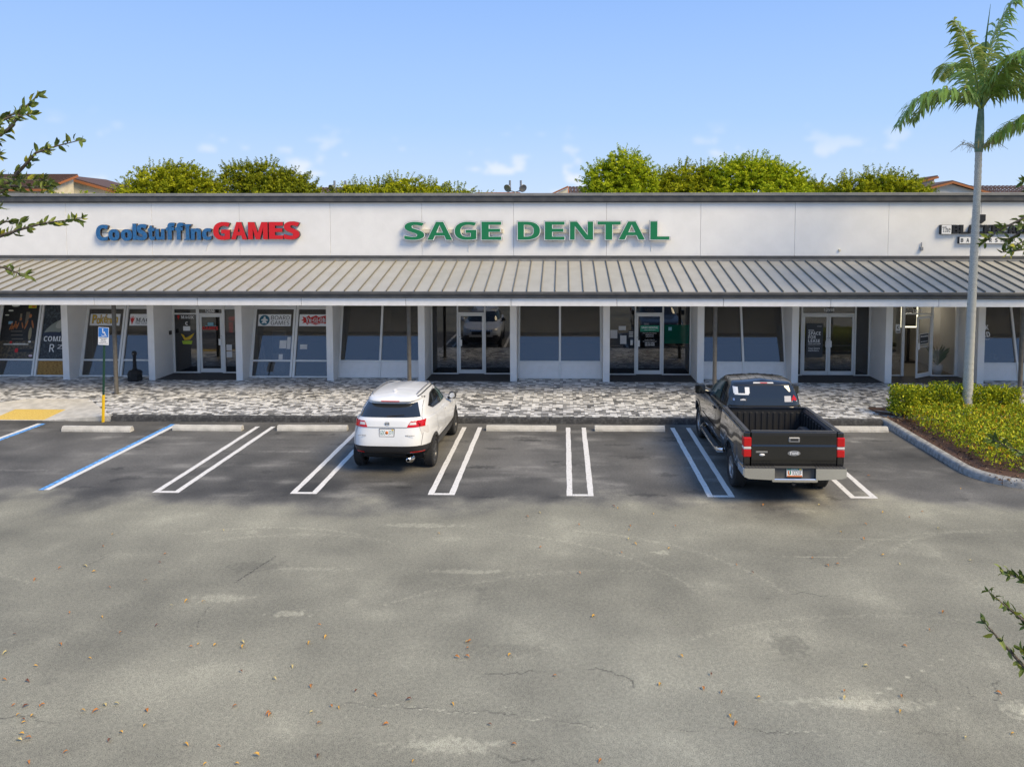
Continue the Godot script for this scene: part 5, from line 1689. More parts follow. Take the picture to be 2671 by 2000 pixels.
func flame(o: Node3D, x: float, y: float, r: float, m: Material) -> void:
	put("flame_mark", prism(PackedVector2Array([Vector2(x, y - r * 1.4), Vector2(x + r * 0.5, y), Vector2(x + r * 0.8, y + r * 0.9), Vector2(x + r * 0.35, y + r * 0.3), Vector2(x + r * 0.2, y + r * 1.3), Vector2(x, y + r * 0.4), Vector2(x - r * 0.2, y + r * 1.3), Vector2(x - r * 0.35, y + r * 0.3), Vector2(x - r * 0.8, y + r * 0.9), Vector2(x - r * 0.5, y)]), 0.004, 0.007), m, o)

# printed gym scenes that cover the two upper panes of the leftmost window
func gym_posters() -> void:
	var w := 220
	var h := 330
	var img := Image.create(w, h, false, Image.FORMAT_RGB8)
	var n := noise(0.05, 61, 4)
	for y in h:
		for x in w:
			var k := n.get_noise_2d(x, y)
			var c := Color(0.06, 0.07, 0.075).lerp(Color(0.20, 0.19, 0.18), clampf(float(y) / h * 0.8 + k * 0.5, 0.0, 1.0))
			if y > 225: c = Color(0.20, 0.18, 0.15).lerp(Color(0.42, 0.37, 0.28), clampf(0.4 + k, 0.0, 1.0))
			img.set_pixel(x, y, c)
	for a in [[70, 22, 24, 8], [45, 52, 16, 5], [25, 78, 13, 4]]: spot(img, a[0], a[1], a[2], a[3], Color(0.85, 0.86, 0.82))
	img.fill_rect(Rect2i(40, 115, 26, 16), Color(0.45, 0.62, 0.72))
	img.fill_rect(Rect2i(150, 2, 48, 36), Color(0.72, 0.72, 0.05))
	img.fill_rect(Rect2i(170, 24, 22, 8), Color(0.75, 0.2, 0.05))
	img.fill_rect(Rect2i(105, 70, 12, 60), Color(0.5, 0.46, 0.38))
	img.fill_rect(Rect2i(140, 60, 24, 70), Color(0.42, 0.39, 0.33))
	for a in [[62, 150, 0.6], [84, 140, 0.6], [112, 135, 0.95], [168, 128, 1.25]]:
		var s: float = a[2]
		spot(img, a[0], a[1] - 36 * s, 7 * s, 9 * s, Color(0.68, 0.42, 0.24))
		spot(img, a[0], a[1], 14 * s, 26 * s, Color(0.09, 0.09, 0.12) if s > 0.9 else Color(0.55, 0.3, 0.1))
		spot(img, a[0] - 15 * s, a[1] + 4 * s, 4 * s, 22 * s, Color(0.66, 0.4, 0.2), 0.3)
		spot(img, a[0] + 15 * s, a[1] + 2 * s, 4 * s, 20 * s, Color(0.66, 0.4, 0.2), -0.3)
		spot(img, a[0] - 6 * s, a[1] + 46 * s, 7 * s, 28 * s, Color(0.08, 0.08, 0.09))
		spot(img, a[0] + 8 * s, a[1] + 46 * s, 8 * s, 30 * s, Color(0.56, 0.53, 0.42) if s > 1.0 else Color(0.1, 0.1, 0.1))
	spot(img, 182, 232, 9, 6, Color(0.85, 0.85, 0.85))
	for k in 6: img.fill_rect(Rect2i(60 + k * 3, 170 + 11 * k, 70, 5), Color(0.05, 0.05, 0.05) if k % 2 else Color(0.4, 0.38, 0.34))
	spot(img, 70, 236, 8, 8, Color(0.75, 0.08, 0.08))
	spot(img, 110, 282, 11, 13, Color(0.78, 0.06, 0.08))
	img.fill_rect(Rect2i(120, 276, 90, 16), Color(0.1, 0.1, 0.12))
	img.fill_rect(Rect2i(28, 244, 150, 7), Color(0.75, 0.74, 0.7))
	spot(img, 198, 312, 12, 7, Color(0.8, 0.72, 0.76))
	var o := on_window("window_poster", "large dark gym photo poster with people on machines in the leftmost window", "poster", 0)
	print_sheet(o, "poster_sheet", 0.105, 1.405, 0.61, 2.62, picture("gym_print", img))
	letter("WORKOUT AT", sans_bold, 0.62, 1.05, 1.10, 1.15, 0.007, 0.002, M.white_print, o, "lettering")
	img = Image.create(w, h, false, Image.FORMAT_RGB8)
	for y in h:
		for x in w:
			var k := n.get_noise_2d(x + 500, y)
			img.set_pixel(x, y, Color(0.10, 0.12, 0.14).lerp(Color(0.30, 0.34, 0.36), clampf(0.35 + k + (0.25 if y < 90 else -0.1), 0.0, 1.0)))
	spot(img, 95, 150, 92, 34, Color(0.52, 0.54, 0.50), -0.5)
	spot(img, 140, 118, 60, 26, Color(0.66, 0.66, 0.62), -0.5)
	spot(img, 165, 52, 30, 22, Color(0.04, 0.05, 0.06))
	spot(img, 150, 80, 36, 16, Color(0.06, 0.08, 0.09))
	spot(img, 196, 122, 32, 24, Color(0.05, 0.05, 0.06))
	spot(img, 202, 190, 22, 62, Color(0.78, 0.48, 0.12))
	spot(img, 205, 265, 16, 46, Color(0.76, 0.46, 0.16))
	spot(img, 70, 190, 70, 16, Color(0.12, 0.16, 0.26))
	spot(img, 205, 312, 16, 10, Color(0.85, 0.78, 0.72))
	o = on_window("window_poster", "tall COMING SOON gym poster with a bent athlete, right of the wide gym photo", "poster", 0)
	print_sheet(o, "poster_sheet", 1.59, 2.755, 0.61, 2.62, picture("coming_print", img))
	letter("COMING", sans_bold, 1.68, 2.62, 1.22, 1.40, 0.007, 0.002, M.white_print, o, "lettering")
	letter("R", sans, 1.92, 2.1, 0.85, 1.12, 0.007, 0.002, M.white_print, o, "lettering")
	letter("ZO", sans, 2.2, 2.66, 0.96, 1.1, 0.007, 0.002, M.white_print, o, "lettering")

func barber() -> void:
	# lettering and striped pole on the barber's leaning window
	var o := on_window("window_lettering", "pale lettering of the barber shop on its leaning window", "lettering", 6)
	letter("The", serif, 0.05, 0.28, 2.0, 2.12, 0.004, 0.003, M.white_print, o, "lettering")
	letter("BLACK", sans_bold, -0.0, 0.62, 1.72, 1.89, 0.004, 0.003, M.white_print, o, "lettering")
	letter("BEARD", sans_bold, -0.0, 0.64, 1.48, 1.66, 0.004, 0.003, M.white_print, o, "lettering")
	letter("BARBERSHOP", sans, 0.0, 0.62, 1.38, 1.42, 0.004, 0.003, M.white_print, o, "lettering")
	o = thing("barber_pole", "blue and white striped barber pole behind the leaning window", "barber pole", Vector3(14.35, 1.62, -26.55))
	var s := st()
	add_lathe(s, Vector3.ZERO, Vector3.UP, [Vector2(0, 0.0), Vector2(0.0, 0.09), Vector2(0.08, 0.09), Vector2(0.1, 0.07)], 16)
	put("pole_base", done(s), M.black, o)
	s = st()
	add_tube(s, [Vector3(0, 0.1, 0), Vector3(0, 0.7, 0)], [0.065, 0.065], 16)
	put("pole_drum", done(s), M.white_print, o)
	for k in 3:
		s = st()
		var pts := []
		for j in 17:
			var a := TAU * (j / 16.0 * 0.75 + k / 3.0)
			pts.append(Vector3(cos(a) * 0.062, 0.12 + 0.56 * j / 16.0, sin(a) * 0.062))
		var rad := []
		rad.resize(17)
		rad.fill(0.012)
		add_tube(s, pts, rad, 6)
		put("pole_stripe", done(s), M.sign_blue if k % 2 == 0 else M.black, o)
	s = st()
	add_lathe(s, Vector3(0, 0.7, 0), Vector3.UP, [Vector2(0, 0.07), Vector2(0.02, 0.09), Vector2(0.1, 0.09), Vector2(0.16, 0.0)], 16)
	put("pole_cap", done(s), M.black, o)
	for a in [[14.95, "small potted spiky plant in a white pot on the barber's window ledge"], [14.4, "little leafy plant in a white pot at the window ledge corner"]]:
		potted(Vector3(a[0], 0.72, -26.35), 0.16, a[1])
	put("window_ledge", slab(13.95, 16.75, 0.62, 0.71, -26.6, -26.05), M.inside_mid, mall)
	potted(Vector3(13.2, 0.155, -26.85), 0.45, "tall leafy plant in a white pot inside the barber's glass front")
	# a pale inner wall, lit mirrors and a ring lamp
	var inner := mall
	put("inside_partition", slab(10.9, 16.9, 0.15, 3.12, -31.0, -30.9), M.inside_light, inner)
	put("inside_partition", slab(13.72, 13.8, 0.15, 3.12, -30.9, -26.6), M.inside_light, inner)
	var led := mat("led", lin(0.95, 0.93, 0.8), 0.4)
	led.emission_enabled = true
	led.emission = Color(1.0, 0.97, 0.84)
	led.emission_energy_multiplier = 1.1
	for a in [[13.25, "lit rectangular mirror on the barber's inner wall, right of the door"], [11.35, "lit rectangular mirror on the barber's inner wall, left of the door"]]:
		var m := thing("lit_mirror", a[1], "mirror", Vector3(a[0], 1.55, -29.2), 0.0, "lit mirrors in the barber shop")
		put("mirror_glass", slab(-0.27, 0.27, 0.0, 1.05, -0.02, 0.0), M.car_glass, m)
		for q in [[-0.32, -0.271, -0.05, 1.1], [0.271, 0.32, -0.05, 1.1], [-0.27, 0.27, -0.05, -0.001], [-0.27, 0.27, 1.051, 1.1]]:
			put("light_strip", slab(q[0], q[1], q[2], q[3], -0.02, 0.02), led, m)
		put("stand", slab(-0.05, 0.05, -1.4, -0.05, -0.06, -0.021), M.black, m)
		put("foot", slab(-0.25, 0.25, -1.4, -1.36, -0.2, 0.1), M.black, m)
	var ring := thing("ring_lamp", "white glowing ring lamp hanging inside the barber's entrance", "lamp", Vector3(12.75, 2.62, -28.2))
	s = st()
	var pts := []
	var rad := []
	for k in 25:
		pts.append(Vector3(0.28 * cos(TAU * k / 24.0), 0.02 * sin(TAU * k / 24.0), 0.28 * sin(TAU * k / 24.0)))
		rad.append(0.03)
	add_tube(s, pts, rad, 8, false)
	put("lamp_ring", done(s), led, ring)
	put("hanging_cord", tube([Vector3(0, 0.5, 0), Vector3(0, 0.12, 0), Vector3(0.28, 0.02, 0)], [0.006, 0.006, 0.006], 5), M.black, ring)
	var bulb := OmniLight3D.new()
	bulb.name = "lamp_light"
	ring.add_child(bulb)
	bulb.position = Vector3(0, -0.12, 0)
	bulb.light_color = Color(1.0, 0.95, 0.85)
	bulb.light_energy = 0.5
	bulb.light_size = 0.25
	bulb.omni_range = 8.0
	bulb.omni_attenuation = 2.0
	bulb.shadow_enabled = true
	# chair inside and a sticker on the glass
	var ch := thing("barber_chair", "dark barber chair standing inside the barber shop", "chair", Vector3(12.1, 0.15, -28.6), 0.5)
	put("seat", slab(-0.28, 0.28, 0.5, 0.65, -0.3, 0.3, 0.04), M.black, ch)
	put("backrest", slab(-0.27, 0.27, 0.66, 1.3, -0.34, -0.22, 0.05), M.black, ch)
	put("column", tube([Vector3(0, 0.02, 0), Vector3(0, 0.5, 0)], [0.06, 0.06], 10), M.grey_metal, ch)
	put("base", tube([Vector3(0, 0, 0), Vector3(0, 0.05, 0)], [0.3, 0.26], 18), M.grey_metal, ch)
	for sg in [-1.0, 1.0]: put("armrest", slab(sg * 0.29, sg * 0.35, 0.7, 0.85, -0.25, 0.25, 0.02), M.black, ch)
	o = thing("door_sticker", "black framed opening-hours sticker on the barber's open door", "sticker", Vector3(12.752, 0.16, -26.425), 0.62)
	put("sticker_sheet", slab(-0.73, -0.17, 1.15, 1.52, 0.006, 0.010), M.white_print, o)
	put("sticker_field", slab(-0.715, -0.185, 1.165, 1.505, 0.0105, 0.012), M.print_dark, o)
	letter("THE BLACKBEARD", sans_bold, -0.68, -0.22, 1.40, 1.45, 0.014, 0.002, M.white_print, o, "lettering")
	letter("WALK-INS WELCOME", sans_bold, -0.66, -0.24, 1.23, 1.26, 0.014, 0.002, M.white_print, o, "lettering")
	o = on_door("door_sticker", "small white no-smoking sticker in the barber's left sidelight", "sticker")
	sheet(o, "sticker_sheet", 11.54, 11.70, 1.66, 1.96, M.white_print)
	sheet(o, "sticker_field", 11.56, 11.68, 1.69, 1.73, M.print_dark, 0.006)
	letter("C", heavy, 11.58, 11.66, 1.8, 1.9, 0.006, 0.002, M.print_dark, o, "mark")

func potted(at: Vector3, k: float, label: String) -> void:
	var p := thing("potted_plant", label, "plant", at)
	var s := st()
	add_lathe(s, Vector3.ZERO, Vector3.UP, [Vector2(0, 0), Vector2(0, 0.32 * k), Vector2(0.75 * k, 0.44 * k), Vector2(0.75 * k, 0.38 * k), Vector2(0.65 * k, 0.36 * k), Vector2(0.65 * k, 0.0)], 18)
	put("pot", done(s), M.white_print, p)
	s = st()
	s.set_smooth_group(-1)
	for i in 26:
		var a := rng.randf() * TAU
		var up := rng.randf_range(0.8, 1.7) * k
		var d := Vector3(cos(a), 0, sin(a))
		var b := Vector3(0, 0.62 * k, 0)
		var m := b + d * 0.35 * k + Vector3.UP * up * 0.7
		var e := b + d * rng.randf_range(0.6, 1.0) * k + Vector3.UP * up
		var w := Vector3(-d.z, 0, d.x) * 0.07 * k
		quad(s, b, m - w, e, m + w)
	put("leaves", done(s), leaf_mat("pot_leaf", lin(0.04, 0.11, 0.04), 0.3), p)

func leaf_mat(key: String, c: Color, through := 0.4) -> StandardMaterial3D:
	if M.has(key): return M[key]
	var m := mat(key, c, 0.5)
	m.backlight_enabled = true
	m.backlight = Color(through, through, through * 0.6)
	m.cull_mode = BaseMaterial3D.CULL_DISABLED
	return m
# ---------------------------------------------------------------- sign post, ash bin
func street_things() -> void:
	var o := thing("parking_sign", "blue accessible-parking sign on a green and yellow post at the kerb ramp", "sign", Vector3(-12.52, 0, -20.1))
	o.rotation.z = -0.05
	var ch := PackedVector2Array([Vector2(-0.035, -0.02), Vector2(-0.025, -0.02), Vector2(-0.012, 0.018), Vector2(0.012, 0.018), Vector2(0.025, -0.02), Vector2(0.035, -0.02), Vector2(0.018, 0.03), Vector2(-0.018, 0.03)])
	var t := Transform3D(Basis(Vector3(1, 0, 0), Vector3(0, 0, 1), Vector3(0, -1, 0)), Vector3.ZERO)
	var s := st()
	add_prism(s, ch, -0.75, 0.02, t)
	put("post_sleeve", done(s), M.post_yellow, o)
	s = st()
	add_prism(s, PackedVector2Array([Vector2(-0.03, -0.012), Vector2(-0.02, -0.012), Vector2(-0.01, 0.012), Vector2(0.01, 0.012), Vector2(0.02, -0.012), Vector2(0.03, -0.012), Vector2(0.015, 0.022), Vector2(-0.015, 0.022)]), -2.55, -0.7, t)
	put("post", done(s), M.post_green, o)
	var face := node("sign_plate", o, Vector3(0.0, 0, 0.03))
	put("plate", slab(-0.145, 0.145, 2.12, 2.60, 0.0, 0.004, 0.0015), M.white_print, face)
	put("blue_field", slab(-0.136, 0.136, 2.335, 2.591, 0.0042, 0.006), M.sign_blue, face)
	# seated figure in a wheelchair
	s = st()
	add_lathe(s, Vector3(-0.02, 2.545, 0.006), Vector3(0, 0, 1), [Vector2(0, 0.017), Vector2(0.002, 0.017), Vector2(0.002, 0.0)], 14, -1)
	for k in 14:
		var a := -2.6 + 3.7 * k / 14.0
		var b := -2.6 + 3.7 * (k + 1) / 14.0
		s.set_smooth_group(-1)
		var c := Vector3(-0.005, 2.42, 0.0075)
		quad(s, c + Vector3(cos(a), sin(a), 0) * 0.062, c + Vector3(cos(b), sin(b), 0) * 0.062, c + Vector3(cos(b), sin(b), 0) * 0.047, c + Vector3(cos(a), sin(a), 0) * 0.047)
	for b in [[-0.018, 2.49, 0.02, 0.07, 0.0], [0.01, 2.478, 0.06, 0.014, 0.0], [0.014, 2.448, 0.062, 0.018, 0.0], [0.05, 2.41, 0.016, 0.085, 0.35], [0.075, 2.375, 0.04, 0.014, 0.2]]:
		add_box(s, Vector3.ZERO, Vector3(b[2], b[3], 0.002), 0.0, Transform3D(Basis(Vector3(0, 0, 1), b[4]), Vector3(b[0], b[1], 0.0075)))
	put("wheelchair_symbol", done(s), M.white_print, face)
	for q in [["PARKING BY DISABLED", 2.295, 2.315], ["PERMIT ONLY", 2.255, 2.275], ["TOW AWAY ZONE", 2.205, 2.225], ["$250 FINE F.S. 318.18", 2.155, 2.175]]:
		var h: float = 0.0058 * q[0].length()
		letter(q[0], sans_bold, -h, h, q[1], q[2], 0.0062, 0.002, M.black, face, "lettering")
	# cigarette bin: ribbed tub with a long neck
	o = thing("ash_bin", "black plastic cigarette bin with a long neck beside the fin", "ash bin", Vector3(-14.42, 0.15, -25.0))
	s = st()
	add_lathe(s, Vector3.ZERO, Vector3.UP, [Vector2(0, 0.0), Vector2(0.0, 0.21), Vector2(0.03, 0.23), Vector2(0.1, 0.235), Vector2(0.11, 0.225), Vector2(0.19, 0.225), Vector2(0.20, 0.235), Vector2(0.28, 0.23), Vector2(0.34, 0.2), Vector2(0.37, 0.13), Vector2(0.39, 0.06)], 8, -1)
	put("tub", done(s), M.rubber, o)
	s = st()
	add_tube(s, [Vector3(0, 0.37, 0), Vector3(0, 0.45, 0), Vector3(0.0, 0.86, 0)], [0.085, 0.058, 0.05], 14)
	add_lathe(s, Vector3(0, 0.85, 0), Vector3.UP, [Vector2(0, 0.042), Vector2(0.03, 0.075), Vector2(0.10, 0.08), Vector2(0.15, 0.05), Vector2(0.17, 0.0)], 14)
	put("neck", done(s), M.rubber, o)
	s = st()
	add_lathe(s, Vector3(0, 0.92, 0.075), Vector3(0, 0, 1), [Vector2(0, 0.022), Vector2(0.01, 0.02), Vector2(0.01, 0.0)], 12)
	put("opening", done(s), M.grey_metal, o)
# ---------------------------------------------------------------- plants
# a small pointed leaf, one unit long along +y, folded on its midrib
func leaf_mesh(wide: float, fold := 0.25, bend := 0.15, tone := Color.WHITE) -> ArrayMesh:
	var s := st()
	s.set_color(tone)
	s.set_smooth_group(-1)
	var mid := [Vector3(0, 0, 0), Vector3(0, 0.35, bend * 0.5), Vector3(0, 0.7, bend * 0.3), Vector3(0, 1.0, -bend * 0.6)]
	var w := [0.0, wide, wide * 0.8, 0.0]
	for sg in [-1.0, 1.0]:
		for k in 3:
			var a: Vector3 = mid[k]
			var b: Vector3 = mid[k + 1]
			var ae: Vector3 = a + Vector3(sg * w[k], 0, w[k] * fold)
			var be: Vector3 = b + Vector3(sg * w[k + 1], 0, w[k + 1] * fold)
			if w[k] == 0.0: tri(s, a, be, b)
			elif w[k + 1] == 0.0: tri(s, a, ae, b)
			else: quad(s, a, ae, be, b)
	return done(s)

# a spray of five leaflets, for foliage seen from afar
func clump_mesh(sd: int, tone := Color.WHITE, n := 7) -> ArrayMesh:
	var s := st()
	s.set_color(tone)
	s.set_smooth_group(-1)
	var r := RandomNumberGenerator.new()
	r.seed = sd
	for i in n:
		var c := Vector3(r.randf_range(-1, 1), r.randf_range(-0.6, 0.6), r.randf_range(-1, 1)) * 0.55
		var d := Vector3(r.randf_range(-1, 1), r.randf_range(-0.5, 0.9), r.randf_range(-1, 1)).normalized()
		var e := d.cross(Vector3(r.randf_range(-1, 1), r.randf_range(-1, 1), r.randf_range(-1, 1))).normalized()
		var h := r.randf_range(0.35, 0.6)
		quad(s, c - d * h, c + e * h * 0.38, c + d * h, c - e * h * 0.38)
	return done(s)

func scatter(called: String, mesh: Mesh, m: Material, parent: Node, places: Array, colors: Array, stuff := false) -> MultiMeshInstance3D:
	var mm := MultiMesh.new()
	mm.transform_format = MultiMesh.TRANSFORM_3D
	mm.use_colors = true
	mm.mesh = mesh
	mm.instance_count = places.size()
	for i in places.size():
		mm.set_instance_transform(i, places[i])
		mm.set_instance_color(i, colors[i])
	var o := MultiMeshInstance3D.new()
	o.name = called
	o.multimesh = mm
	o.material_override = m
	if stuff: o.set_meta("kind", "stuff")
	parent.add_child(o, true)
	return o

# the same as one real mesh: pieces are [mesh, transform]
func merged(called: String, m: Material, parent: Node, pieces: Array) -> MeshInstance3D:
	var s := st()
	for q in pieces: s.append_from(q[0], 0, q[1])
	return put(called, s.commit(), m, parent)

func turned(at: Vector3, dir: Vector3, size: float, roll: float) -> Transform3D:
	var y := dir.normalized()
	var x := y.cross(Vector3.UP if absf(y.y) < 0.95 else Vector3.RIGHT).normalized().rotated(y, roll)
	return Transform3D(Basis(x, y, x.cross(y)) * size, at)

func tinted_leaf(key: String, through := 0.5, rough := 0.45) -> StandardMaterial3D:
	if M.has(key): return M[key]
	var m := leaf_mat(key, Color.WHITE, through)
	m.roughness = rough
	m.vertex_color_use_as_albedo = true
	m.metallic_specular = 0.25
	return m

func planting() -> void:
	island_bed()
	palms()
	near_trees()

func island_bed() -> void:
	# mulch, lumpy
	var s := st()
	var n := noise(1.4, 5, 3)
	var rows := []
	for i in 34:
		var z := lerpf(-21.7, -15.06, i / 33.0)
		var row := []
		for k in 50:
			var x := lerpf(8.72, 22.0, k / 49.0)
			var c := Vector2(x - 10.0, z + 16.35)
			if c.x < 0.0 and c.y > 0.0:
				var f := Vector2(c.x / 1.27, c.y / 1.12).length()
				if f > 1.0: c /= f
			row.append(Vector3(10.0 + c.x, 0.13 + 0.03 * n.get_noise_2d(x * 3.0, z * 3.0), -16.35 + c.y))
		rows.append(row)
	add_sheet(s, rows)
	structure("planting_bed", done(s), M.mulch)
	# chips and litter on the mulch
	rng.seed = 61
	var bits := []
	var tones := []
	for i in 1500:
		var p := Vector3(rng.randf_range(8.8, 11.5), 0.15, rng.randf_range(-20.6, -15.15))
		if p.x > 9.3 and p.z < -15.8: continue
		bits.append(turned(p, Vector3(rng.randf_range(-1, 1), rng.randf_range(-0.2, 0.4), rng.randf_range(-1, 1)), rng.randf_range(0.03, 0.08), rng.randf() * TAU))
		var t := rng.randf()
		tones.append(Color(0.07, 0.035, 0.02).lerp(Color(0.3, 0.2, 0.12), t * t))
	var chips := mat("chips", Color.WHITE, 0.9)
	chips.vertex_color_use_as_albedo = true
	var o := scatter("mulch_chips", leaf_mesh(0.28, 0.1, 0.05), chips, self, bits, tones, true)
	tag(o, "reddish wood chips scattered over the planted island", "mulch", "", "stuff")
	# the low clipped ground cover: one mass
	var lm := tinted_leaf("hedge_leaf", 0.55, 0.35)
	var mesh := leaf_mesh(0.26)
	var places := []
	var colors := []
	var hn := noise(0.9, 8, 3)
	rng.seed = 62
	while places.size() < 30000:
		var x := rng.randf_range(8.98, 15.6)
		var z := rng.randf_range(-20.7, -15.45)
		var front := -15.55 - (0.0 if x > 10.2 else (10.2 - x) * 0.55)
		if z > front + 0.2 * hn.get_noise_2d(x * 4.0, 3.0): continue
		if x < 9.12 + 0.12 * hn.get_noise_2d(7.0, z * 4.0): continue
		var d := minf((x - 9.0), (front + 0.1 - z))
		var h := (0.24 + 0.10 * hn.get_noise_2d(x * 2.0, z * 2.0) + 0.06 * hn.get_noise_2d(x * 9.0, z * 9.0)) * smoothstep(-0.02, 0.38, d) + 0.10
		var y := h * (1.0 - pow(rng.randf(), 3.0))
		places.append(turned(Vector3(x, 0.15 + y, z), Vector3(rng.randf_range(-1, 1), rng.randf_range(0.1, 1.3), rng.randf_range(-0.7, 1)), rng.randf_range(0.045, 0.085), rng.randf() * TAU))
		colors.append(hedge_tone())
	o = scatter("ground_cover", mesh, lm, self, places, colors, true)
	tag(o, "low clipped yellow-green ground cover filling the planted island", "ground cover", "", "stuff")
	# taller shrubs along the back of the bed
	var toned := []
	for k in 12: toned.append(leaf_mesh(0.26, 0.25, 0.15, hedge_tone()))
	var i := 0
	for a in [[9.35, -20.75, 0.42, 0.78, "yellow-green shrub at the left back corner of the planted island"], [9.95, -21.1, 0.40, 0.66, "yellow-green shrub with open branches second from the island's left corner"], [10.65, -21.15, 0.46, 0.74, "yellow-green shrub just left of the palm trunk"], [11.55, -21.2, 0.48, 0.70, "yellow-green shrub just right of the palm trunk"], [12.25, -21.2, 0.46, 0.66, "yellow-green shrub at the right end of the island's back row"]]:
		var t := thing("shrub", a[4], "shrub", Vector3(a[0], 0.13, a[1]), 0.0, "shrubs along the back of the island")
		var st2 := st()
		for k in 9:
			var an := rng.randf() * TAU
			var e := Vector3(cos(an) * a[2] * 0.8, a[3] * rng.randf_range(0.6, 0.95), sin(an) * a[2] * 0.6)
			add_tube(st2, [Vector3(0.03 * cos(an), 0, 0.03 * sin(an)), e * Vector3(0.5, 0.55, 0.5), e], [0.012, 0.009, 0.004], 5, false)
		put("stems", done(st2), M.bark, t)
		var pieces := []
		while pieces.size() < 3000:
			var p := Vector3(rng.randf_range(-1, 1), rng.randf_range(0, 1), rng.randf_range(-1, 1))
			var bulge := hn.get_noise_3d(p.x * 2.2 + i * 9.0, p.y * 2.2, p.z * 2.2)
			if Vector2(p.x, p.z).length() > 0.95 + bulge * 0.5 or p.y > 0.92 + bulge * 0.25: continue
			if hn.get_noise_3d(p.x * 3.5 + 40.0 + i, p.y * 3.5, p.z * 3.5) < -0.28: continue
			if rng.randf() > 0.35 + Vector2(p.x, p.z).length(): continue
			pieces.append([toned[rng.randi() % toned.size()], turned(Vector3(p.x * a[2], 0.08 + p.y * a[3], p.z * a[2] * 0.8), Vector3(rng.randf_range(-1, 1), rng.randf_range(0.0, 1.2), rng.randf_range(-0.7, 1)), rng.randf_range(0.05, 0.085), rng.randf() * TAU)])
		merged("foliage", lm, t, pieces)
		i += 1

func hedge_tone() -> Color:
	var r := rng.randf()
	if r < 0.07: return Color(0.575, 0.299, 0.03)
	if r < 0.55: return Color(0.529, 0.529, 0.03) * rng.randf_range(0.8, 1.15)
	if r < 0.82: return Color(0.322, 0.391, 0.03) * rng.randf_range(0.8, 1.15)
	return Color(0.138, 0.207, 0.02)

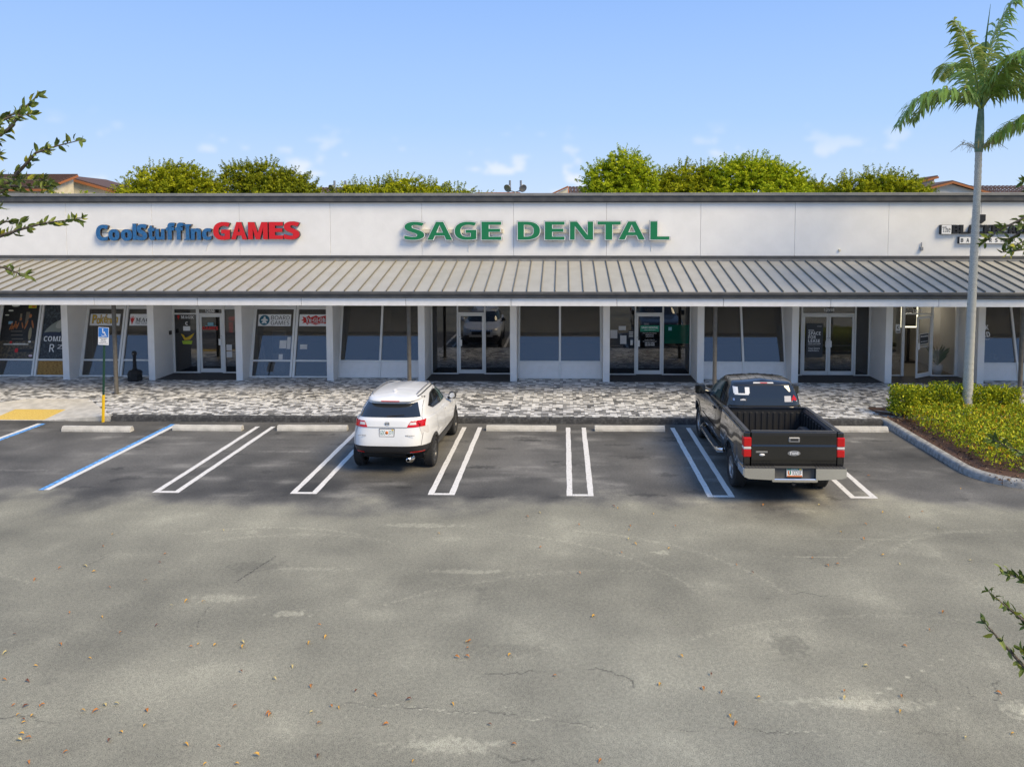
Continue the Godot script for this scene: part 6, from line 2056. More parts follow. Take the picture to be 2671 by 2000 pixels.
# ---------------------------------------------------------------- palms
func palms() -> void:
	var bark := mottled("palm_bark", [[0.25, lin(0.30, 0.30, 0.26)], [0.5, lin(0.50, 0.49, 0.43)], [0.8, lin(0.62, 0.60, 0.54)]], 0.85, 0.7, 0.05)
	roughen(bark, M.concrete.normal_texture, 0.5)
	var p := thing("palm_tree", "tall palm with pale ringed trunk rising from the planted island", "palm tree", Vector3(11.16, 0.13, -21.0))
	var prof := [[0.0, 0.0, 0.15], [0.02, 0.5, 0.135], [0.03, 1.5, 0.122], [0.05, 3.0, 0.112], [0.08, 5.1, 0.098], [0.10, 6.2, 0.09], [0.10, 7.2, 0.085]]
	var pts := []
	var rad := []
	for k in 150:
		var y := 7.2 * k / 149.0
		var q := 0
		while q < prof.size() - 2 and prof[q + 1][1] < y: q += 1
		var f: float = (y - prof[q][1]) / (prof[q + 1][1] - prof[q][1])
		pts.append(Vector3(lerpf(prof[q][0], prof[q + 1][0], f), y, 0))
		rad.append(lerpf(prof[q][2], prof[q + 1][2], f) * (1.0 + (0.035 if k % 3 == 0 else 0.0)) + 0.003 * sin(k * 1.7))
	put("trunk", tube(pts, rad, 20), bark, p)
	put("crownshaft", tube([Vector3(0.10, 7.19, 0), Vector3(0.105, 7.35, 0), Vector3(0.11, 7.75, 0), Vector3(0.12, 8.15, 0), Vector3(0.125, 8.5, 0)], [0.10, 0.118, 0.11, 0.088, 0.06], 18), mottled("crownshaft", [[0.3, lin(0.09, 0.17, 0.10)], [0.7, lin(0.20, 0.27, 0.20)]], 0.5, 0.9), p)
	# dry flower stalks under the shaft
	rng.seed = 71
	var s := st()
	for k in 7:
		var a := TAU * k / 7.0 + 0.3
		var d := Vector3(cos(a), 0, sin(a))
		var b := Vector3(0.1, 7.22, 0)
		var m := b + d * 0.45 + Vector3.UP * 0.22
		add_tube(s, [b, b + d * 0.22 + Vector3.UP * 0.16, m, m + d * 0.25 - Vector3.UP * 0.2], [0.012, 0.009, 0.007, 0.004], 5, false)
		for j in 9:
			var e := b.lerp(m, 0.45 + 0.07 * j) + Vector3.UP * 0.08
			add_tube(s, [e, e + Vector3(rng.randf_range(-0.2, 0.2), rng.randf_range(-0.3, 0.05), rng.randf_range(-0.2, 0.2))], [0.005, 0.002], 4, false)
	put("flower_stalks", done(s), mat("dry_stalk", lin(0.30, 0.26, 0.12), 0.8), p)
	var o := p.position
	for a in [
		[Vector3(11.27, 8.5, -20.95), Vector3(10.56, 8.85, -20.7), Vector3(9.75, 8.84, -20.6), Vector3(9.2, 8.5, -20.6), Vector3(8.9, 7.95, -20.6), 0.9],
		[Vector3(11.27, 8.5, -21.0), Vector3(11.05, 9.4, -20.9), Vector3(10.78, 10.0, -20.7), Vector3(10.5, 10.45, -20.6), Vector3(10.2, 10.75, -20.5), 0.75],
		[Vector3(11.28, 8.5, -21.0), Vector3(11.38, 9.6, -21.0), Vector3(11.6, 10.5, -21.0), Vector3(11.9, 11.2, -20.9), Vector3(12.3, 11.7, -20.8), 0.95],
		[Vector3(11.28, 8.5, -20.95), Vector3(11.5, 9.3, -20.6), Vector3(12.0, 9.9, -20.2), Vector3(12.6, 10.1, -19.9), Vector3(13.2, 9.9, -19.7), 1.0],
		[Vector3(11.29, 8.5, -20.95), Vector3(11.6, 8.95, -20.8), Vector3(12.2, 9.05, -20.7), Vector3(12.8, 8.75, -20.6), Vector3(13.2, 8.1, -20.6), 0.9],
		[Vector3(11.29, 8.5, -21.05), Vector3(11.8, 9.2, -21.4), Vector3(12.4, 9.55, -21.7), Vector3(13.1, 9.45, -22.0), Vector3(13.7, 8.9, -22.2), 0.9],
		[Vector3(11.27, 8.5, -21.05), Vector3(11.3, 9.3, -21.6), Vector3(11.35, 9.9, -22.3), Vector3(11.4, 10.1, -23.1), Vector3(11.45, 9.8, -23.8), 0.8],
		[Vector3(11.28, 8.5, -20.9), Vector3(11.35, 9.2, -20.4), Vector3(11.5, 9.6, -19.8), Vector3(11.7, 9.5, -19.1), Vector3(11.85, 9.0, -18.6), 0.85],
		[Vector3(11.26, 8.5, -21.0), Vector3(11.0, 8.95, -21.4), Vector3(10.6, 9.1, -21.8), Vector3(10.3, 8.8, -22.2), Vector3(10.1, 8.3, -22.5), 0.6]]:
		frond(p, [a[0] - o, a[1] - o, a[2] - o, a[3] - o, a[4] - o], a[5])
	put("spear_leaf", tube([Vector3(0.125, 8.45, 0), Vector3(0.14, 9.3, 0.02), Vector3(0.17, 10.2, 0.05), Vector3(0.24, 11.1, 0.08)], [0.03, 0.035, 0.025, 0.004], 8), leaf_mat("frond_leaf", lin(0.06, 0.13, 0.03), 0.5), p)
	# its neighbour stands just outside the frame; one frond reaches in
	p = thing("palm_tree", "palm frond reaching in from the right edge below the tall palm's crown", "palm tree", Vector3(14.3, 0.13, -20.5))
	put("trunk", tube([Vector3.ZERO, Vector3(0, 3, 0), Vector3(0.05, 6.6, 0)], [0.16, 0.13, 0.1], 16), bark, p)
	put("crownshaft", tube([Vector3(0.05, 6.59, 0), Vector3(0.05, 7.0, 0), Vector3(0.05, 7.7, 0)], [0.12, 0.13, 0.07], 14), M.crownshaft, p)
	for k in 8:
		var an := TAU * k / 8.0 + PI
		var d := Vector3(cos(an), 0, sin(an))
		var b := Vector3(0.05, 7.65, 0)
		frond(p, [b, b + d * 0.7 + Vector3.UP * 0.55, b + d * 1.5 + Vector3.UP * 0.62, b + d * 2.3 + Vector3.UP * 0.4, b + d * 3.05 + Vector3.DOWN * 0.15], 0.85)

# a feather frond along five guide points
func frond(parent: Node3D, guide: Array, size: float) -> void:
	var c := Curve3D.new()
	for i in guide.size():
		var t: Vector3 = (guide[mini(i + 1, guide.size() - 1)] - guide[maxi(i - 1, 0)]) / 6.0
		c.add_point(guide[i], -t, t)
	var l := c.get_baked_length()
	var f := node("frond", parent)
	var pts := []
	var rad := []
	for k in 13:
		pts.append(c.sample_baked(l * k / 12.0))
		rad.append(lerpf(0.028, 0.004, k / 12.0))
	put("rachis", tube(pts, rad, 6), leaf_mat("rachis", lin(0.20, 0.26, 0.06), 0.2), f)
	var s := st()
	s.set_smooth_group(-1)
	var n := int(l * 24.0)
	for k in n:
		var t := 0.10 + 0.89 * k / n
		var b := c.sample_baked(l * t)
		var d := (c.sample_baked(minf(l, l * t + 0.05)) - c.sample_baked(l * t - 0.05)).normalized()
		var side := d.cross(Vector3.UP).normalized()
		if side.length() < 0.1: side = Vector3.RIGHT
		var up := side.cross(d)
		var len := size * (0.35 + 0.65 * sin(PI * pow(t, 0.75))) * rng.randf_range(0.7, 1.15)
		for sg in [-1.0, 1.0]:
			if rng.randf() < 0.05: continue
			var out: Vector3 = (side * sg * rng.randf_range(0.5, 0.9) + d * rng.randf_range(0.25, 0.75) + up * rng.randf_range(-0.25, 0.35)).normalized()
			var q := b
			var w0 := 0.0
			var g := rng.randf_range(0.35, 0.75)
			var wide := Vector3.ZERO
			for j in 4:
				var e := q + out * len / 4.0
				var w1: float = [0.034, 0.038, 0.028, 0.0][j]
				if j == 0: wide = out.cross(up).normalized()
				var wa := wide * w0
				var wb := wide * w1
				if w0 == 0.0: tri(s, q, e - wb, e + wb)
				elif w1 == 0.0: tri(s, q - wa, e, q + wa)
				else: quad(s, q - wa, e - wb, e + wb, q + wa)
				q = e
				w0 = w1
				out = (out + Vector3.DOWN * g).normalized()
	put("leaflets", done(s), leaf_mat(["frond_green", "frond_olive"][rng.randi() % 2], [lin(0.15, 0.27, 0.04), lin(0.27, 0.34, 0.04)][rng.randi() % 2], 0.55), f)

# ---------------------------------------------------------------- trees beside the camera, whose branch ends reach into the frame
func near_trees() -> void:
	rng.seed = 81
	var t := thing("leafy_tree", "small-leaved tree branches reaching in from the left edge", "tree", Vector3(-5.4, 0, -5.0))
	near_tree(t, [
		[Vector3(-3.91, 5.41, -5.0), Vector3(-3.7, 5.53, -5.02), Vector3(-3.6, 5.61, -5.0), Vector3(-3.48, 5.71, -4.97), Vector3(-3.35, 5.76, -5.0), Vector3(-3.21, 5.8, -5.03)],
		[Vector3(-3.95, 5.75, -5.1), Vector3(-3.73, 5.9, -5.1), Vector3(-3.65, 6.0, -5.08), Vector3(-3.54, 6.11, -5.1)], [Vector3(-3.95, 5.82, -4.9), Vector3(-3.72, 5.89, -4.92), Vector3(-3.6, 5.93, -4.9), Vector3(-3.48, 5.96, -4.95)],
		[Vector3(-3.95, 5.95, -5.2), Vector3(-3.78, 6.0, -5.2), Vector3(-3.66, 6.06, -5.2)], [Vector3(-3.95, 5.78, -4.8), Vector3(-3.75, 5.82, -4.8), Vector3(-3.62, 5.87, -4.8)],
		[Vector3(-3.95, 5.5, -4.9), Vector3(-3.75, 5.55, -4.9), Vector3(-3.59, 5.53, -4.95), Vector3(-3.42, 5.53, -5.0)], [Vector3(-3.95, 5.42, -5.15), Vector3(-3.75, 5.5, -5.1), Vector3(-3.6, 5.49, -5.1), Vector3(-3.46, 5.5, -5.1)], [Vector3(-3.95, 5.55, -5.3), Vector3(-3.78, 5.57, -5.3), Vector3(-3.64, 5.56, -5.3)], [Vector3(-3.92, 5.4, -4.75), Vector3(-3.7, 5.46, -4.75), Vector3(-3.56, 5.48, -4.75)],
		[Vector3(-3.95, 5.08, -5.0), Vector3(-3.77, 5.16, -5.0), Vector3(-3.61, 5.21, -5.0), Vector3(-3.45, 5.25, -5.0), Vector3(-3.21, 5.28, -5.02)], [Vector3(-3.95, 5.2, -5.1), Vector3(-3.8, 5.26, -5.1), Vector3(-3.7, 5.25, -5.1)],
		[Vector3(-3.95, 4.98, -5.0), Vector3(-3.75, 4.95, -5.0), Vector3(-3.6, 4.89, -5.0)], [Vector3(-3.98, 5.66, -5.0), Vector3(-3.82, 5.68, -5.0), Vector3(-3.73, 5.7, -5.0)], [Vector3(-3.95, 5.32, -4.95), Vector3(-3.82, 5.36, -4.95), Vector3(-3.71, 5.36, -4.95)]], 4.4)
	t = thing("leafy_tree", "small-leaved tree branches reaching in from the right edge", "tree", Vector3(5.2, 0, -5.4))
	near_tree(t, [
		[Vector3(3.63, 5.42, -5.5), Vector3(3.43, 5.36, -5.5), Vector3(3.27, 5.28, -5.5), Vector3(3.11, 5.2, -5.5), Vector3(3.01, 5.11, -5.5)], [Vector3(3.63, 5.2, -5.5), Vector3(3.41, 5.09, -5.5), Vector3(3.28, 5.06, -5.5), Vector3(3.13, 5.04, -5.5)],
		[Vector3(3.60, 5.63, -5.5), Vector3(3.45, 5.58, -5.5), Vector3(3.37, 5.57, -5.5), Vector3(3.27, 5.54, -5.5)], [Vector3(3.60, 5.31, -5.4), Vector3(3.38, 5.31, -5.4), Vector3(3.30, 5.25, -5.4), Vector3(3.20, 5.23, -5.4)], [Vector3(3.63, 5.04, -5.5), Vector3(3.46, 5.0, -5.5), Vector3(3.37, 4.97, -5.5)],
		[Vector3(3.63, 5.3, -5.65), Vector3(3.46, 5.24, -5.65), Vector3(3.33, 5.17, -5.65), Vector3(3.23, 5.12, -5.65)], [Vector3(3.63, 5.48, -5.3), Vector3(3.43, 5.46, -5.35), Vector3(3.31, 5.4, -5.35)], [Vector3(3.63, 5.13, -5.3), Vector3(3.38, 5.17, -5.3), Vector3(3.20, 5.14, -5.3), Vector3(3.08, 5.08, -5.3)], [Vector3(3.66, 5.52, -5.6), Vector3(3.48, 5.5, -5.6), Vector3(3.38, 5.46, -5.6)], [Vector3(3.63, 5.7, -5.5), Vector3(3.51, 5.72, -5.5), Vector3(3.43, 5.7, -5.5)],
		[Vector3(3.3, 2.05, -4.8), Vector3(2.97, 2.4, -4.8), Vector3(2.84, 2.54, -4.8), Vector3(2.75, 2.64, -4.8), Vector3(2.69, 2.71, -4.8)], [Vector3(3.2, 2.48, -4.85), Vector3(2.96, 2.7, -4.8), Vector3(2.86, 2.78, -4.8), Vector3(2.73, 2.89, -4.8)], [Vector3(3.2, 2.84, -4.8), Vector3(2.95, 2.97, -4.8), Vector3(2.81, 3.02, -4.8)], [Vector3(3.15, 2.3, -4.75), Vector3(3.0, 2.42, -4.75), Vector3(2.92, 2.54, -4.75)],
		[Vector3(3.2, 3.66, -4.8), Vector3(2.96, 3.78, -4.8), Vector3(2.84, 3.82, -4.8), Vector3(2.72, 3.88, -4.8)], [Vector3(3.2, 3.6, -4.7), Vector3(2.98, 3.68, -4.7), Vector3(2.88, 3.7, -4.7)]], 4.6)

# trunk and limbs outside the frame; each twig is given by world points from its thick end to its tip
func near_tree(t: Node3D, twigs: Array, fork: float) -> void:
	var o := t.position
	put("trunk", tube([Vector3.ZERO, Vector3(0.02, 1.5, 0), Vector3(0.05, fork - 1.6, 0), Vector3(0.05, fork + 1.2, 0.02)], [0.15, 0.11, 0.09, 0.03], 12), M.bark, t)
	var pieces := []
	var toned := []
	for c in [Color(0.34, 0.34, 0.05), Color(0.085, 0.12, 0.03), Color(0.12, 0.165, 0.035), Color(0.16, 0.20, 0.05), Color(0.20, 0.24, 0.07), Color(0.10, 0.14, 0.04)]: toned.append(leaf_mesh(0.19, 0.35, 0.12, c))
	for w in twigs:
		var pts := []
		for p in w: pts.append(p - o)
		var root := Vector3(0.05, clampf(pts[0].y - 0.6, 0.8, fork + 1.0), 0)
		var mid: Vector3 = root.lerp(pts[0], 0.55) + Vector3(0, 0.08, 0)
		var path := [root, mid]
		path.append_array(pts)
		var rad := []
		for k in path.size(): rad.append(lerpf(0.022, 0.0022, float(k) / (path.size() - 1)))
		put("branch", tube(path, rad, 6), M.bark, t)
		var c := Curve3D.new()
		for i in path.size():
			var tn: Vector3 = (path[mini(i + 1, path.size() - 1)] - path[maxi(i - 1, 0)]) / 6.0
			c.add_point(path[i], -tn, tn)
		var l := c.get_baked_length()
		var from := c.get_closest_offset(pts[0])
		var at := from
		while at < l:
			var p := c.sample_baked(at)
			var d := (c.sample_baked(minf(l, at + 0.02)) - c.sample_baked(at - 0.02)).normalized()
			var tuft := rng.randf() < 0.16
			for k in (4 if tuft or at > l - 0.03 else 1 + rng.randi() % 2):
				var out := (d * rng.randf_range(0.3, 1.0) + Vector3(rng.randf_range(-0.6, 0.6), rng.randf_range(-0.8, 1.0), rng.randf_range(-0.8, 0.8))).normalized()
				pieces.append([toned[0] if rng.randf() < 0.08 else toned[1 + rng.randi() % 5], turned(p, out, rng.randf_range(0.045, 0.08), rng.randf() * TAU)])
			at += rng.randf_range(0.015, 0.032)
	merged("leaves", tinted_leaf("near_leaf", 0.45, 0.35), t, pieces)

# ---------------------------------------------------------------- behind the building
func background() -> void:
	var lm := tinted_leaf("far_leaf", 0.75, 0.6)
	var warm := [Color(0.362, 0.388, 0.018), Color(0.525, 0.525, 0.025), Color(0.188, 0.225, 0.012)]
	var bright := [Color(0.413, 0.488, 0.02), Color(0.575, 0.600, 0.03), Color(0.225, 0.300, 0.012)]
	var olive := [Color(0.250, 0.281, 0.02), Color(0.375, 0.388, 0.02), Color(0.138, 0.169, 0.012)]
	# [x, z, [[dx, y, rx, ry] ...lobes], tones, label]
	var n := 0
	for a in [
		[-25.0, -48.0, [[-2.0, 7.6, 1.6, 1.1], [-0.6, 8.5, 1.8, 1.2], [0.9, 8.7, 1.5, 1.1], [2.2, 7.9, 1.3, 1.1], [0.0, 7.0, 3.2, 1.4]], warm, "yellow-green feathery tree left of the dark-leaved one behind the roof"],
		[-19.2, -49.0, [[-1.6, 8.6, 1.5, 1.3], [0.0, 8.8, 1.5, 1.2], [1.5, 8.2, 1.4, 1.2], [2.9, 7.6, 1.0, 1.0], [0.5, 7.2, 3.0, 1.4]], olive, "olive feathery tree right of the yellow-green one behind the left roof"],
		[-28.0, -44.0, [[0.0, 6.5, 2.4, 0.9], [1.8, 6.4, 1.4, 0.9]], bright, "low bright yellow-green tree behind the roof at the left"],
		[-21.3, -43.0, [[0.0, 6.2, 1.6, 0.9], [1.6, 6.15, 1.3, 0.8]], bright, "low bright tree below the two feathery trees"],
		[-32.2, -47.0, [[0.0, 7.0, 0.55, 1.3], [-0.4, 6.4, 0.8, 1.0], [0.45, 6.4, 0.8, 1.0]], olive, "small pointed dark-green tree in front of the cream houses"],
		[-11.3, -50.0, [[-2.2, 7.9, 1.2, 0.8], [-0.8, 8.0, 1.3, 0.7], [0.8, 8.3, 1.4, 0.75], [2.6, 7.9, 1.4, 0.75], [4.4, 7.6, 1.3, 0.7], [5.9, 7.3, 1.0, 0.6], [1.5, 7.1, 4.6, 1.0]], warm, "flat spreading tree behind the roof over the dental sign"],
		[3.7, -47.0, [[-1.3, 8.6, 1.1, 1.1], [0.1, 9.4, 1.2, 1.1], [0.9, 8.6, 1.1, 1.1], [-0.3, 7.7, 2.0, 1.4], [-1.6, 7.3, 1.0, 1.0]], bright, "tall bright green tree behind the roof right of the floodlights"],
		[8.0, -49.0, [[-1.6, 8.3, 1.3, 1.0], [-0.2, 8.8, 1.3, 1.0], [1.2, 8.7, 1.2, 1.0], [0.0, 7.5, 2.8, 1.2]], warm, "broad green tree right of the tall bright tree"],
		[12.0, -48.5, [[-1.4, 9.1, 1.4, 1.0], [0.2, 9.3, 1.5, 0.9], [1.7, 8.8, 1.3, 1.0], [2.8, 8.0, 1.0, 0.9], [0.3, 7.8, 2.9, 1.4]], bright, "highest crown of the green trees above the vacant shop"],
		[16.0, -49.5, [[-1.2, 8.0, 1.2, 0.8], [0.4, 8.0, 1.2, 0.8], [0.0, 7.3, 2.2, 1.0]], warm, "low green tree between the highest crown and the rounded one"],
		[19.6, -47.5, [[-1.6, 8.1, 1.2, 0.8], [-0.2, 8.5, 1.3, 0.7], [1.2, 8.2, 1.2, 0.8], [2.2, 7.7, 0.9, 0.7], [0.2, 7.3, 2.6, 0.9]], warm, "rounded green tree left of the right-hand house"]]:
		rng.seed = 200 + n
		var t := thing("broadleaf_tree", a[4], "tree", Vector3(a[0], -0.55, a[1]), 0.0, "trees behind the building")
		var top: float = a[2][0][1]
		var s := st()
		add_tube(s, [Vector3.ZERO, Vector3(0.1, 2.0, 0), Vector3(0.0, top - 3.0, 0.1)], [0.26, 0.2, 0.16], 9, false)
		put("trunk", done(s), M.bark, t)
		s = st()
		for q in a[2]:
			for k in 3:
				var e := Vector3(q[0] + rng.randf_range(-0.6, 0.6) * q[2], q[1] + rng.randf_range(-0.2, 0.6) * q[3], rng.randf_range(-0.6, 0.6) * q[2])
				var b := Vector3(0, top - 3.2, 0.1)
				add_tube(s, [b, b.lerp(e, 0.5) + Vector3(0, 0.25, 0), e], [0.09, 0.05, 0.015], 6, false)
		put("limbs", done(s), M.bark, t)
		var pieces := []
		var kinds := []
		for k in 12:
			var f := k / 11.0
			kinds.append(clump_mesh(k % 3 + 1, a[3][0].lerp(a[3][1], 1.0 - f * 2.0) if f < 0.5 else a[3][0].lerp(a[3][2], (f - 0.5) * 2.0)))
		var dn := noise(0.55, 300 + n, 3)
		for q in a[2]:
			var depth: float = maxf(q[2] * 0.8, 0.8)
			var want := int(560.0 * (q[2] * q[3] + 0.5))
			var got := 0
			for tries in want * 4:
				if got >= want: break
				var p := Vector3(rng.randf_range(-1.15, 1.15), rng.randf_range(-1.1, 1.15), rng.randf_range(-1.15, 1.15))
				var edge := 1.0 + 0.55 * dn.get_noise_3d(p.x * 4.0 + q[0] * 3.0, p.y * 4.0 + q[1], p.z * 4.0) + 0.25 * dn.get_noise_3d(p.x * 11.0 + q[0], p.y * 11.0, p.z * 11.0)
				var r := p.length()
				if r > edge or rng.randf() > 0.25 + r * 0.9: continue
				var w := Vector3(q[0] + p.x * q[2], q[1] + p.y * q[3], p.z * depth)
				if dn.get_noise_3d(w.x * 2.3, w.y * 2.6, w.z * 2.3 + 50.0) < -0.12: continue
				got += 1
				pieces.append([kinds[rng.randi() % 12], Transform3D(Basis.from_euler(Vector3(rng.randf() * 0.9 - 0.45, rng.randf() * TAU, rng.randf() * 0.9 - 0.45)) * rng.randf_range(0.13, 0.25), w)])
			# stray shoots that break the outline
			for k in int(34.0 * q[2]):
				var an := rng.randf_range(0.05, PI - 0.05)
				var b := Vector3(q[0] + cos(an) * q[2] * 0.9, q[1] + sin(an) * q[3] * 0.95, rng.randf_range(-0.5, 0.5) * depth)
				var d := Vector3(cos(an) * 1.2 + 0.25, sin(an) * 0.8 + 0.1, rng.randf_range(-0.3, 0.3)).normalized()
				for j in 3 + rng.randi() % 5:
					pieces.append([kinds[5 + rng.randi() % 7], Transform3D(Basis.from_euler(Vector3(rng.randf() * 2.0, rng.randf() * TAU, rng.randf())) * rng.randf_range(0.09, 0.16), b + d * 0.12 * j)])
		merged("crown", lm, t, pieces)
		n += 1
	houses()
	floodlights()

func houses() -> void:
	var cream := mottled("house_cream", [[0.3, lin(0.62, 0.55, 0.38)], [0.7, lin(0.72, 0.66, 0.48)]], 0.9, 6.0)
	var pale := mottled("house_pale", [[0.3, lin(0.58, 0.56, 0.48)], [0.7, lin(0.66, 0.64, 0.56)]], 0.9, 6.0)
	var fascia := mat("house_fascia", lin(0.36, 0.13, 0.04), 0.7)
	var tile := mottled("house_tile", [[0.25, lin(0.055, 0.03, 0.022)], [0.5, lin(0.10, 0.058, 0.045)], [0.8, lin(0.16, 0.095, 0.075)]], 0.85, 1.6, 0.05)
	# left: a house with its ridge along x, gable end to the right
	var h := thing("house", "cream house with a brown tiled sloping roof at the far left", "house", Vector3(-48, -0.06, -62.5))
	var along_x := Transform3D(Basis(Vector3(0, 0, -1), Vector3(0, 1, 0), Vector3(1, 0, 0)), Vector3.ZERO)
	var s := st()
	add_prism(s, PackedVector2Array([Vector2(-2.0, 0), Vector2(2.0, 0), Vector2(2.0, 9.9), Vector2(-2.0, 8.62)]), -8.0, 6.0, along_x)
	put("wall", done(s), cream, h)
	s = st()
	for k in 12:
		var f := k / 12.0
		add_prism(s, PackedVector2Array([Vector2(lerpf(-2.35, 2.2, f), lerpf(8.56, 10.02, f)), Vector2(lerpf(-2.35, 2.2, f + 0.09), lerpf(8.56, 10.02, f + 0.09)), Vector2(lerpf(-2.35, 2.2, f + 0.09), lerpf(8.56, 10.02, f + 0.09) + 0.1), Vector2(lerpf(-2.35, 2.2, f), lerpf(8.56, 10.02, f) + 0.2)]), -8.2, 6.25, along_x)
	put("roof_slope", done(s), tile, h)
	s = st()
	add_prism(s, PackedVector2Array([Vector2(-2.36, 8.40), Vector2(2.2, 9.86), Vector2(2.2, 10.02), Vector2(-2.36, 8.56)]), 6.251, 6.33, along_x)
	put("barge_board", done(s), fascia, h)
	put("eave_board", slab(-8.2, 6.25, 8.42, 8.58, 2.36, 2.42), fascia, h)
	h = thing("house", "cream house with low flat-edged front beside the pointed tree", "house", Vector3(-38.2, -0.06, -63))
	put("wall", slab(-1.2, 1.4, 0, 7.95, -3, 2.5), cream, h)
	put("coping", slab(-1.35, 1.5, 7.95, 8.08, -3.1, 2.65), fascia, h)
	put("sloped_wall", prism(PackedVector2Array([Vector2(1.4, 0), Vector2(3.1, 0), Vector2(3.1, 7.0), Vector2(1.4, 7.95)]), -1.0, 2.5), cream, h)
	put("sloped_coping", prism(PackedVector2Array([Vector2(1.4, 7.96), Vector2(3.2, 6.95), Vector2(3.25, 7.08), Vector2(1.45, 8.09)]), -1.1, 2.6), fascia, h)
	shed_house(Vector3(-43.7, -0.06, -68), 0.0, 4.6, 9.9, 8.65, "cream house with a brown roof falling to the right, second from the left", cream, tile, fascia)
	# middle: roofs that just clear the parapet
	h = thing("house", "brown tiled roof just above the parapet by the left floodlights", "house", Vector3(-21.7, -0.06, -74))
	put("wall", slab(-1.7, 1.7, 0, 8.6, -4, 4), pale, h)
	tiled_roof(h, -1.9, 1.9, -4.2, 4.2, 8.4, 9.45, 0.5, tile, fascia)
	h = thing("house", "low pale house with orange eave left of the right floodlights", "house", Vector3(-5.9, -0.06, -72))
	put("wall", slab(-1.9, 1.9, 0, 8.55, -3, 3), pale, h)
	put("coping", slab(-2.0, 2.0, 8.55, 8.72, -3.1, 3.1), fascia, h)
	h = thing("house", "small cream gable with brown roof left of the tall bright tree", "house", Vector3(0.6, -0.06, -74))
	put("wall", slab(-2.0, 3.0, 0, 8.4, -3, 3), cream, h)
	put("gable", prism(PackedVector2Array([Vector2(-2.0, 8.4), Vector2(-0.2, 8.4), Vector2(-0.2, 9.2)]), 2.6, 3.0), cream, h)
	put("gable_coping", prism(PackedVector2Array([Vector2(-2.15, 8.4), Vector2(-0.15, 9.28), Vector2(-0.15, 9.42), Vector2(-2.3, 8.45)]), 2.5, 3.15), fascia, h)
	tiled_roof(h, -0.1, 3.2, -3.2, 3.2, 8.3, 9.5, 0.5, tile, fascia)
	# right: two sloping gables and a long tiled roof
	h = thing("house", "pale house with two stepped sloping gables behind the palm trunk", "house", Vector3(29.0, -0.06, -64))
	put("wall", slab(-4.2, 4.6, 0, 7.9, -4, 2.0), pale, h)
	put("tall_gable", prism(PackedVector2Array([Vector2(-4.2, 7.85), Vector2(3.4, 7.85), Vector2(3.4, 9.75)]), -4.0, -3.4), pale, h)
	put("gable_roof", prism(PackedVector2Array([Vector2(-4.7, 7.8), Vector2(3.55, 9.87), Vector2(3.55, 10.07), Vector2(-4.8, 7.98)]), -8.0, -3.1), tile, h)
	put("gable_coping", prism(PackedVector2Array([Vector2(-4.7, 7.72), Vector2(3.55, 9.79), Vector2(3.55, 9.95), Vector2(-4.75, 7.88)]), -3.09, -2.9), fascia, h)
	put("low_gable", prism(PackedVector2Array([Vector2(-2.2, 7.85), Vector2(4.9, 7.85), Vector2(4.9, 8.2), Vector2(2.1, 9.0)]), 1.6, 2.01), pale, h)
	put("gable_roof", prism(PackedVector2Array([Vector2(-2.8, 7.8), Vector2(2.1, 9.1), Vector2(5.2, 8.2), Vector2(5.2, 8.36), Vector2(2.1, 9.28), Vector2(-2.9, 7.95)]), -3.0, 2.3), tile, h)
	put("gable_coping", prism(PackedVector2Array([Vector2(-2.8, 7.72), Vector2(2.1, 9.02), Vector2(5.2, 8.12), Vector2(5.2, 8.26), Vector2(2.1, 9.17), Vector2(-2.85, 7.86)]), 2.31, 2.45), fascia, h)
	h = thing("house", "long brown tiled roof at the far right behind the leaves", "house", Vector3(38.5, -0.06, -66))
	put("wall", slab(-3.6, 8.0, 0, 7.6, -5, 4), pale, h)
	tiled_roof(h, -3.9, 8.3, -5.3, 4.3, 7.5, 9.1, 0.5, tile, fascia)
	h = thing("house", "distant pale flat house left of the stepped gables", "house", Vector3(25.2, -0.06, -74))
	put("wall", slab(-2.0, 2.6, 0, 8.9, -3, 3), pale, h)
	put("coping", slab(-2.1, 2.7, 8.9, 9.07, -3.1, 3.1), fascia, h)

# a gable triangle in the y-z plane, thick from x0 to x1
func gable_end(z0: float, z1: float, y0: float, y1: float, x0: float, x1: float, at: float) -> ArrayMesh:
	var s := st()
	add_prism(s, PackedVector2Array([Vector2(-z0, y0), Vector2(-z1, y0), Vector2(-lerpf(z0, z1, at), y1)]), x0, x1, Transform3D(Basis(Vector3(0, 0, -1), Vector3(0, 1, 0), Vector3(1, 0, 0)), Vector3.ZERO))
	return done(s)

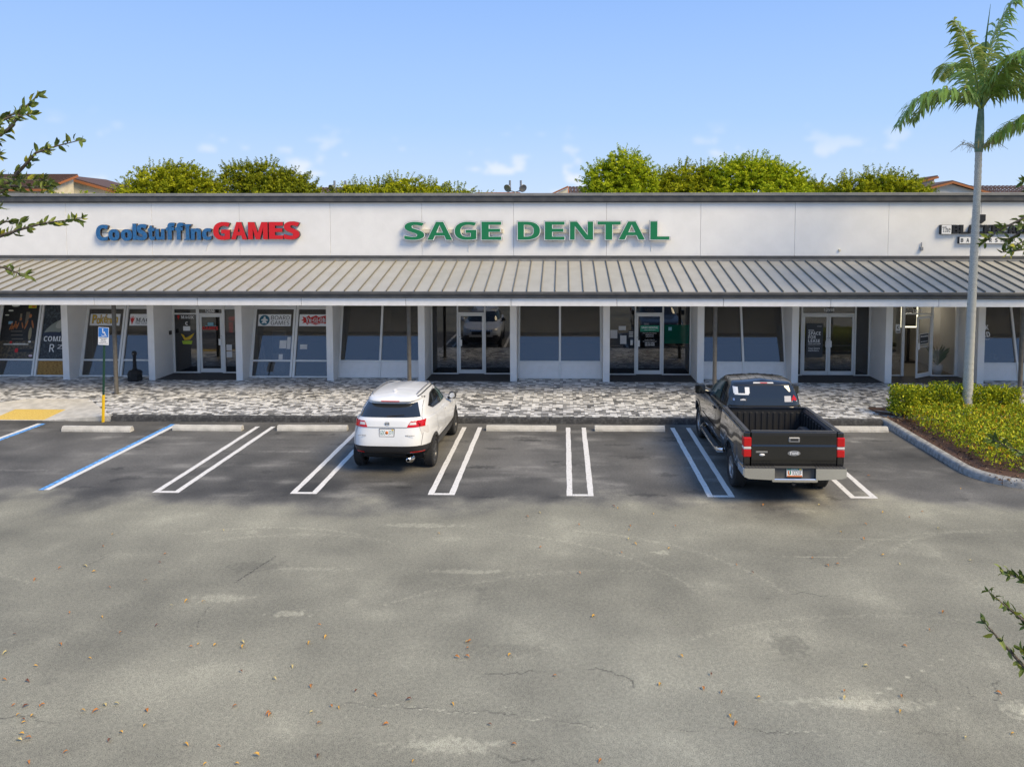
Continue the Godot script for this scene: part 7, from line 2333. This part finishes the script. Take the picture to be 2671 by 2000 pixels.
# two slopes laid in courses of tiles, ridge along x
func tiled_roof(h: Node3D, x0: float, x1: float, z0: float, z1: float, eave: float, ridge: float, at: float, tile: Material, fascia: Material) -> void:
	var zr := lerpf(z0, z1, at)
	for side in 2:
		var ze := z1 if side == 0 else z0
		var s := st()
		s.set_smooth_group(-1)
		var n := 14
		for k in n:
			var a := float(k) / n
			var b := float(k + 1) / n
			var ya := lerpf(eave, ridge, a)
			var yb := lerpf(eave, ridge, b)
			var za := lerpf(ze, zr, a)
			var zb := lerpf(ze, zr, b)
			var m := int((x1 - x0) / 0.33)
			for j in m:
				var xa := lerpf(x0, x1, float(j) / m)
				var xb := lerpf(x0, x1, float(j + 1) / m)
				var xm := (xa + xb) / 2.0
				var up := Vector3.UP * 0.07
				var p := [Vector3(xa, ya + 0.04, za), Vector3(xm, ya + 0.10, za), Vector3(xb, ya + 0.04, za), Vector3(xa, yb, zb), Vector3(xm, yb + 0.06, zb), Vector3(xb, yb, zb)]
				quad(s, p[0], p[1], p[4], p[3])
				quad(s, p[1], p[2], p[5], p[4])
				tri(s, p[0] - up, p[1] - up, p[1])
				tri(s, p[1], p[2], p[2] - up)
		put("roof_slope", done(s), tile, h)
		put("eave_board", slab(x0, x1, eave - 0.16, eave + 0.02, ze - 0.06, ze + 0.06), fascia, h)
	for x in [x0, x1]:
		for side in 2:
			var ze := z1 if side == 0 else z0
			var d := Vector3(0, ridge - eave, zr - ze)
			var t := Transform3D(Basis(Vector3.RIGHT, -atan2(d.y, absf(d.z)) * signf(d.z)), Vector3(x, (eave + ridge) / 2.0 - 0.04, (ze + zr) / 2.0))
			var s := st()
			add_box(s, Vector3.ZERO, Vector3(0.12, 0.16, d.length()), 0.0, t)
			put("barge_board", done(s), fascia, h)

func shed_house(at: Vector3, x0: float, x1: float, hi: float, lo: float, label: String, wall: Material, tile: Material, fascia: Material) -> void:
	var h := thing("house", label, "house", at)
	put("wall", prism(PackedVector2Array([Vector2(x0, 0), Vector2(x1, 0), Vector2(x1, lo), Vector2(x0, hi)]), -4.0, 2.0), wall, h)
	put("roof_slope", prism(PackedVector2Array([Vector2(x0 - 0.2, hi + 0.06), Vector2(x1 + 0.2, lo - 0.06), Vector2(x1 + 0.2, lo + 0.14), Vector2(x0 - 0.2, hi + 0.26)]), -4.3, 2.2), tile, h)
	put("barge_board", prism(PackedVector2Array([Vector2(x0 - 0.2, hi - 0.06), Vector2(x1 + 0.2, lo - 0.18), Vector2(x1 + 0.2, lo + 0.02), Vector2(x0 - 0.2, hi + 0.14)]), 2.21, 2.35), fascia, h)

# twin floodlights on poles behind the building
func floodlights() -> void:
	for a in [[-14.74, "twin floodlights on a pole behind the roof, left of the flat tree"], [-3.14, "twin floodlights on a pole behind the roof over the dental sign"]]:
		var t := thing("floodlight_pole", a[1], "floodlight", Vector3(a[0], -0.06, -50), 0.0, "floodlight poles behind the building")
		put("pole", tube([Vector3.ZERO, Vector3(0, 7.8, 0)], [0.11, 0.07], 10), M.raceway, t)
		put("cross_arm", tube([Vector3(-0.42, 8.0, 0), Vector3(-0.3, 7.86, 0), Vector3(0, 7.78, 0), Vector3(0.3, 7.86, 0), Vector3(0.42, 8.0, 0)], [0.03, 0.035, 0.035, 0.035, 0.03], 8), M.post_paint, t)
		for sg in [-1.0, 1.0]:
			var s := st()
			var ax := Vector3(sg * 0.5, -0.45, 0.75).normalized()
			add_lathe(s, Vector3(sg * 0.42, 8.1, 0), ax, [Vector2(-0.1, 0.0), Vector2(-0.08, 0.12), Vector2(0.06, 0.22), Vector2(0.16, 0.27), Vector2(0.19, 0.27), Vector2(0.17, 0.22), Vector2(0.13, 0.0)], 18)
			put("lamp_head", done(s), M.grey_metal, t)
			put("ballast", tube([Vector3(sg * 0.36, 8.12, -0.05), Vector3(sg * 0.36, 8.55, -0.05)], [0.07, 0.07], 10), M.grey_metal, t)

# ---------------------------------------------------------------- leaves blown over the lot
func fallen_leaves() -> void:
	rng.seed = 95
	var at := [-7.56,-12.03,-6.38,-11.79,-6.34,-11.45,-7.75,-11.19,-7.17,-11.1,-7.87,-10.88,-6.58,-10.61,-6.17,-10.85,-5.44,-10.08,-5.27,-10.28,-5.05,-10.21,-6.7,-9.86,-6.21,-9.8,-5.33,-9.61,-5.71,-9.42,-7.08,-9.31,-6.33,-9.11,-6.85,-8.93,-4.57,-9.16,-4.37,-9.1,-3.99,-9.06,-4.07,-9.22,-3.19,-9.24,-3.03,-9.39,-3.23,-9.64,-5.77,-8.8,-6.32,-8.62,-6.21,-8.34,-6.49,-8.34,-3.77,-8.56,-3.24,-8.72,-3.37,-8.45,-2.86,-8.27,-6,-7.9,-5.89,-7.84,-5.68,-7.91,-5.71,-7.86,-5.22,-7.8,-5.03,-7.83,-4.99,-7.89,-4.93,-7.92,-5.71,-7.64,-5.71,-7.58,-5.85,-7.69,-5.69,-7.69,-5.56,-7.42,-5.51,-7.32,-5.44,-7.36,-5.24,-7.03,-4.93,-7.17,-4.62,-7.31,-4.55,-7.46,-4.39,-7.55,-4.48,-7.8,-3.84,-7.3,-3.49,-7.28,-3.56,-7.94,-3.15,-7.75,-3.15,-7.83,-2.73,-7.82,-2.59,-7.64,-2.51,-7.93,-2.44,-7.95,-2.34,-8.2,-2.12,-8.18,-3.47,-7.04,-3.15,-7.03,-3,-7.15,-2.42,-7.13,-4.62,-9.09,-7.44,-11.3,-5.87,-12.73,-7.71,-12.5,0.93,-14.08,1.02,-13.93,1.67,-13.71,0.3,-13.12,1.19,-13.08,1.17,-12.94,1.99,-13.12,1.1,-12.5,1.18,-12.36,1.76,-12.19,-0.34,-12.18,0.96,-11.97,0.27,-11.22,0.39,-9.92,-1.15,-9.31,-1.16,-9.14,-1.23,-9.25,-1.32,-8.94,-1.13,-8.93,-0.67,-8.96,-0.06,-8.57,-1.67,-8.09,-1.22,-8.04,-0.74,-7.67,-0.46,-7.37,0.39,-7.18,1.47,-8.99,1.74,-8.62,1.1,-8.4,1.6,-8.33,1.81,-8.32,2.21,-8.21,1.8,-7.85,1.85,-7.79,-1.83,-7.67,-1.47,-7.08,2.69,-11.61,2.88,-11.34,-0.62,-13.49,-0.45,-13.72,-2.15,-12.7,6.44,-15.93,8,-15.16,5.35,-13.32,4.8,-12.89,6.59,-13.13,5.07,-12.6,5.93,-13.88,6.68,-13.91,6.27,-13.59,3.95,-11.84,5.1,-11.98,4.32,-11.64,4.13,-11.56,5.25,-11.7,6.45,-11.81,4.77,-9.69,5.16,-10.13,4.31,-9.29,3.66,-8.85,3.17,-8.33,3.78,-8.24,3.12,-8.19,3.67,-8.02,4.12,-7.57,4.68,-7.66,4.88,-8.38,3.78,-14.14,4.83,-14.2]
	var m := leaf_mesh(0.2, 0.5, 0.4)
	for i in 4: leaf_mat("dead_leaf_%d" % i, [lin(0.42, 0.15, 0.02), lin(0.55, 0.30, 0.04), lin(0.14, 0.045, 0.018), lin(0.50, 0.40, 0.16)][i], 0.2)
	for i in range(0, at.size(), 2):
		var k: int = [0, 0, 1, 1, 2, 0, 1, 3][rng.randi() % 8]
		var o := put("fallen_leaf", m, M["dead_leaf_%d" % k], self)
		o.transform = turned(Vector3(at[i], 0.012, at[i + 1]), Vector3(rng.randf_range(-1, 1), rng.randf_range(0.0, 0.2), rng.randf_range(-1, 1)), rng.randf_range(0.045, 0.08), rng.randf_range(-0.3, 0.3))
		tag(o, ["rust-orange dry leaf lying flat on the asphalt", "golden dry leaf lying flat on the asphalt", "dark brown curled leaf on the asphalt", "pale straw-coloured leaf on the asphalt"][k], "leaf", "fallen leaves on the lot")
